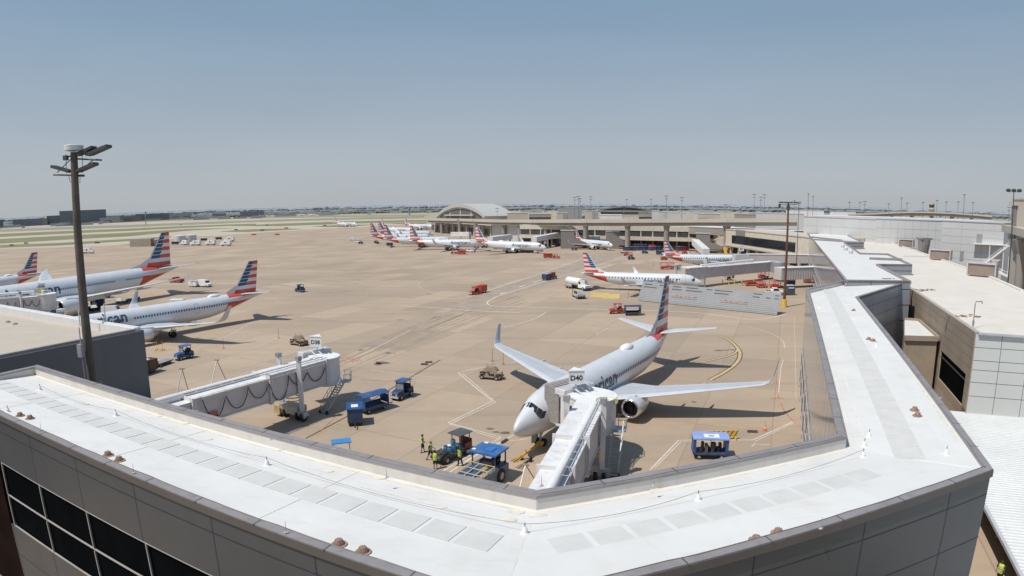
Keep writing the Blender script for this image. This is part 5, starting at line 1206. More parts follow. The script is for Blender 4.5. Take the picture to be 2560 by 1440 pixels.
for k, (x, y, d, hd_) in enumerate(((1437, 493, 700, 2), (1446, 491, 650, 2), (1450, 496, 750, 2), (1477, 492, 480, 2), (1567, 499, 800, 1), (1628, 498, 800, 1), (1666, 490, 430, 2), (1705, 494, 620, 2), (1886, 486, 520, 2), (1902, 493, 620, 2), (1911, 487, 560, 2), (1986, 502, 640, 1), (2021, 485, 380, 1), (2033, 492, 520, 1), (2000, 505, 560, 1), (2162, 504, 520, 2), (2254, 495, 430, 1), (2343, 501, 560, 1), (2366, 505, 620, 1), (2411, 487, 330, 1), (2433, 507, 480, 1), (2396, 505, 700, 1), (2124, 506, 900, 1), (2150, 506, 1000, 1), (2222, 510, 900, 1), (2268, 508, 900, 1), (2308, 506, 900, 1), (2523, 518, 420, 2))):
    mast(x, y, d, 'slim light mast on the horizon, '+('left of the tight trio', 'tallest of the tight trio', 'right one of the tight trio', 'just right of the tight trio', 'over the slate terminal', 'right of the slate terminal roof', 'above the right guideway columns', 'alone between the garage decks', 'tallest of the three before the rusty masts', 'shortest of the three before the rusty masts', 'right one of the three before the rusty masts', 'thin one directly behind the rusty masts', 'tall round-headed one right of the rusty masts', 'shorter round-headed one right of the rusty masts', 'faint one at the slim rusty mast', 'dark double-headed one left of the arched bridge', 'over the left end of the arched bridge', 'just right of the control tower', 'second right of the control tower', 'tallest one over the arched bridge', 'right of the tallest over the arched bridge', 'thin one left of the tallest', 'faint far left of the arched bridge', 'faint one above the long white shed', 'faint one left of the bridge crown', 'faint one on the bridge crown', 'faint one left of the control tower', 'short dark one left of the street lamp')[k], FM, r=.16*max(1, d/500), head=hd_, col=mat('far mast grey', (.16, .16, .17), .7))
mast(2535, 476, 150, 'three-headed dark street lamp by the tower at the right edge', None, 'street_lamp', .12, 4, col=LAMP)
for x, y, d, l in ((1458, 517, 420, 'first'), (1560, 518, 420, 'second'), (1661, 515, 400, 'third'), (1814, 512, 330, 'fourth'), (1335, 521, 480, 'leftmost'), (1243, 521, 560, 'faint leftmost'), (1070, 524, 640, 'one at the left end of')):
    mast(x, y, d, 'low pale multi-head lamp on the elevated guideway, the %s from the left' % l if 'one at' not in l else 'small lamp at the left end of the elevated guideway', 'lamps on the guideway', 'guideway_lamp', .13, 2, col=GREY)
# ------------------------------------------------------------------ terminals and background
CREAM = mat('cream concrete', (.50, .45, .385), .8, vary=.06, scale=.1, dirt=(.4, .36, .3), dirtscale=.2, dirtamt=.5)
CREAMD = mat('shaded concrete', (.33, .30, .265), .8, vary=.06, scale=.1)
HWIN = mat('hazy dark windows', (.06, .065, .07), .2, vary=.3, scale=.5)
WPAN = mat('pale grey wall panel', (.56, .56, .558), .55, .1, vary=.04, scale=.05, dirt=(.40, .40, .40), dirtscale=.15, dirtamt=.4)
WPJ = mat('pale panel joint', (.42, .42, .42), .7)
def ff(px, py, d): p = D(px, py, d); return V2(p.x, p.y)
def zt(px, py, d): return D(px, py, d).z
def block(name, label, cat, xa, xb, da, db, yt, depth, m, roof=None, z0=0., group=None, yb=None, build=True, kind=None):
    a, b = ff(xa, yt, da), ff(xb, yt, db); h = zt(xa, yt, da); L_ = (b-a).length; c = (a+b)/2; r = heading(a, b)
    t = thing(name, label, cat, (c.x, c.y, 0), r, group)
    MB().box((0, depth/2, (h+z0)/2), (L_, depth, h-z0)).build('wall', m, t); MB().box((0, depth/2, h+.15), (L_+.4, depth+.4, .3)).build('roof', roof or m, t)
    return t, L_, h
# elevated guideway
gy = [(1068, 546, 540), (1150, 547, 470), (1230, 549, 410), (1330, 549, 350), (1464, 548.5, 322), (1570, 548, 312), (1668, 547.5, 308), (1815, 546.5, 300), (1990, 546, 300)]
gp = [D(x, y, d) for x, y, d in gy]; t = thing('elevated_guideway', 'long cream elevated train guideway on round columns crossing behind the far apron', 'guideway', (gp[4].x, gp[4].y, 0)); o = Vector((gp[4].x, gp[4].y, 0))
dk, bt, ed = MB(), MB(), MB()
for a, b in zip(gp, gp[1:]):
    a = a-o; b = b-o; d = (b-a).normalized(); n = Vector((-d.y, d.x, 0)); a = a-d*.6; b = b+d*.6
    dk.bar(a-Vector((0, 0, .9)), b-Vector((0, 0, .9)), .5, 1.8); bt.bar(a+n*3.4-Vector((0, 0, 2.4)), b+n*3.4-Vector((0, 0, 2.4)), 5.6, 2.2); ed.bar(a+n*6.6-Vector((0, 0, .7)), b+n*6.6-Vector((0, 0, .7)), .5, 1.4)
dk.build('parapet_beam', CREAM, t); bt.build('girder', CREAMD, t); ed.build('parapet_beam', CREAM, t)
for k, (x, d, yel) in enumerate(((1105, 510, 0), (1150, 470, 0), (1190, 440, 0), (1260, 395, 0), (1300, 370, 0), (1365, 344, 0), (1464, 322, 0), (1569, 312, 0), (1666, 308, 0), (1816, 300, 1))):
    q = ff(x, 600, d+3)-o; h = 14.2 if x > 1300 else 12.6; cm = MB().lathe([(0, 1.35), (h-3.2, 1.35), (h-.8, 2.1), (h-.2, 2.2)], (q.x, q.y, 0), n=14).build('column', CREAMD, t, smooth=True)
    if yel: MB().lathe([(0, 1.9), (2.6, 1.8), (2.7, 1.3)], (q.x, q.y, 0), n=12).build('column_guard', YEL, cm)
# concourse with window row under the guideway
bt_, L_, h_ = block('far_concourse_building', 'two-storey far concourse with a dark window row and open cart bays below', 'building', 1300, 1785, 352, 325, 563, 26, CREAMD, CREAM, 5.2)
t = bt_
MB().box((0, -.2, h_-1.1), (L_, .5, 2.2)).build('fascia', TAN, t); MB().box((0, -.6, 4.9), (L_, 1.4, 1.9)).build('ledge', TAN, t); MB().box((0, 10, 2.), (L_, 12, 4.)).build('bay_back_wall', HWIN, t)
for k in range(17):
    x = -L_/2+L_*(k+.5)/17; wn = MB().box((x, -.05, 8.), (L_/17-1., .2, 3.6)).build('window', HWIN, t); MB().box((x+L_/34, -.14, 8.), (.45, .3, 4.2)).build('frame', TAN, wn)
    MB().box((x+L_/34, 1., 2), (.7, .7, 4.)).build('bay_column', CREAMD, t)
t, L_, h_ = block('end_concourse_building', 'cream stone building with a long dark band window above open bays', 'building', 1815, 2045, 300, 232, 574, 20, TAN, CREAM, 3.6)
MB().box((-4, -.06, 7.3), (L_*.72, .2, 3.6)).build('window', GLASS, t); MB().box((0, 8, 1.8), (L_, 8, 3.6)).build('bay_back_wall', HWIN, t); MB().box((0, -.25, 4.2), (L_, .5, .7)).build('ledge', CREAM, t)
for k in range(9): MB().box((-L_/2+L_*(k+.5)/9, 1, 1.8), (1.1, 1.1, 3.6)).build('bay_column', CREAM, t)
MB().box((-L_*.3, -.1, 10.5), (9, .3, 2.6)).build('brown_panel', GB, t)
bk, L_, h_ = block('roofed_link_building', 'low white-roofed link building above the cream stone building', 'building', 1700, 1985, 330, 290, 566, 14, CREAMD, WHITE2, 8)
# near corner of far concourse
t, L_, h_ = block('far_corner_building', 'cream concourse corner with concrete fins and dark panes at the left end of the guideway', 'building', 1078, 1232, 560, 425, 556, 30, CREAMD, CREAM)
for k in range(9):
    x = -L_/2+L_*(k+.4)/9; wn = MB().box((x, -.06, h_-4.2), (L_/13, .3, 4.4)).build('window', HWIN, t); MB().box((x+L_/15, -.8, h_/2), (1.6, 2.2, h_)).build('fin', CREAM, t)
t, L_, h_ = block('far_corner_building', 'plain pale block at the inner corner of the far concourse', 'building', 1228, 1345, 425, 352, 558, 20, WPAN, CREAM)
# arched terminal
a, b = ff(1093, 540, 640), ff(1213, 540, 590); c = (a+b)/2; r = heading(a, b); W_ = (b-a).length; h0 = zt(1150, 548, 610)-1
t = thing('arched_terminal', 'pale terminal with a big arched roof and dark arched glazing behind the guideway', 'building', (c.x, c.y, 0), r)
def arch(w, z0, rise, n=16, ins=0): return [(-w/2+w*i/n, z0+rise*(1-(2*i/n-1)**2)) for i in range(n+1)]
hz = zt(1150, 541, 610); rise = zt(1150, 514, 610)-hz
pts = arch(W_, hz, rise); depth = 30
fr1 = [(x, 0, z) for x, z in pts]+[(W_/2, 0, 0), (-W_/2, 0, 0)]; bk1 = [(x+9, depth, z) for x, z in pts]+[(W_/2+9, depth, 0), (-W_/2+9, depth, 0)]
MB().loft([fr1, bk1]).build('hall', WPAN, t)
ra_ = MB(); p2 = arch(W_+3, hz+.4, rise+1.4)
ra_.loft([[(x, -2, z) for x, z in p2]+[(x, -2, z-1.6) for x, z in pts[::-1]], [(x+9.5, depth+1, z) for x, z in p2]+[(x+9.5, depth+1, z-1.6) for x, z in pts[::-1]]]).build('roof', mat('pale arched roof', (.46, .45, .42), .6, vary=.04), t)
for k in range(4):
    xs = [-W_*.44+W_*.88*(k+.06)/4, -W_*.44+W_*.88*(k+.94)/4]; f_ = lambda x: hz+rise*(1-(2*x/W_)**2)-3.2
    n = 6; xx = [xs[0]+(xs[1]-xs[0])*i/n for i in range(n+1)]
    MB().poly([(x, -.35, max(f_(x), h0-4)) for x in xx]+[(xs[1], -.35, h0-8), (xs[0], -.35, h0-8)]).build('window', mat('hazy arch glazing', (.13, .135, .13), .2, vary=.1), t)
MB().box((0, -1.5, hz+1.2), (W_*.6, 3., 1.2)).build('fascia', CREAM, t)
# second arched terminal (darker, behind)
t, L_, h_ = block('arched_terminal', 'distant dark-glazed terminal with a shallow curved roof on the horizon', 'building', 1462, 1662, 760, 760, 534, 60, mat('hazy slate glazing', (.17, .19, .21), .4, vary=.06), None)
pts = arch(L_*1.06, h_-4, zt(1560, 517.5, 760)-h_+4, 18)
MB().loft([[(x, -8, z+.9) for x, z in pts]+[(x, -8, z-.6) for x, z in pts[::-1]], [(x, 62, z+.9) for x, z in pts]+[(x, 62, z-.6) for x, z in pts[::-1]]]).build('curved_roof', mat('slate arched roof', (.20, .22, .235), .6), t)
MB().loft([[(x, -7, z-.6) for x, z in pts]+[(pts[-1][0], -7, h_-6), (pts[0][0], -7, h_-6)], [(x, -6, z-.6) for x, z in pts]+[(pts[-1][0], -6, h_-6), (pts[0][0], -6, h_-6)]]).build('arched_glazing', HWIN, t)
for k in (-.32, .32): MB().box((L_*k, -9, h_/2), (5, 2, h_+4)).build('buttress', LGREY, t)
for k in range(4): MB().box((0, -9.5, 3+k*4.4), (L_*.95, 1, 1.4)).build('balcony_band', CREAMD, t)
# roof clutter of the terminal district
TG = 'low roofs of the terminal district'
for k, (xa, xb, d, yt, yb_, mm, lab) in enumerate(((1268, 1320, 560, 533, 0, CREAM, 'cream flat roof right of the arched terminal'), (1322, 1378, 560, 536, 0, CREAMD, 'brownish low roof between lamps near the first mast group'), (1392, 1420, 470, 532, 0, CREAM, 'small cream penthouse with a grey face, left one'), (1462, 1495, 470, 527, 0, CREAM, 'small cream penthouse with a grey face, right one'), (1500, 1555, 450, 538, 0, WHITE2, 'white tented roof before the slate terminal'),
    (1555, 1612, 520, 541, 0, TAN, 'thin cream deck below the slate terminal'), (1596, 1640, 520, 533, 0, CREAMD, 'dark-banded garage deck in the middle'), (1640, 1700, 560, 531, 0, WPAN, 'pale grey parking roof left of two masts'), (1745, 1800, 480, 535, 0, CREAM, 'brown-striped garage deck, left one'), (1836, 1890, 470, 536, 0, CREAMD, 'brown-striped garage deck, right one'), (1630, 1648, 430, 527, 0, WPAN, 'small white rooftop box behind the guideway'), (1706, 1716, 420, 532, 0, WPAN, 'white stair tower left of the garage decks'), (1733, 1745, 420, 532, 0, WPAN, 'white stair tower right of the first one'),
    (1890, 2010, 420, 533, 0, WPAN, 'long pale flat roof right of the garage decks'), (1395, 1455, 900, 519.5, 0, mat('hazy block', (.30, .31, .32), .8, vary=.05), 'hazy block on the skyline left of the slate terminal'), (1965, 2060, 700, 526, 0, WHITE2, 'white low sheds behind the rusty masts'), (2075, 2140, 800, 529.5, 0, WHITE2, 'long thin white shed on the right skyline'))):
    t, L_, h_ = block('terminal_roof_block', lab, 'building', xa, xb, d, d, yt, 25, mm, None, 0, TG)
    if 'brown' in lab or 'dark-banded' in lab:
        for z in (.35, .7): MB().box((0, -.2, h_*z+1), (L_*.94, .3, 1.6)).build('opening', HWIN, t)
    if 'penthouse' in lab: MB().box((L_*.24, -.2, h_*.5), (L_*.4, .3, h_*.9)).build('grey_face', GREY, t)
# pale panelled buildings on the right
WG = 'pale panelled blocks on the right'
def panel_block(lab, xa, xb, da, db, yt, depth, vj, hj, z0=0.):
    a, b = ff(xa, yt, da), ff(xb, yt, db); h = zt(xa, yt, da); t = thing('panelled_building', lab, 'building', (a.x, a.y, 0), 0, WG); o = a; mb = MB(); L_ = (b-a).length
    wall(mb, V2(0, 0), b-a, z0, h, hj(h), [L_*i/vj for i in range(1, vj)], out=1, eps=.03, jw=.11, t=.6)
    d = (b-a).normalized(); n = Vector((-d.y, d.x, 0)); mb.cur = 0; q = b-a
    mb.prism([(n.x*.6, n.y*.6), (q.x+n.x*.6, q.y+n.y*.6), (q.x+n.x*depth, q.y+n.y*depth), (n.x*depth, n.y*depth)], z0, h-.2); mb.build('wall', [WPAN, WPJ], t)
    MB().prism([(-n.x*.2, -n.y*.2), (q.x-n.x*.2, q.y-n.y*.2), (q.x+n.x*depth, q.y+n.y*depth), (n.x*depth, n.y*depth)], h, h+.25).build('roof', LGREY, t); return t, a, b, h
panel_block('pale panelled block behind the end of the white wing roof', 2010, 2192, 268, 240, 541.5, 30, 5, lambda h: [h-3.5, h-7, h-10.5, h-14])
panel_block('pale panelled block in the middle with a grid of joints', 2190, 2360, 236, 236, 547, 30, 9, lambda h: [h-3.2*i for i in range(1, 6)])
t, a, b, h = panel_block('large pale panelled block with a grey door and white outdoor stairs', 2356, 2512, 212, 205, 552, 34, 3, lambda h: [h-2.2*i for i in range(1, 9)])
o = a; d = (b-a).normalized(); n = Vector((d.y, -d.x, 0)); L_ = (b-a).length
def onw(px, py): # point on that wall plane under a photo pixel
    r_ = ray(px, py); E0 = Vector((0, 0, EYE)); k = (n.dot(a-E0))/n.dot(r_); return E0+r_*k-o
for (x0, y0, x1, y1, nm) in ((2441, 586, 2456, 607, 'door'), (2399, 628, 2410, 652, 'side_door')):
    p, q = onw(x0, y1), onw(x1, y0); MB().add([P3(p+n*.06, p.z), P3(Vector((q.x, q.y, 0))+n*.06, p.z), P3(Vector((q.x, q.y, 0))+n*.06, q.z), P3(p+n*.06, q.z)], [(0, 1, 2, 3)]).build(nm, GREY, t)
st = MB(); p, q = onw(2438, 609), onw(2526, 613); st.bar(p+n*1.2, q+n*1.2, 2.4, .25)
l0, l1 = onw(2528, 614)+n*2, onw(2467, 660)+n*2; st.bar(l0, l1, 1.3, .5); l2 = onw(2530, 690)+n*2.5; st.bar(l1+n*1.2, l2+n*.4, 1.3, .5); st.bar(l0+Vector((0, 0, 1)), l1+Vector((0, 0, 1)), .12); st.bar(l1+n*1.2+Vector((0, 0, 1)), l2+Vector((0, 0, 1))+n*.4, .12); st.bar(l1-d*2, l1+d*2+n*1.5, 2.2, .25)
st.build('stairs', WHITE, t)
cs = MB()
for x, y in ((2482, 613), (2517, 613), (2495, 655), (2530, 640)):
    p = onw(x, y)+n*2.2; cs.bar((p.x, p.y, 0), (p.x, p.y, p.z), .22)
each(cs, 'stair_post', WHITE, t)
# tower at the right edge, road deck, control tower, arched overpass
t, L_, h_ = block('edge_tower_building', 'cream tower with a brown recess cut by the right edge of the photo', 'building', 2532, 2600, 160, 150, 499, 18, CREAM, None)
MB().box((-L_/2+1.2, -.1, h_-5), (2., .4, 7)).build('recess', GB, t); MB().box((-L_/2+1, -.2, h_-.9), (3.4, .8, .8)).build('balcony', CREAM, t)
t = thing('road_overpass', 'grey road deck on a dark column leaving the right edge of the photo', 'overpass', D(2530, 570, 150)*Vector((1, 1, 0)) if False else (D(2530, 570, 150).x, D(2530, 570, 150).y, 0))
o = t.location; a, b = D(2548, 561, 172), D(2680, 585, 120); MB().bar(a-Vector((o.x, o.y, 1)), b-Vector((o.x, o.y, 1)), 8, 1.6).build('deck', CREAM, t); MB().bar(a-Vector((o.x, o.y, 2.6)), b-Vector((o.x, o.y, 2.6)), 5, 1.8).build('girder', GREY, t)
q = D(2552, 640, 150)-Vector((o.x, o.y, 0)); MB().lathe([(0, .9), (14, .9), (17, 1.9)], (q.x, q.y, 0), n=12).build('column', CREAMD, t)
q = D(2310, 610, 195); t = thing('guideway_pier', 'dark flared concrete pier standing beyond the hall roof', 'pier', (q.x, q.y, 0)); hh = zt(2310, 598, 195); MB().lathe([(0, .9), (hh*.6, 1.), (hh*.9, 1.7), (hh, 1.8)], n=12).build('shaft', GB, t); MB().box((0, 0, hh+.2), (3.6, 3, .4)).build('pier_cap', GB, t)
q = D(2329, 530, 900); hh = zt(2329, 508, 900); t = thing('control_tower', 'tan control tower with a flared cab on the right horizon', 'control tower', (q.x, q.y, 0)); k = hh/24
CT = mat('hazy tan concrete', (.40, .37, .33), .8, vary=.05); MB().lathe([(0, 2.6), (hh-12, 2.3), (hh-9, 3.8), (hh-7, 3.9), (hh-6, 3.), (hh-1.5, 3.6), (hh, 3.3)], n=12).build('shaft', CT, t); MB().lathe([(hh-5.6, 3.2), (hh-2, 3.62)], n=12).build('cab_glass', HWIN, t)
pts = [(2120, 536), (2180, 534.5), (2230, 532), (2280, 530.5), (2330, 531), (2380, 533), (2430, 536.5), (2480, 541)]
ap_ = [D(x, y, 520) for x, y in pts]; t = thing('arched_overpass', 'long gently arched road bridge low on the right horizon', 'overpass', (ap_[3].x, ap_[3].y, 0)); o = Vector((ap_[3].x, ap_[3].y, 0)); m1, m2 = MB(), MB()
for a, b in zip(ap_, ap_[1:]): m1.bar(a-o, b-o, 8, 1.1); m2.bar(a-o-Vector((0, 0, 1.5)), b-o-Vector((0, 0, 1.5)), 6, 2.)
m1.build('deck', CREAM, t); m2.build('girder', CREAMD, t)
cm = MB()
for p in ap_[1:-1]: cm.lathe([(0, 1.4), (p.z-2.4, 1.4)], (p.x-o.x, p.y-o.y, 0), n=8)
each(cm, 'column', CREAMD, t)
t, L_, h_ = block('low_roof_slab', 'wide low pale roof in front of the arched bridge', 'building', 2030, 2500, 300, 300, 540, 40, WPAN, WHITE2, 0)
# far hangars on the left
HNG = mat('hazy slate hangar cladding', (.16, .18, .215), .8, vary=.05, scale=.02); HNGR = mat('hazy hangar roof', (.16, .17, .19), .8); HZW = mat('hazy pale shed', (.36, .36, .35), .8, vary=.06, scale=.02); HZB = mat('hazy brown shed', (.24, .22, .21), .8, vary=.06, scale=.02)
HG = 'sheds and hangars along the far field'
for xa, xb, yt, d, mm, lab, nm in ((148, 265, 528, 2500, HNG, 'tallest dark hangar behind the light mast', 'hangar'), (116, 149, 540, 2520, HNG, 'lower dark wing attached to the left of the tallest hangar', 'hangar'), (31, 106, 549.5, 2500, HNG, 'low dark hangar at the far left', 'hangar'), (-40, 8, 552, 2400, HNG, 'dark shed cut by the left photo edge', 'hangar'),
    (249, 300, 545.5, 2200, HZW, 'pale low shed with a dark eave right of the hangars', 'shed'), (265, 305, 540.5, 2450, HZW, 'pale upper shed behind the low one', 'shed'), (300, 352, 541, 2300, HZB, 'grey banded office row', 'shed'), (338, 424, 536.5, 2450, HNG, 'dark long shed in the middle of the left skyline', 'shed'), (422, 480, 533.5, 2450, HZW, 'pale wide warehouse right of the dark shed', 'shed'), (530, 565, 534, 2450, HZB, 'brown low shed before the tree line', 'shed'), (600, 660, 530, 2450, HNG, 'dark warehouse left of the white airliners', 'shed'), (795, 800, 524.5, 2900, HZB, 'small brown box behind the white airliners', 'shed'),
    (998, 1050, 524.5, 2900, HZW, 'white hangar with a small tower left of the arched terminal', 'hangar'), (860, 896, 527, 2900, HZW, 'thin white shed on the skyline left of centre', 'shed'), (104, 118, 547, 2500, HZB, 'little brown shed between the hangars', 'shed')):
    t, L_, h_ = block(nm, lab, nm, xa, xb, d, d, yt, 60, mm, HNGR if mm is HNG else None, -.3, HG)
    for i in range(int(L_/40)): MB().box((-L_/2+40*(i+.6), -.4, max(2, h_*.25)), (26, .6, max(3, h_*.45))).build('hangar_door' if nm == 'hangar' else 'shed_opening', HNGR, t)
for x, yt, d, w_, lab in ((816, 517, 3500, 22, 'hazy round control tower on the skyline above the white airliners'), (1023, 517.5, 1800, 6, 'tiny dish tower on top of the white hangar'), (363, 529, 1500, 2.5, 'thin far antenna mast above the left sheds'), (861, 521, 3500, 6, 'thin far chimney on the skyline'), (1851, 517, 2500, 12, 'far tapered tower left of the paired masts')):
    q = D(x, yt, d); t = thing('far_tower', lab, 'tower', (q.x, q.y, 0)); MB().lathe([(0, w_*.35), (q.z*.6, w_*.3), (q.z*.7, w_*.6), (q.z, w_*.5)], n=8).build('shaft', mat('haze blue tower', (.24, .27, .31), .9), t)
# tree line and town far beyond the field
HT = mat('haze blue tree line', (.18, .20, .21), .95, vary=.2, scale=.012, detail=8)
def treeband(d, x0, x1, base_y, amp, seed, m, name, lab):
    random.seed(seed); mb = MB(); x = x0; hs = []
    while x < x1:
        p = D(x, 540, d+random.uniform(-60, 60)); h = base_y*random.uniform(1-amp, 1.0); w_ = d*random.uniform(.006, .013)
        n = 7
        ring0 = [(p.x+w_*cos(2*pi*i/n), p.y+w_*sin(2*pi*i/n), -.3) for i in range(n)]; ring1 = [(p.x+w_*1.1*cos(2*pi*i/n+.3), p.y+w_*sin(2*pi*i/n+.3), h*random.uniform(.5, .72)) for i in range(n)]; ring2 = [(p.x+w_*.55*cos(2*pi*i/n), p.y+w_*.5*sin(2*pi*i/n), h*random.uniform(.85, 1.)) for i in range(n)]
        mb.loft([ring0, ring1, ring2]); x += random.uniform(4, 9)*2600/d/1.3
    return tag(mb.build(name, m), lab, 'tree line', None, 'stuff')
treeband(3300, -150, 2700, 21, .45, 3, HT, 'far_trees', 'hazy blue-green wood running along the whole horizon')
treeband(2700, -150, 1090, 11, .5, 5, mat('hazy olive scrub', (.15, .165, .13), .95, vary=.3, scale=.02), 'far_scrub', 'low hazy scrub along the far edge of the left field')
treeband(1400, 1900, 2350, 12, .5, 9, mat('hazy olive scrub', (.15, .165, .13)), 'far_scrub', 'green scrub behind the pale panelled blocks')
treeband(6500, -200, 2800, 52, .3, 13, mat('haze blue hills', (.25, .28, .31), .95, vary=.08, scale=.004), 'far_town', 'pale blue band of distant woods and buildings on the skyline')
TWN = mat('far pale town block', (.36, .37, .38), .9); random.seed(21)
mb = MB()
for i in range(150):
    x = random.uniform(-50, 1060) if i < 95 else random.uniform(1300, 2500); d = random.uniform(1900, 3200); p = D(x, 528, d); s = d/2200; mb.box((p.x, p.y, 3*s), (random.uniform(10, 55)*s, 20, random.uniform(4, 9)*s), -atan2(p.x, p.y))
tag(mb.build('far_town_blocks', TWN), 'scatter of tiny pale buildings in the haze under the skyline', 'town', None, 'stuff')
random.seed(11)
for x, y, lab in ((29, 614.6, 'nearest the left edge'), (65, 609.6, 'second from the left edge'), (590, 575.5, 'on the left half of the grass island'), (656, 577, 'in the middle of the grass island'), (716, 571.5, 'at the right end of the grass island'), (812, 565, 'left one on the strip before the far row'), (872, 564.6, 'right one on the strip before the far row'), (667, 564, 'on the long strip above the island'), (452, 563.5, 'on the strip behind the white trucks'), (243, 609, 'by the catering truck'), (635, 588.5, 'orange-brown one right of the white trucks'), (693, 588, 'orange one alone on the apron edge')):
    p = G(x, y); t = thing('taxiway_sign', 'small dark taxiway sign '+lab, 'sign', p, 0, 'small taxiway signs on the field'); o_ = 'orange' in lab; MB().box((0, 0, .75), (4.5, .4, 1.1)).build('panel', RED if o_ else DARK, t); MB().box((-1.4, 0, .1), (.1, .1, .2)).box((1.4, 0, .1), (.1, .1, .2)).each_('leg', DARK, t)
a, b = G(325, 618), G(377, 616); t = thing('ground_shed', 'flat tan shed with a brown end behind the tall striped tail', 'building', (a.x, a.y, 0), heading(a, b)); L_ = (b-a).length
MB().box((L_/2, 4, 2.7), (L_, 8, 5.4)).build('wall', mat('tan shed', (.40, .35, .28), .8), t); MB().box((L_+4, 5, 2.2), (8, 6, 4.4)).build('brown_annex', mat('brown shed', (.26, .17, .13), .8), t)
# ------------------------------------------------------------------ blast fence
a, b = G(1594, 752), G(1942, 789); ta, tb = D(1598, 711, G(1594, 752).xy.length+3.4), D(1951, 739, G(1942, 789).xy.length+2.6)
t = thing('blast_fence', 'long slanted grey corrugated blast fence with faded NO PARKING lettering', 'blast fence', (a.x, a.y, 0)); o = Vector((a.x, a.y, 0)); FNC = mat('blast fence steel', (.22, .225, .23), .6, .1, vary=.05, scale=.3, dirt=(.33, .33, .33), dirtscale=.4, dirtamt=.5)
d = (b-a).normalized(); back = Vector((-d.y, d.x, 0)); nU = 60; mb = MB(); H_ = 4.1; prof_ = []
L_ = (b-a).length; NR = 22
for j in range(NR+1):
    q = j/NR; y = 2.6*q**1.15; z = H_*q; w_ = .02*(1 if j % 2 else -1); prof_.append((y+w_*.8, z-w_*.3+.12))
z_ = []
for j, (y, z) in enumerate(prof_):
    z_.append([Vector((0, 0, z))+back*y, d*L_+Vector((0, 0, z))+back*y])
vs = [v for r_ in z_ for v in r_]; mb.add(vs, [(2*j, 2*j+1, 2*j+3, 2*j+2) for j in range(NR)]); mb.build('deflector', FNC, t)
sl = MB(); lit = MB(); random.seed(5)
def onf(s, z, off): q = (z-.12)/H_; return d*s+back*(2.6*max(q, 0)**1.15-off)+Vector((0, 0, z+off*.5))
s = .6
while s < L_-1:
    ln = random.uniform(1.4, 4.6)
    for z in (3.15, 3.75):
        if random.random() < .8:
            m_ = lit if random.random() < .12 else sl; e_ = min(s+ln*random.uniform(.6, 1), L_-.3); m_.add([onf(s, z, .10), onf(e_, z, .10), onf(e_, z+.11, .10), onf(s, z+.11, .10)], [(0, 1, 2, 3)])
    s += ln+.5
each(sl, 'slot', DARK, t); each(lit, 'lit_slot', WHITE, t)
for px in (1715, 1839):
    sc = (px-1594)/(1942-1594)*L_; tm = text_mb('NO PARKING', 1.0, .02); tm.v = [tuple(onf(sc+x, 1.5+y*.85, .11)) for x, y, _ in tm.v]; tm.build('lettering', mat('faded red stencil', (.40, .27, .25), .7, vary=.3, scale=1.5), t)
sb = MB(); s = 0.
while s <= L_: p0 = d*s; sb.bar(onf(s, 3.9, -.12), p0+back*4.2+Vector((0, 0, .05)), .14); sb.bar(onf(s, 2., -.12), p0+back*3.4+Vector((0, 0, .05)), .12); s += L_/12
sb.build('back_brace', GREY, t); random.seed(3)
def _bump(mb, m, t): each(mb, 'bumper', m, t)
MB.bump = _bump
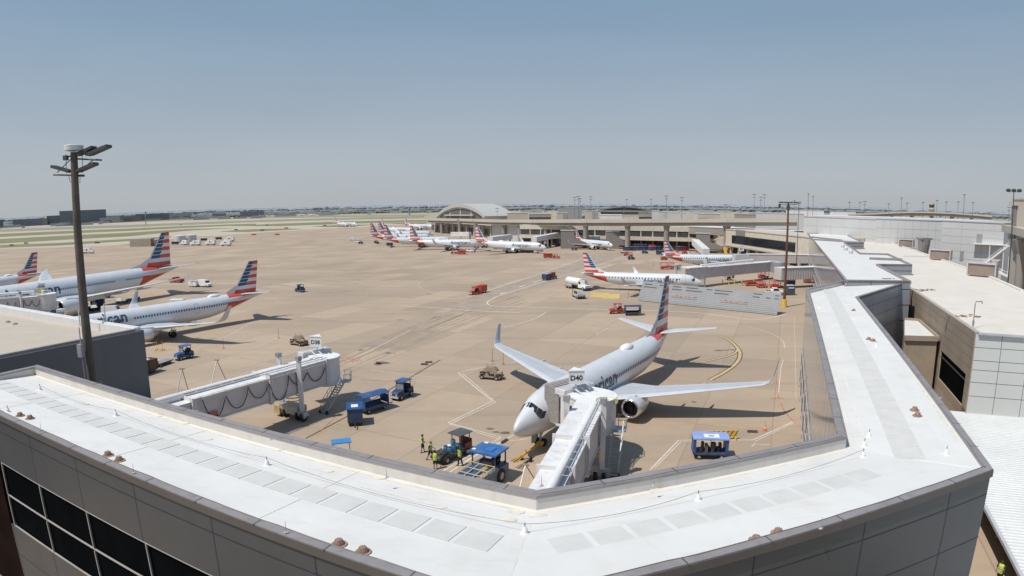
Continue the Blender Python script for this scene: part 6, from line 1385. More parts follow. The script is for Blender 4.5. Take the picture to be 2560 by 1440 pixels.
# ------------------------------------------------------------------ vehicles and ground equipment
def wheels(t, pts, r, w_, rz=0.):
    for x, y in pts:
        wm = MB().lathe([(-w_/2, r*.7), (-w_/2*.9, r*.95), (-w_*.2, r), (w_*.2, r), (w_/2*.9, r*.95), (w_/2, r*.7)], (0, 0, 0), 'y', 16).build('wheel', TYRE, t, (x, y, r), smooth=True)
        MB().lathe([(-w_/2-.01, r*.5), (w_/2+.01, r*.5)], (0, 0, 0), 'y', 10).build('hub', HUB, wm)
SEAT = mat('black vinyl seat', (.03, .03, .03), .6)
LAMPM = mat('lamp lens', (.75, .74, .7), .15)
TAILM = mat('tail lens', (.5, .02, .02), .2)
def tug(label, loc, rz, m, roof=None, group='baggage tugs', sc=1.):
    t = thing('baggage_tug', label, 'baggage tug', loc, rz, group)
    b = MB(); b.box((.0, 0, .52), (2.9, 1.25, .32)); b.loft([[(.35, -.6, .6), (.35, .6, .6), (.35, .6, 1.12), (.35, -.6, 1.12)], [(1.25, -.56, .6), (1.25, .56, .6), (1.25, .5, 1.0), (1.25, -.5, 1.0)], [(1.5, -.5, .6), (1.5, .5, .6), (1.5, .42, .84), (1.5, -.42, .84)]][::-1]); b.box((-1.0, 0, .82), (.9, 1.25, .5)); b.build('body', m, t)
    MB().box((1.52, 0, .45), (.1, 1.2, .22)).box((-1.5, 0, .45), (.1, 1.2, .22)).bump(LGREY, t)
    cb = MB()
    for x, y in ((.35, -.55), (.35, .55), (-1.0, -.55), (-1.0, .55)): cb.bar((x, y, 1.05), (x*.95, y*.95, 2.0), .07)
    each(cb, 'cab_post', m, t); MB().box((-1.02, 0, 1.3), (.05, 1.1, .5)).build('rear_panel', m, t)
    MB().box((-.33, 0, 2.04), (1.65, 1.3, .09)).build('canopy', roof or m, t)
    MB().add([(.38, -.5, 1.15), (.38, .5, 1.15), (.34, .48, 1.92), (.34, -.48, 1.92)], [(0, 1, 2, 3)]).build('windscreen', mat('tinted windscreen', (.25, .27, .28), .1), t)
    MB().box((-.45, 0, .95), (.5, 1.0, .18)).box((-.68, 0, 1.2), (.12, 1.0, .45)).build('seat', SEAT, t)
    MB().tube([(.3, .25, 1.1), (.08, .25, 1.3)], .03).lathe([(-.02, .17), (.02, .17)], (.06, .25, 1.3), 'x', 12).build('steering_wheel', SEAT, t)
    for y in (-.36, .36): MB().lathe([(0, .08), (.04, .09)], (1.5, y, .74), 'x', 10).build('headlight', LAMPM, t)
    wheels(t, [(.95, -.58), (.95, .58), (-.9, -.58), (-.9, .58)], .33, .24)
    MB().box((-1.62, 0, .42), (.2, .12, .1)).build('tow_hook', DARK, t)
    return t
def cart(label, loc, rz, m, kind='box', roof=None, group='baggage carts', L_=3.2):
    t = thing('baggage_cart', label, 'baggage cart', loc, rz, group); W_ = 1.55
    MB().box((0, 0, .48), (L_, W_, .14)).box((0, 0, .36), (L_*.8, .5, .14)).build('bed', DARK if kind != 'red' else m, t)
    MB().bar((L_/2, 0, .42), (L_/2+.9, 0, .3), .07).lathe([(-.04, .1), (.04, .1)], (L_/2+.95, 0, .3), 'z', 10).build('drawbar', DARK, t)
    wheels(t, [(L_*.32, -.6), (L_*.32, .6), (-L_*.32, -.6), (-L_*.32, .6)], .24, .16)
    if kind in ('box', 'red'):
        b = MB()
        for x in (-L_/2+.05, L_/2-.05): b.box((x, 0, 1.2), (.07, W_, 1.3))
        b.box((0, W_/2-.04, 1.2), (L_, .06, 1.3)); b.box((-L_*.25, -W_/2+.04, 1.2), (L_*.45, .06, 1.3)); b.build('side_panel', m, t)
        MB().box((L_*.25, -W_/2+.08, 1.18), (L_*.45, .03, 1.2)).build('curtain', NAVY if m is BLUE else m, t)
        rf = MB().box((0, 0, 1.89), (L_+.12, W_+.12, .07)); n = 10
        for i in range(n): rf.box((-L_/2+.15+(L_-.3)*i/(n-1), 0, 1.94), (.1, W_+.1, .05))
        rf = rf.build('roof', roof or m, t)
        if kind == 'box': MB().box((.2, 0, 1.975), (.9, .7, .02)).build('roof_decal', WHITE, rf)
    elif kind == 'open':
        b = MB()
        for x in (-L_/2+.05, L_/2-.05):
            b.box((x, 0, 1.15), (.07, W_, .95))
            for y in (-W_/2+.05, W_/2-.05): b.bar((x, y, .5), (x, y, 1.98), .08)
        each(b, 'end_panel', m, t); MB().box((0, W_/2-.04, .72), (L_, .05, .35)).box((0, -W_/2+.04, .62), (L_, .05, .18)).build('side_rail', m, t)
        rf = MB().loft([[(x, -W_/2-.08, 1.95), (x, 0, 2.12), (x, W_/2+.08, 1.95), (x, W_/2+.08, 1.88), (x, -W_/2-.08, 1.88)] for x in (-L_/2-.1, L_/2+.1)]).build('roof', roof or m, t)
    elif kind == 'flat':
        b = MB(); b.bar((L_/2-.05, -W_/2, 1.0), (L_/2-.05, W_/2, 1.0), .06).bar((L_/2-.05, -W_/2+.03, .5), (L_/2-.05, -W_/2+.03, 1.), .06).bar((L_/2-.05, W_/2-.03, .5), (L_/2-.05, W_/2-.03, 1.), .06).box((L_/2-.05, 0, .75), (.04, W_, .35)); b.build('headboard', NAVY, t); MB().box((0, 0, .565), (L_-.1, W_-.08, .02)).build('deck_sheet', GREY, t)
    return t
def truck(label, name, cat, loc, rz, kind, m=None, group=None):
    t = thing(name, label, cat, loc, rz, group); m = m or WHITE
    if kind == 'tanker':
        c = MB().loft([[(1.5, -1.15, .7), (1.5, 1.15, .7), (1.5, 1.1, 2.5), (1.5, -1.1, 2.5)], [(2.7, -1.15, .7), (2.7, 1.15, .7), (2.55, 1.05, 2.55), (2.55, -1.05, 2.55)], [(3.1, -1.1, .7), (3.1, 1.1, .7), (3.1, 1., 1.6), (3.1, -1., 1.6)], [(4.4, -1., .7), (4.4, 1., .7), (4.4, .85, 1.4), (4.4, -.85, 1.4)]]); c.build('cab', m, t, smooth=False)
        MB().add([(2.72, -.95, 1.72), (2.72, .95, 1.72), (2.6, .9, 2.38), (2.6, -.9, 2.38)], [(0, 1, 2, 3)]).build('windscreen', GLASS, t)
        for sd in (1, -1): MB().add([(1.7, sd*1.15, 1.7), (2.6, sd*1.13, 1.7), (2.5, sd*1.09, 2.35), (1.7, sd*1.12, 2.35)], [(0, 1, 2, 3)]).build('side_window', GLASS, t); MB().lathe([(0, .14), (.04, .15)], (4.38, sd*.62, 1.05), 'x', 10).build('headlight', LAMPM, t)
        MB().box((0, 0, .75), (8.6, .9, .25)).box((4.5, 0, .6), (.2, 2.2, .3)).build('chassis', DARK, t)
        tk = MB().lathe([(-4.6, .6), (-4.45, 1.0), (-4.3, 1.12), (1.1, 1.12), (1.25, 1.0), (1.35, .6)], (0, 0, 2.05), 'x', 24); tk.v = [(x, y, z*.92+.12) for x, y, z in tk.v]; tk.build('tank', m, t, smooth=True)
        MB().box((-1.6, 0, 3.14), (4., .5, .08)).lathe([(0, .3), (.18, .28)], (-1, 0, 3.05), 'z', 12).build('tank_walkway', LGREY, t); MB().box((-2.6, 1.0, .95), (2.2, .3, .5)).box((-2.6, -1.0, .95), (2.2, .3, .5)).build('hose_locker', LGREY, t)
        wheels(t, [(3.5, -1.), (3.5, 1.), (-2.6, -1.), (-2.6, 1.), (-3.7, -1.), (-3.7, 1.)], .5, .3)
    elif kind in ('pickup', 'suv'):
        sec = [(2.55, .45, .85, .85), (2.4, .42, 1.0, .95), (1.2, .42, 1.12, .96), (.55, .42, 1.78, .80), (-.55, .42, 1.82, .80), (-1.0 if kind == 'pickup' else -2.3, .42, 1.1 if kind == 'pickup' else 1.75, .96 if kind == 'pickup' else .8), (-2.6, .45, 1.1, .95)]
        rings = []
        for x, z0, z1, w_ in sec:
            zb_ = min(z1, 1.08); rings.append([(x, -.96, z0), (x, .96, z0), (x, .97, zb_), (x, w_, z1), (x, -w_, z1), (x, -.97, zb_)][::-1])
        MB().loft(rings).build('body', m, t)
        gm = MB().add([(1.12, -.8, 1.2), (1.12, .8, 1.2), (.62, .76, 1.74), (.62, -.76, 1.74)], [(0, 1, 2, 3)])
        gm.build('windscreen', GLASS, t)
        for sd in (1, -1):
            xb = -.75 if kind == 'pickup' else -2.1; MB().add([(.95, sd*.975, 1.14), (xb, sd*.975, 1.14), (xb+.15, sd*.84, 1.7), (.5, sd*.84, 1.7)], [(0, 1, 2, 3)]).build('side_window', GLASS, t)
            MB().box((2.52, sd*.7, .82), (.08, .35, .18)).build('headlight', LAMPM, t); MB().box((-2.6, sd*.82, .9), (.06, .14, .3)).build('tail_light', TAILM, t)
        xb = -.84 if kind == 'pickup' else -2.44
        MB().add([(xb, -.78, 1.22), (xb, .78, 1.22), (xb+.16, .72, 1.68), (xb+.16, -.72, 1.68)], [(0, 1, 2, 3)]).build('rear_window', GLASS, t)
        if kind == 'pickup': MB().box((-1.75, 0, 1.105), (1.5, 1.6, .02)).build('load_bed', DARK, t)
        else:
            MB().box((0, 0, 1.86), (1.1, .9, .1)).build('light_bar', YEL, t)
        MB().box((0, 0, .42), (5.0, 1.8, .14)).box((2.6, 0, .55), (.14, 1.9, .2)).box((-2.68, 0, .55), (.14, 1.9, .2)).build('underbody_bumper', DARK, t)
        wheels(t, [(1.6, -.88), (1.6, .88), (-1.6, -.88), (-1.6, .88)], .38, .26)
    elif kind == 'catering':
        MB().box((-.9, 0, 2.25), (5.8, 2.4, 2.5)).build('box_body', m, t); c = MB().loft([[(2.15, -1.1, .8), (2.15, 1.1, .8), (2.15, 1.05, 2.6), (2.15, -1.05, 2.6)], [(3.3, -1.1, .8), (3.3, 1.1, .8), (3.05, 1., 2.6), (3.05, -1., 2.6)], [(3.9, -1., .8), (3.9, 1., .8), (3.9, .9, 1.5), (3.9, -.9, 1.5)]]); c.build('cab', m, t)
        MB().add([(3.34, -.9, 1.75), (3.34, .9, 1.75), (3.1, .85, 2.45), (3.1, -.85, 2.45)], [(0, 1, 2, 3)]).build('windscreen', GLASS, t); MB().box((0, 0, .75), (7.4, 1., .3)).build('chassis', DARK, t)
        for sd in (1, -1):
            MB().lathe([(0, .55), (.02, .5)], (-.2, sd*1.2 if sd > 0 else -1.22, 2.3), 'y', 16).build('round_logo', DARK, t); MB().box((-1.7, sd*1.21, 2.3), (1.5, .02, .2)).build('lettering_band', GREY, t)
        for x in (-2.5, 1.4): MB().bar((x, -.9, .9), (x, .9, .9), .15).build('lift_arm', GREY, t)
        wheels(t, [(2.6, -1.), (2.6, 1.), (-2.4, -1.), (-2.4, 1.)], .46, .3)
    elif kind == 'van':
        MB().loft([[(2.3, -.9, .45), (2.3, .9, .45), (2.3, .85, 1.0), (2.3, -.85, 1.0)], [(1.5, -.95, .42), (1.5, .95, .42), (1.5, .9, 1.25), (1.5, -.9, 1.25)], [(.9, -.95, .42), (.9, .95, .42), (.9, .85, 2.1), (.9, -.85, 2.1)], [(-2.4, -.95, .42), (-2.4, .95, .42), (-2.4, .85, 2.1), (-2.4, -.85, 2.1)]][::-1]).build('body', m, t)
        MB().add([(1.5, -.8, 1.3), (1.5, .8, 1.3), (1.0, .78, 1.95), (1.0, -.78, 1.95)], [(0, 1, 2, 3)]).build('windscreen', GLASS, t); wheels(t, [(1.5, -.85), (1.5, .85), (-1.5, -.85), (-1.5, .85)], .36, .24)
    return t
def hp_(xf, yf, xr, yr):
    a, b = G(xf, yf), G(xr, yr); return (a+b)/2, heading(b, a)
c, r = hp_(985, 1003, 1025, 985); tug('blue baggage tug with a flat blue roof ahead of the two blue carts', c, r, NAVY, BLUE)
c, r = hp_(900, 1036, 966, 1016); cart('open blue cart with a bright blue gabled roof between the tug and the closed cart', c, r+pi, BLUE, 'open', BLUE, L_=3.3)
c, r = hp_(870, 1066, 906, 1058); cart('closed dark navy cart with a ribbed blue roof and white roof decal', G(889, 1058), r+1.15, NAVY, 'box', BLUE2, L_=2.1)
c, r = hp_(437, 903, 482, 892); tug('blue baggage tug pulling an empty flatbed near the grey panel wall', G(460, 897), r, BLUE, BLUE2)
c, r = hp_(384, 920, 428, 905); cart('empty dark flatbed cart behind the blue tug', c, r, NAVY, 'flat')
cart('dark red-brown cart half hidden by the grey panel wall', G(366, 934), 1.3, mat('brown cart', (.12, .06, .04), .6), 'box')
c, r = hp_(1176, 738, 1196, 735); tug('red baggage tug pulling a red box cart across the open apron', c, r, RED)
c, r = hp_(1190, 736, 1216, 729); cart('red box cart behind the red tug on the open apron', G(1204, 731.5), r, RED, 'red', group='red box carts')
c, r = hp_(1366, 700, 1390, 694); cart('grey-blue box cart on the service road', G(1368, 699.5), r, NAVY, 'box', GREY, L_=4.2); tug('red tug pushing ahead of the grey-blue cart on the service road', G(1383, 697), r+pi, RED)
tug('dark blue tug alone in the middle of the left apron', G(750, 730), 2.6, NAVY, BLUE)
tug('red tug with a square cab beside the blue rack cart behind the big striped tail', G(1540, 783.5), pi+.15, RED)
cart('blue rack cart with pale shelves right of the red tug', G(1581, 788), .05, NAVY, 'open', NAVY)
c, r = hp_(1476, 727, 1418, 716); truck('white tanker truck with a bulbous tank near the white SUV', 'tanker_truck', 'tanker truck', G(1445, 723), r, 'tanker')
truck('silver-white SUV seen from behind in front of the tanker truck', 'suv', 'SUV', G(1446, 744), 1.75, 'suv', mat('silver paint', (.52, .53, .54), .3, .3))
truck('white van with a small trailer on the left apron', 'van', 'van', G(512, 717), -.35, 'van'); cart('white boxy trailer behind the white van', G(485, 717), -.3, WHITE, 'red', group='white trailers')
truck('red pickup on the apron right of the tall striped tail', 'pickup_truck', 'pickup', G(441, 706), 2.9, 'pickup', RED)
truck('white pickup truck with a red front beside the rusty mast', 'pickup_truck', 'pickup', G(1937, 737), -.1, 'pickup', WHITE)
cart('red open trailer just left of the white pickup', G(1918, 737), 0, RED, 'flat', group='red box carts')
p = G(856, 1146); t = thing('work_platform', 'bright blue table-like canopy on thin legs just above the parapet', 'canopy', p, .35)
MB().box((0, 0, 1.65), (1.75, 1.1, .08)).build('top', mat('bright blue canvas', (.04, .22, .50), .6), t); lm = MB()
for x, y in ((-.8, -.5), (.8, -.5), (-.8, .5), (.8, .5)): lm.bar((x, y, 0), (x*.85, y*.9, 1.6), .06)
each(lm, 'leg', LGREY, t)
# pushback tug
LL = 5.8; rz = heading(G(1345, 1106), G(1284, 1152)); q = G(1250, 1206); c = q-Vector((-1.6*cos(rz)-1.15*sin(rz), -1.6*sin(rz)+1.15*cos(rz), 0))
t = thing('pushback_tug', 'large blue pushback tug with yellow deck rails and a raised blue canopy, nearest vehicle', 'pushback tug', c, rz); W_ = 2.5
BLG = mat('weathered blue grey body', (.12, .15, .20), .5, .1, vary=.15, scale=1.5, dirt=(.3, .3, .3), dirtamt=.4)
b = MB(); b.loft([[(x, -W_/2, z0), (x, W_/2, z0), (x, W_/2, z1), (x, -W_/2, z1)] for x, z0, z1 in ((-LL/2, .4, 1.25), (-1.4, .4, 1.35), (2.2, .45, 1.25), (LL/2, .5, .95))][::-1]); b.build('body', BLG, t)
dp = MB()
for x, y in ((2.1, -.7), (2.1, .1), (1.2, -.75), (1.2, .05), (.3, -.7), (.3, .1), (-.6, -.7)): dp.box((x, y, 1.36+.001*x), (.78, .62, .07))
each(dp, 'deck_hatch', BLUE, t); dg = MB()
for x, y in ((2.3, .85), (1.3, .85), (.3, .85), (-.6, .3)): dg.box((x, y, 1.35), (.8, .5, .1))
each(dg, 'deck_grille', mat('dirty tan grille', (.32, .27, .2), .7, vary=.3, scale=4), t)
yr = MB()
for y in (-1.05, -.3, .45, 1.1): yr.bar((-.9, y, 1.62), (2.6, y, 1.5), .055)
for x in (-.9, .1, 1., 1.8, 2.6): yr.bar((x, -1.05, 1.62-.03*(x+.9)), (x, 1.1, 1.62-.03*(x+.9)), .055)
for x in (-.9, 1., 2.6):
    for y in (-1.05, 1.1): yr.bar((x, y, 1.2), (x, y, 1.6), .05)
yr.build('deck_rail', mat('faded yellow rail', (.62, .50, .22), .5, vary=.15), t)
for sd in (1, -1): MB().box((-2.3, sd*.95, 1.2), (.9, .1, .5)).build('side_step', BLG, t)
cp = MB()
for x, y in ((-1., -1.05), (-1., 1.05), (-2.7, -1.05), (-2.7, 1.05)): cp.bar((x, y, 1.2), (x, y, 2.5), .09)
each(cp, 'cab_post', NAVY, t); cpy = MB().box((-1.85, 0, 2.56), (2.2, 2.5, .14)).build('canopy', BLUE2, t); MB().box((-1.8, .2, 2.66), (.8, .7, .06)).build('roof_hatch', mat('roof hatch blue', (.035, .16, .42), .5), cpy); MB().box((-2.8, -.8, 2.66), (.25, .4, .05)).box((-1.2, -1.0, 2.66), (.25, .3, .05)).each_('roof_marker', WHITE, cpy)
MB().box((-2.2, .4, 1.5), (.6, .6, .5)).box((-2.5, .4, 1.95), (.14, .6, .6)).build('seat', SEAT, t); MB().box((-1.35, .3, 1.65), (.5, .8, .5)).build('dashboard', DARK, t); MB().box((-2.95, 0, .75), (.2, 2.2, .5)).build('rear_bumper', LGREY, t)
MB().box((2.95, 0, .6), (.14, 2.3, .35)).build('front_bumper', WHITE, t)
wheels(t, [(-1.6, -1.15), (-1.6, 1.15), (1.9, -1.15), (1.9, 1.15)], .62, .42)
# tow bar
a, b = G(1284, 1154, .75), G(1350, 1108, .7); t = thing('tow_bar', 'yellow tow bar on small wheels between the pushback tug and the airliner nose gear', 'tow bar', (a.x, a.y, 0)); o = Vector((a.x, a.y, 0)); TB = mat('tow bar amber', (.50, .30, .04), .5, vary=.2, scale=2)
d = (b-a).normalized(); n = Vector((-d.y, d.x, 0)); mb = MB(); mb.bar(a-o, b-o, .14, .16).bar(a-o+n*.28, a-o+d*2.2+n*.05, .07).bar(a-o-n*.28, a-o+d*2.2-n*.05, .07).box((b.x-o.x, b.y-o.y, b.z), (.5, .5, .25), atan2(d.y, d.x)); mb.build('bar', TB, t)
for sd in (1, -1): q = (a-o).lerp(b-o, .45)+n*.45*sd; MB().lathe([(-.07, .24), (.07, .24)], (0, 0, .24), 'y', 14).build('wheel', TYRE, t, (q.x, q.y, 0), atan2(d.y, d.x))
q = (a-o).lerp(b-o, .45); MB().bar((q.x-n.x*.45, q.y-n.y*.45, .24), (q.x+n.x*.45, q.y+n.y*.45, .24), .07).tube([(q.x, q.y, .7), (q.x, q.y, 1.05), (q.x-d.x*.3, q.y-d.y*.3, 1.1)], .04).build('axle', TB, t)
# utility cart with barrels
a, b = G(1100, 1176), G(1160, 1148); rz = heading(b, a); c = G(1117, 1160)-Vector((1.3*cos(rz)-.66*sin(rz), 1.3*sin(rz)+.66*cos(rz), 0)); t = thing('utility_cart', 'low dark utility cart with a black canopy surrounded by four workers', 'utility cart', c, rz); DKB = mat('dark greasy body', (.05, .05, .055), .5, .2, vary=.4, scale=5, dirt=(.16, .12, .1), dirtamt=.5)
b_ = MB().box((-.1, 0, .55), (3.4, 1.35, .3)); b_.loft([[(x, -.62, .5), (x, .62, .5), (x, .55, z), (x, -.55, z)] for x, z in ((1.2, .95), (1.8, .85), (2.05, .7))][::-1]); b_.build('body', DKB, t); eb = MB()
random.seed(2)
for i in range(26): eb.box((random.uniform(.5, 1.8), random.uniform(-.5, .5), random.uniform(.78, 1.0)), (random.uniform(.1, .35), random.uniform(.1, .3), random.uniform(.08, .25)), random.random())
eb.build('engine_parts', mat('greasy parts', (.10, .085, .08), .5, .3, vary=.5, scale=9), t)
bp = MB()
for x, y in ((-.75, -.6), (-.75, .6), (-1.75, -.6), (-1.75, .6)): bp.bar((x, y, .6), (x, y, 2.0), .06)
each(bp, 'cab_post', DKB, t); MB().box((-1.2, 0, 2.04), (1.7, 1.5, .06)).build('canopy', mat('grey black canopy', (.075, .08, .085), .6), t)
MB().box((-1.95, 0, .95), (.08, 1.4, .9)).box((-1.5, .68, .85), (.9, .06, .6)).build('rear_panel', mat('maroon panel', (.22, .055, .03), .6, vary=.2), t)
MB().box((.1, -.2, .95), (.9, .8, .14)).build('cooler_tray', mat('ice white lid', (.75, .8, .84), .3), t)
wheels(t, [(1.3, -.66), (1.3, .66), (-1.3, -.66), (-1.3, .66)], .36, .26)
BRL = mat('blue drum', (.05, .17, .30), .45, vary=.2, scale=3)
for k, (x, y, l) in enumerate(((.15, .42, 'far left'), (-.35, -.1, 'tallest, beside the canopy'), (.75, .05, 'nearest the cart front'), (-.3, .5, 'right one behind the white lid'), (.7, .5, 'left one at the front corner'))):
    q = c+Vector((x*cos(rz)-y*sin(rz), x*sin(rz)+y*cos(rz), .70)); t2 = thing('water_drum', 'blue drinks drum on the dark utility cart, '+l, 'drum', q, 0, 'blue drums on the utility cart'); h = .62 if k != 1 else .85
    MB().lathe([(0, .2), (.04, .23), (h*.5, .235), (h-.04, .22), (h, .19)], n=16).build('drum', BRL, t2, smooth=True); MB().lathe([(h, .17), (h+.06, .16)], n=14).build('lid', DARK, t2)
# ground power units
def gpu(label, loc, rz):
    t = thing('ground_power_unit', label, 'ground power unit', loc, rz, 'tan ground power units'); TM = mat('sun-bleached tan equipment', (.30, .235, .17), .7, vary=.25, scale=5, dirt=(.1, .08, .065), dirtscale=4, dirtamt=.7); random.seed(4)
    MB().box((0, 0, .38), (3., 1.6, .16)).build('trailer_bed', TM, t); MB().loft([[(x, -.55, .46), (x, .55, .46), (x, .4, z), (x, -.4, z)] for x, z in ((-1.0, 1.1), (-.6, 1.55), (.5, 1.6), (.9, 1.2))][::-1]).build('generator', TM, t)
    pm = MB()
    for i in range(34): pm.box((random.uniform(-1.4, 1.4), random.choice((-1, 1))*random.uniform(.4, .78), random.uniform(.5, 1.0)), (random.uniform(.1, .5), random.uniform(.06, .2), random.uniform(.08, .3)), random.uniform(-.3, .3))
    pm.build('engine_parts', mat('dark equipment parts', (.06, .05, .045), .6, .2, vary=.5, scale=8), t)
    hm = MB()
    for s in range(3): hm.tube([(-1.3+.9*s+.4*cos(a), .3+.35*sin(a), .62+.05*s+.01*a) for a in [i*.6 for i in range(12)]], .06, 6)
    hm.build('hose_coil', TM, t); MB().lathe([(-.5, .28), (.5, .28)], (1.1, -.2, .85), 'x', 12).build('tank', TM, t); MB().tube([(.2, .2, 1.5), (.2, .2, 2.1)], .03).tube([(-.5, -.2, 1.5), (-.5, -.2, 2.0)], .03).each_('exhaust_pipe', GREY, t)
    wheels(t, [(-1., -.75), (-1., .75), (1., -.75), (1., .75)], .3, .2)
gpu('tan power unit with hoses on the apron left of the nearest airliner', G(1228, 946), -.35); gpu('tan power unit behind the D38 gate sign', G(748, 862), -.5)
# right-hand equipment park (red gear by the mast)
EG = 'red ground equipment by the rusty mast'
def rack(label, loc, rz, m, L_=3., W_=1.6, h=1.5, name='equipment_trailer'):
    t = thing(name, label, 'equipment', loc, rz, EG); MB().box((0, 0, .5), (L_, W_, .2)).build('bed', m, t); b = MB()
    for x in (-L_/2+.1, 0, L_/2-.1):
        for y in (-W_/2+.05, W_/2-.05): b.bar((x, y, .5), (x, y, h), .1)
    for y in (-W_/2+.05, W_/2-.05): b.bar((-L_/2, y, h), (L_/2, y, h), .1).bar((-L_/2, y, .5), (L_/2, y, h), .07)
    b.build('frame', m, t); MB().box((-L_*.2, 0, .85), (L_*.45, W_*.8, .5)).build('machine_box', m, t); wheels(t, [(-L_*.35, -W_*.45), (-L_*.35, W_*.45), (L_*.35, -W_*.45), (L_*.35, W_*.45)], .28, .2); return t
for x, y, rz, L_, h, lab in ((1887, 714, .1, 6, 1.2, 'low red flat trailer left of the equipment cluster'), (1905, 719, .1, 3, 1., 'small red trailer in front of the low flat one'), (1942, 720, .2, 4, 2.0, 'red framed trailer right beside the rusty mast'), (1908, 695, .1, 3, 3.0, 'tall red machine under the corrugated walkway'), (1955, 703, 0, 3.4, 2.2, 'red trailer behind the rusty mast'), (1668, 673, 0, 5, 2.3, 'red loader behind the cockpit of the nearer regional jet'), (1684, 632, .1, 5, 1.8, 'red belt loader left of the farther regional jet nose'), (1715, 634, .3, 4, 1.6, 'red low trailer below the stair bridge'), (1570, 640, 0, 4, 1.5, 'small red machine by the far regional jet tail')):
    rack(lab, G(x, y), rz, RED, L_, 1.8, h)
for x, y, lab in ((1975, 716, 'green-black dumpster at the mast, rear one'), (1973, 737, 'blue-grey portable toilet block in front of the rear dumpster')):
    t = thing('dumpster', lab, 'container', G(x, y), .05); MB().box((0, 0, 1.25), (2.2, 1.9, 2.3)).build('body', mat('slate container', (.06, .09, .12), .6, vary=.1), t); MB().box((0, 0, 2.47), (2.3, 2., .14)).build('roof', LGREY if 'blue' in lab else DARK, t); MB().box((0, 0, .06), (2., 1.7, .1)).build('skid', DARK, t); MB().box((0, -.97, 1.9), (1.6, .03, .3)).build('stripe', WHITE, t)
t = thing('portable_heater', 'brown-red boxy unit standing alone near the glass wing wall', 'equipment', G(2020, 707), 0); MB().box((0, 0, 1.3), (2.3, 1.8, 2.)).build('body', mat('brown red', (.30, .10, .07), .6), t); MB().box((0, 0, 2.36), (2.5, 2., .14)).build('roof', RED, t); wheels(t, [(-.8, -.8), (-.8, .8), (.8, -.8), (.8, .8)], .28, .2)
rack('red trailer with a peaked cover near the glass wing wall', G(2020, 683), 0, RED, 3., 1.8, 1.2)
for x, y, lab in ((1822, 711, 'left'), (1836, 711, 'middle'), (1806, 712, 'far left'), (1884, 709, 'right'), (1934, 706, 'rightmost')):
    t = thing('bollard', 'yellow steel bollard under the clad bridge, the %s one' % lab, 'bollard', G(x, y), 0, 'yellow bollards'); MB().lathe([(0, .14), (1.5, .14), (1.6, .05)], n=10).build('post', YEL, t, smooth=True); MB().box((0, 0, .03), (.6, .6, .06)).build('base', YEL, t)
# barriers
for x, y, rz, L_, lab in ((1499, 742, -.1, 4.4, 'pale yellow water barrier, left of two'), (1527, 745, -.12, 4.2, 'pale yellow water barrier, right of two')):
    t = thing('water_barrier', lab, 'barrier', G(x, y), rz, 'yellow water barriers'); PY = mat('pale yellow plastic', (.74, .58, .20), .5, vary=.08); MB().loft([[(xx, -.35, 0), (xx, .35, 0), (xx, .14, .95), (xx, -.14, .95)] for xx in (-L_/2, L_/2)]).build('body', PY, t)
    MB().box((0, 0, .98), (.1, .4, .1)).build('joint', PY, t)
a, b = G(1768, 1100), G(1842, 1098); c = (a+b)/2; t = thing('striped_barrier', 'yellow barrier board with slanting black stripes behind the luggage cart', 'barrier', c, heading(a, b)); L_ = (b-a).length
MB().box((0, 0, .62), (L_, .08, .62)).build('board', YEL, t); sm = MB()
for i in range(6): x = -L_/2+.25+i*L_/6.2; sm.add([(x, -.05, .32), (x+.1, -.05, .32), (x+.42, -.05, .92), (x+.32, -.05, .92)], [(0, 1, 2, 3)])
sm.build('stripes', DARK, t); MB().box((-L_/2+.2, 0, .16), (.1, .7, .32)).box((L_/2-.2, 0, .16), (.1, .7, .32)).each_('foot', YEL, t)
# luggage cart
a, b = G(1733, 1150), G(1824, 1150); c = (a+b)/2; t = thing('luggage_cart', 'blue open luggage cart loaded with suitcases under a pale blue roof', 'baggage cart', c+Vector((0, .7, 0)), heading(a, b)-.06, 'baggage carts'); L_ = 3.1
MB().box((0, 0, .55), (L_, 1.5, .14)).build('bed', NAVY, t); b_ = MB()
for x in (-L_/2+.12, L_/2-.12): b_.box((x, 0, 1.25), (.24, 1.4, 1.3))
each(b_, 'end_panel', BLUE, t); rf = MB().loft([[(x, -.8, 1.9), (x, .8, 2.0), (x, .8, 2.1), (x, -.8, 2.0)] for x in (-L_/2-.05, L_/2+.05)]).build('roof', mat('pale periwinkle roof', (.24, .33, .60), .5, vary=.1, dirt=(.45, .5, .62), dirtamt=.4), t)
MB().add([(-.6, -.45, 2.026), (.75, -.45, 2.026), (.75, .3, 2.075), (-.6, .3, 2.075)], [(0, 1, 2, 3)]).build('roof_decal', WHITE, rf); dm = text_mb('W', .5, .03); dm.v = [(x+.05, y*.9-.25, 2.06+.062*(y*.9-.2)) for x, y, _ in dm.v]; dm.build('lettering', BLUE, rf)
wheels(t, [(-1., -.6), (-1., .6), (1., -.6), (1., .6)], .26, .18); random.seed(8)
for k in range(8):
    q = c+Vector((-.95+.27*k, .45+.25*(k % 2), .63)); h = random.uniform(.5, .85) if k % 3 else .4; t2 = thing('suitcase', 'dark suitcase on the luggage cart, %s' % ('leftmost', 'second from left', 'third from left', 'upright one left of the gap', 'low one in the middle', 'fifth upright one', 'low one at the right', 'rightmost upright one')[k], 'suitcase', q, random.uniform(-.2, .2), 'suitcases on the luggage cart')
    MB().box((0, 0, h/2), (.24, .45, h), 0, .94).build('case', mat(('black suitcase', 'brown suitcase', 'grey suitcase')[k % 3], ((.03, .03, .035), (.075, .055, .05), (.11, .11, .11))[k % 3], .6), t2); MB().box((0, 0, h+.03), (.05, .18, .06)).build('handle', DARK, t2)
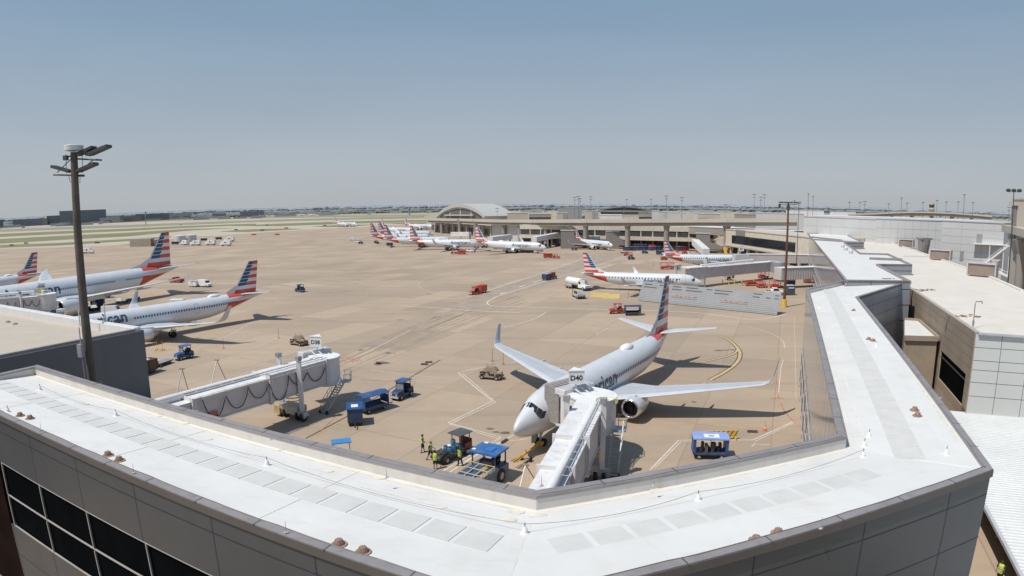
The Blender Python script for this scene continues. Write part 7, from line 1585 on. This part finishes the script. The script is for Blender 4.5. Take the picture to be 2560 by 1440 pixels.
# cones, chocks, stanchion poles
t = thing('traffic_cone', 'orange traffic cone with a short rod right of the striped barrier', 'traffic cone', G(1912, 1077)); OR = mat('cone orange', (.62, .17, .05), .6, vary=.1); MB().lathe([(.04, .19), (.55, .05), (.56, 0)], n=16, cap=False).build('cone', OR, t, smooth=True); MB().box((0, 0, .02), (.45, .45, .04)).build('base', OR, t); MB().lathe([(.3, .125), (.4, .1)], n=16, cap=False).build('band', WHITE, t); MB().lathe([(.5, .015), (1., .012)], n=6).build('rod', DARK, t)
for x, y, rz, lab in ((1881, 1081, -.2, 'dark wheel chock near the traffic cone'), (1061, 912, -.3, 'left black wheel chock above the blue carts'), (1072, 907, .2, 'right black wheel chock above the blue carts'), (1262, 1105, 1., 'small chock beside the airliner nose')):
    t = tag(MB().prism([(-.5, -.1), (.5, -.1), (.5, .12), (-.5, .12)], 0, [.1, .1, .2, .2]).build('wheel_chock', mat('dark rubber chock', (.05, .04, .03), .8), None, G(x, y), rz), lab, 'wheel chock', 'wheel chocks')
for x, y, h, lab in ((1231, 903, 1.9, 'left brown pole of the pair by the power unit'), (1258, 911, 1.9, 'right brown pole of the pair by the power unit'), (559, 871, 1.7, 'brown pole below the airliner shadow'), (697, 845, 1.7, 'brown pole left of the tan power unit'), (1497, 700, 2.2, 'thin pole beside the far end of the blast fence'), (1571, 744, 2.2, 'short pole between the barriers and the blast fence'), (1588, 743, 2., 'short pole at the blast fence corner'), (1549, 727, 1.6, 'small pole under the regional jet wing'), (1634, 664, 2., 'thin pole left of the B1 sign'), (1026, 612, 2.4, 'small pole before the far airliners')):
    t = thing('marker_pole', lab, 'marker pole', G(x, y), 0, 'thin brown marker poles'); BP = mat('rusty brown pole', (.28, .12, .06), .7, vary=.2); MB().lathe([(0, .035), (h, .03)], n=8).build('pole', BP, t); MB().lathe([(0, .28), (.05, .24), (.06, .05)], n=14).build('base', BP, t)
t = thing('tube_trolley', 'small yellow tube-frame trolley on the ground by the grey panel wall', 'trolley', G(400, 876), .1); fm_ = MB()
for x in (-.5, .5): fm_.tube([(x, 0, 0), (x, 0, 1.6)], .035, 6)
fm_.tube([(-.5, 0, .5), (.5, 0, .5)], .035, 6).tube([(-.7, -.3, .1), (.7, -.3, .1)], .04, 6).tube([(-.7, .3, .1), (.7, .3, .1)], .04, 6).tube([(-.7, -.3, .1), (-.7, .3, .1)], .04, 6).tube([(.7, -.3, .1), (.7, .3, .1)], .04, 6).build('frame', YEL, t); wheels(t, [(-.6, -.3), (.6, -.3), (-.6, .3), (.6, .3)], .1, .06)
# vehicles around the left airliners and the far row
for x, y, rz, k, lab in ((262, 745, .2, 'c', 'dark blue cart under the large airliner belly'), (470, 812, .5, 'f', 'dark flat dolly under the middle airliner belly'), (455, 813, .4, 'f', 'second dark dolly beside the first under the middle airliner'), (305, 758, .1, 'f', 'dark dolly between the two left airliners'), (333, 752, .2, 'f', 'dark dolly by the upturned wingtip'), (245, 768, .4, 'c', 'dark box cart behind the light mast')):
    cart(lab, G(x, y), rz, NAVY, 'box' if k == 'c' else 'flat', group='carts under the left airliners')
truck('white truck roof peeking out above the middle airliner fuselage', 'service_truck', 'truck', G(283, 787), .2, 'van'); truck('white van roof behind the middle airliner fuselage', 'van', 'van', G(451, 770), 0, 'van')
CG = 'white catering trucks on the left apron'
for x, y, rz, lab in ((221, 634, .0, 'white catering truck with a round logo right of the light mast'), (463, 613, 2.6, 'white cab at the left of the parked catering trucks'), (490, 614, 3.0, 'catering truck with a round logo, left one of the front pair'), (527, 613, 3.0, 'catering truck with a round logo, middle of the front trucks'), (565, 615, 3.0, 'catering truck with a round logo, rightmost of the front trucks'), (574, 604, 3.1, 'grey-white truck behind the rightmost catering truck')):
    truck(lab, 'catering_truck', 'catering truck', G(x, y), rz, 'catering', group=CG)
for x, y, lab in ((451, 606, 'left white tank'), (478, 604, 'right white tank')):
    p = G(x, y); t = thing('storage_tank', lab+' behind the parked catering trucks', 'tank', p, 0, 'pair of white tanks'); MB().lathe([(0, 4.2), (5., 4.2), (5.6, 2.), (5.7, 0)], n=20, cap=False).build('shell', WPAN, t, smooth=True); MB().tube([(4.2, 0, 0), (4.2, 0, 5.5)], .12).build('ladder', LGREY, t)
for x, y, lab in ((438, 611, 'dark blue cart left of the catering trucks'), (510, 602, 'dark cart in the second row of parked trucks'), (547, 599, 'far dark cart behind the catering trucks')): cart(lab, G(x, y), .2, NAVY, 'box', group='carts near the catering trucks', L_=5)
random.seed(6); FGp = 'carts and tugs around the far row of airliners'
for x, y, kind, mm, lab in ((883, 601, 'v', WHITE, 'tiny white van at the left before the far row'), (896, 607, 's', WHITE, 'white vehicle leading a dark cart left of the far row'), (902, 610, 't', NAVY, 'small dark tug right behind the white vehicle'), (941, 608, 't', NAVY, 'small dark tug under the leftmost far tail'), (974, 615, 'c', NAVY, 'dark blue box cart below the second far tail'), (1135, 635, 't', RED, 'red tug under the third far airliner'), (1154, 636, 'r', RED, 'red cart right of the red tug under the third far airliner'), (1176, 630, 's', WHITE, 'white pickup right of the red carts'),
    (1191, 620, 't', NAVY, 'dark tug behind the white pickup'), (1211, 620, 'c', NAVY, 'dark cart between the far airliners'), (1265, 627, 'c', TAN, 'tan loader beside the fourth far airliner'), (1288, 631, 't', NAVY, 'dark blue tug under the fourth far airliner'), (1311, 631, 'c', GREY, 'grey cart under the fourth far airliner engine'), (1325, 632, 'c', BLUE, 'blue cart below the engine of the fourth far airliner'), (1350, 629, 't', RED, 'small red tug right of the fourth far airliner'), (1370, 645, 'r', RED, 'red box cart in front of the guideway'), (1391, 646, 't', RED, 'red tug right of the red box cart in front of the guideway'),
    (1370, 618, 'c', NAVY, 'dark cart under the white angled bridge'), (1395, 616, 'c', NAVY, 'dark cart left of the small far regional jet'), (1436, 626, 't', NAVY, 'dark tug by the wingtip of the small far regional jet'), (1578, 649, 't', NAVY, 'dark green tug alone right of the small far regional jet'), (1560, 633, 'g', TAN, 'tan machine near the column'), (1660, 650, 't', RED, 'red tug behind the farther regional jet tail'), (1703, 626, 'v', WHITE, 'white truck right of the farther regional jet tail'), (1650, 637, 'c', NAVY, 'dark cart left of the farther regional jet tail'), (1612, 634, 't', NAVY, 'dark tug before the cart bays')):
    p = G(x, y); rz = random.uniform(-.4, .4)
    if kind == 't': tug(lab, p, rz, mm, group=FGp)
    elif kind == 'c': cart(lab, p, rz, mm, 'box', group=FGp, L_=3.6)
    elif kind == 'r': cart(lab, p, rz, mm, 'red', group=FGp, L_=3.8)
    elif kind == 'g': cart(lab, p, rz, mm, 'flat', group=FGp)
    else: truck(lab, 'van' if kind == 'v' else 'pickup_truck', 'van' if kind == 'v' else 'pickup', p, 2.6 if kind == 's' else .2, 'van' if kind == 'v' else 'pickup', mm, FGp)
proto = {}
for i in range(34):
    x = 1566+(i % 17)*9.2+random.uniform(-2, 2); row = i//17; y = 619.5+row*6.5+random.uniform(-1, 1)
    if 1650 < x < 1672: continue
    mm = (BLUE, NAVY, NAVY, RED)[i % 4] if x < 1665 else (RED, NAVY, RED)[i % 3]
    lab = ('blue cart parked in the packed cart bays of the far concourse' if mm is BLUE else 'dark cart parked in the packed cart bays of the far concourse' if mm is NAVY else 'red cart parked in the packed cart bays of the far concourse')
    if mm.name not in proto: proto[mm.name] = cart(lab, G(x, y), random.uniform(-.3, .3), mm, 'box', mm, 'carts packed in the far bays', 3.4)
    else: dup(proto[mm.name], G(x, y), random.uniform(-.4, .4), lab, 'carts packed in the far bays')
# ------------------------------------------------------------------ people
SKIN = mat('skin', (.24, .13, .085), .6, vary=.08, scale=4); SKIN2 = mat('darker skin', (.12, .065, .045), .6, vary=.08, scale=4)
VEST = mat('hi-vis vest', (.50, .70, .06), .6, vary=.12, scale=6); REFL = mat('vest tape', (.62, .62, .55), .4, vary=.05)
SHORT = mat('dark shorts', (.02, .022, .03), .8, vary=.2); SHOE = mat('work shoe', (.04, .03, .025), .7); SHIRT = mat('dark tee shirt', (.03, .035, .05), .8, vary=.2); HAIR = mat('dark hair', (.02, .014, .01), .8, vary=.3)
def skinned(name, m, par, pts, edges, rad, root=0, sub=1):
    me = bpy.data.meshes.new(name); bm = bmesh.new(); lay = bm.verts.layers.skin.verify(); vs = [bm.verts.new(p) for p in pts]
    for a, b in edges: bm.edges.new((vs[a], vs[b]))
    for i, v in enumerate(vs):
        r = rad[i]; v[lay].radius = r if isinstance(r, tuple) else (r, r); v[lay].use_root = (i == root)
    bm.to_mesh(me); bm.free(); o = bpy.data.objects.new(name, me); COL.objects.link(o); me.materials.append(m)
    o.modifiers.new('s', 'SKIN').use_smooth_shade = True
    s = o.modifiers.new('u', 'SUBSURF'); s.levels = sub; s.render_levels = sub
    dg = bpy.context.evaluated_depsgraph_get(); m2 = bpy.data.meshes.new_from_object(o.evaluated_get(dg)); m2.name = name
    o.modifiers.clear(); o.data = m2
    if not m2.materials: m2.materials.append(m)
    bpy.data.meshes.remove(me); o.parent = par; return o
def person(label, loc, rz, hipdx=0., lean=0., legs=((.05, .0), (-.05, .0)), arms=((.1, .1), (.1, .1)), skin=None, cap=None, shorts=True, head_turn=0., group='workers in yellow hi-vis vests'):
    """legs: (foot x offset, knee bend); arms: (hand forward, hand height rel. to hip)"""
    sk = skin or SKIN; t = thing('person', label, 'person', loc, rz, group)
    hz = .93; sh = 1.43; hx = hipdx; cx = hx+lean
    P = [(hx, 0, hz), (hx+lean*.35, 0, 1.12), (cx*.9+hx*.1, 0, 1.3), (cx, 0, 1.42), (cx+lean*.1, 0, 1.5), (cx+lean*.25+.01, 0, 1.58), (cx+lean*.3+.02, 0, 1.66), (cx+lean*.3+.015, 0, 1.74)]
    R = [(.13, .15), (.115, .14), (.12, .17), (.09, .13), .055, (.075, .065), (.095, .078), (.055, .05)]
    E_ = [(0, 1), (1, 2), (2, 3), (3, 4), (4, 5), (5, 6), (6, 7)]
    feet = []; hands = []
    for sd, (fx, kb) in zip((1, -1), legs):
        i = len(P); kx = hx+(fx-hx)*.45+kb
        P += [(hx, sd*.095, hz-.06), (kx, sd*.11, .5), (fx, sd*.12, .1), (fx+.11, sd*.13, .045)]; R += [.09, .058, .042, .035]; E_ += [(0, i), (i, i+1), (i+1, i+2), (i+2, i+3)]; feet.append((fx, sd*.125))
    for sd, (hf, hh) in zip((1, -1), arms):
        i = len(P); s_ = Vector((cx, sd*.19, sh-.01)); h_ = Vector((cx+hf, sd*(.24 if hf < .3 else .16), hz+hh)); d = h_-s_
        if d.length > .54: h_ = s_+d.normalized()*.54
        el_ = (s_+h_)/2+Vector((-.06-.05*(hf > .2), sd*.05, -.05)); P += [tuple(s_), tuple(el_), tuple(h_)]; R += [.058, .043, .029]; E_ += [(3, i), (i, i+1), (i+1, i+2)]
        # palm, four unequal curled fingers and a thumb from the side of the palm
        dn = (h_-el_).normalized(); sdv = Vector((0, 1, 0)) if abs(dn.y) < .7 else Vector((1, 0, 0)); nv = dn.cross(sdv).normalized(); sv = nv.cross(dn)
        pc = h_+dn*.055; P.append(tuple(pc)); R.append((.034, .02)); k = len(P)-1; E_.append((i+2, k))
        for f in range(4):
            off = (f-1.5)*.019; ln = (.062, .074, .07, .055)[f]; a_ = pc+sv*off+dn*.03; b_ = a_+dn*ln*.6+nv*.008; c_ = b_+dn*ln*.35+nv*.028
            q = len(P); P += [tuple(a_), tuple(b_), tuple(c_)]; R += [.0095, .009, .0075]; E_ += [(k, q), (q, q+1), (q+1, q+2)]
        a_ = pc+sv*.03-dn*.02; b_ = a_+sv*.028+dn*.03+nv*.012; q = len(P); P += [tuple(a_), tuple(b_)]; R += [.011, .009]; E_ += [(k, q), (q, q+1)]
    body = skinned('body', sk, t, P, E_, R, 0, 1)
    hc = Vector(P[6]); fm = MB()
    for sd in (1, -1): fm.lathe([(-.012, .003), (0, .012), (.012, .003)], (hc.x+.078, sd*.03, hc.z+.005), 'x', 8)
    each(fm, 'eye', DARK, t); MB().loft([[(hc.x+.085, -.008, hc.z+.01), (hc.x+.085, .008, hc.z+.01), (hc.x+.08, 0, hc.z+.012)], [(hc.x+.108, -.014, hc.z-.03), (hc.x+.108, .014, hc.z-.03), (hc.x+.075, 0, hc.z-.035)]]).build('nose', sk, t); MB().box((hc.x+.082, 0, hc.z-.058), (.01, .045, .01)).build('mouth', mat('lips', (.18, .06, .05), .6), t)
    er = MB()
    for sd in (1, -1): er.lathe([(-.01, .02), (.01, .026)], (hc.x-.005, sd*.083, hc.z-.005), 'y', 8)
    each(er, 'ear', sk, t)
    hr = MB()
    hr.lathe([(-.01, .098), (.04, .094), (.075, .06), (.09, .0)], (hc.x-.012, 0, hc.z+.012), 'z', 14, cap=False); hr.box((hc.x-.075, 0, hc.z-.02), (.05, .13, .09))
    hr.build('hair', cap or HAIR, t, smooth=True)
    if cap: MB().prism([(hc.x+.06, -.06), (hc.x+.16, -.045), (hc.x+.16, .045), (hc.x+.06, .06)], hc.z+.03, hc.z+.045).build('cap_peak', cap, t)
    def tube_loft(name, m, secs, n=14): MB().loft([[(x+rx*cos(2*pi*i/n), y+ry*sin(2*pi*i/n), z) for i in range(n)] for x, y, z, rx, ry in secs], cap=False).build(name, m, t, smooth=True)
    lx = lambda z: hx+lean*max(0, min(1, (z-hz)/.5))
    tube_loft('vest', VEST, [(lx(.86), 0, .86, .165, .20), (lx(1.0), 0, 1.0, .16, .19), (lx(1.15), 0, 1.15, .155, .19), (lx(1.3), 0, 1.3, .16, .215), (lx(1.42), 0, 1.41, .135, .21), (lx(1.47), 0, 1.47, .09, .13), (lx(1.5), 0, 1.50, .07, .08)])
    for z in (.98, 1.22): tube_loft('reflective_band', REFL, [(lx(z), 0, z-.025, .168, .205), (lx(z), 0, z+.025, .168, .207)])
    for sd in (1, -1):
        s_ = Vector((cx, sd*.19, sh-.01)); i = 8+8+(0 if sd > 0 else 0)
    sh_m = MB()
    for j, sd in enumerate((1, -1)):
        base = 16+j*(3+1+12+2); s_ = Vector(P[base]); e_ = Vector(P[base+1]); d = (e_-s_); sh_m.tube([s_-d*.1, s_+d*.3, s_+d*.8], [.075, .07, .062], 10)
    each(sh_m, 'sleeve', SHIRT, t, True)
    pn = MB()
    for j, sd in enumerate((1, -1)):
        a_, k_, f_ = Vector(P[8+4*j]), Vector(P[9+4*j]), Vector(P[10+4*j])
        if shorts: pn.tube([a_+Vector((0, 0, .1)), a_, a_.lerp(k_, .55), a_.lerp(k_, 1.02)], [.11, .115, .095, .085], 12)
        else: pn.tube([a_+Vector((0, 0, .1)), a_, k_, k_.lerp(f_, .5), k_.lerp(f_, 1.02)], [.11, .115, .078, .066, .06], 12)
    pn.lathe([(-.16, .12), (-.05, .165), (.08, .16)], (hx, 0, hz), 'z', 14); pn.build('shorts' if shorts else 'trousers', SHORT, t, smooth=True)
    for j, (fx, fy) in enumerate(feet): MB().loft([[(fx-.07, fy-.035, 0), (fx-.07, fy+.035, 0), (fx-.06, fy+.035, .1), (fx-.06, fy-.035, .1)], [(fx+.06, fy-.045, 0), (fx+.06, fy+.045, 0), (fx+.05, fy+.04, .09), (fx+.05, fy-.04, .09)], [(fx+.19, fy-.035, 0), (fx+.19, fy+.035, 0), (fx+.18, fy+.03, .045), (fx+.18, fy-.03, .045)]]).build('shoe', SHOE, t)
    return t
person('worker in yellow vest standing farthest left, facing the cart', G(1057, 1131), .0, legs=((.12, .02), (-.12, .02)), arms=((.12, .02), (.2, .25)), cap=HAIR)
person('worker in yellow vest and cap striding toward the cart, second from the left', G(1076, 1149), -.2, lean=.06, legs=((.28, .06), (-.3, .04)), arms=((.25, .1), (-.1, .05)), cap=mat('olive cap', (.12, .13, .04), .8))
person('worker in yellow vest seen from behind, nearest the parapet', G(1089, 1173), pi/2+.1, legs=((.05, .0), (-.06, .0)), arms=((.3, .2), (.28, .22)))
person('worker in yellow vest bending over the drums on the right of the cart', G(1151, 1165), pi-.5, lean=.14, legs=((.16, .03), (-.16, .02)), arms=((.45, .15), (.42, .1)), skin=SKIN2, shorts=False)
person('worker in a yellow vest beside the ribbed canopy at the bottom right corner', G(2494, 1462), pi+.4, lean=.08, legs=((.2, .05), (-.2, .03)), arms=((.3, .2), (.1, .1)), group=None)
person('small far worker in a yellow vest under the clad B1 bridge', G(1975-0, 727) if False else G(1855, 714), 0, group=None)
person('tiny worker standing at the door of the silver-white SUV', G(1431, 738), 0, group=None)
# debug print of anything left untagged
for o_ in COL.objects:
    if o_.parent is None and o_.type in ('MESH', 'EMPTY') and not (o_.get('category') or o_.get('kind')): print('UNTAGGED', o_.name)
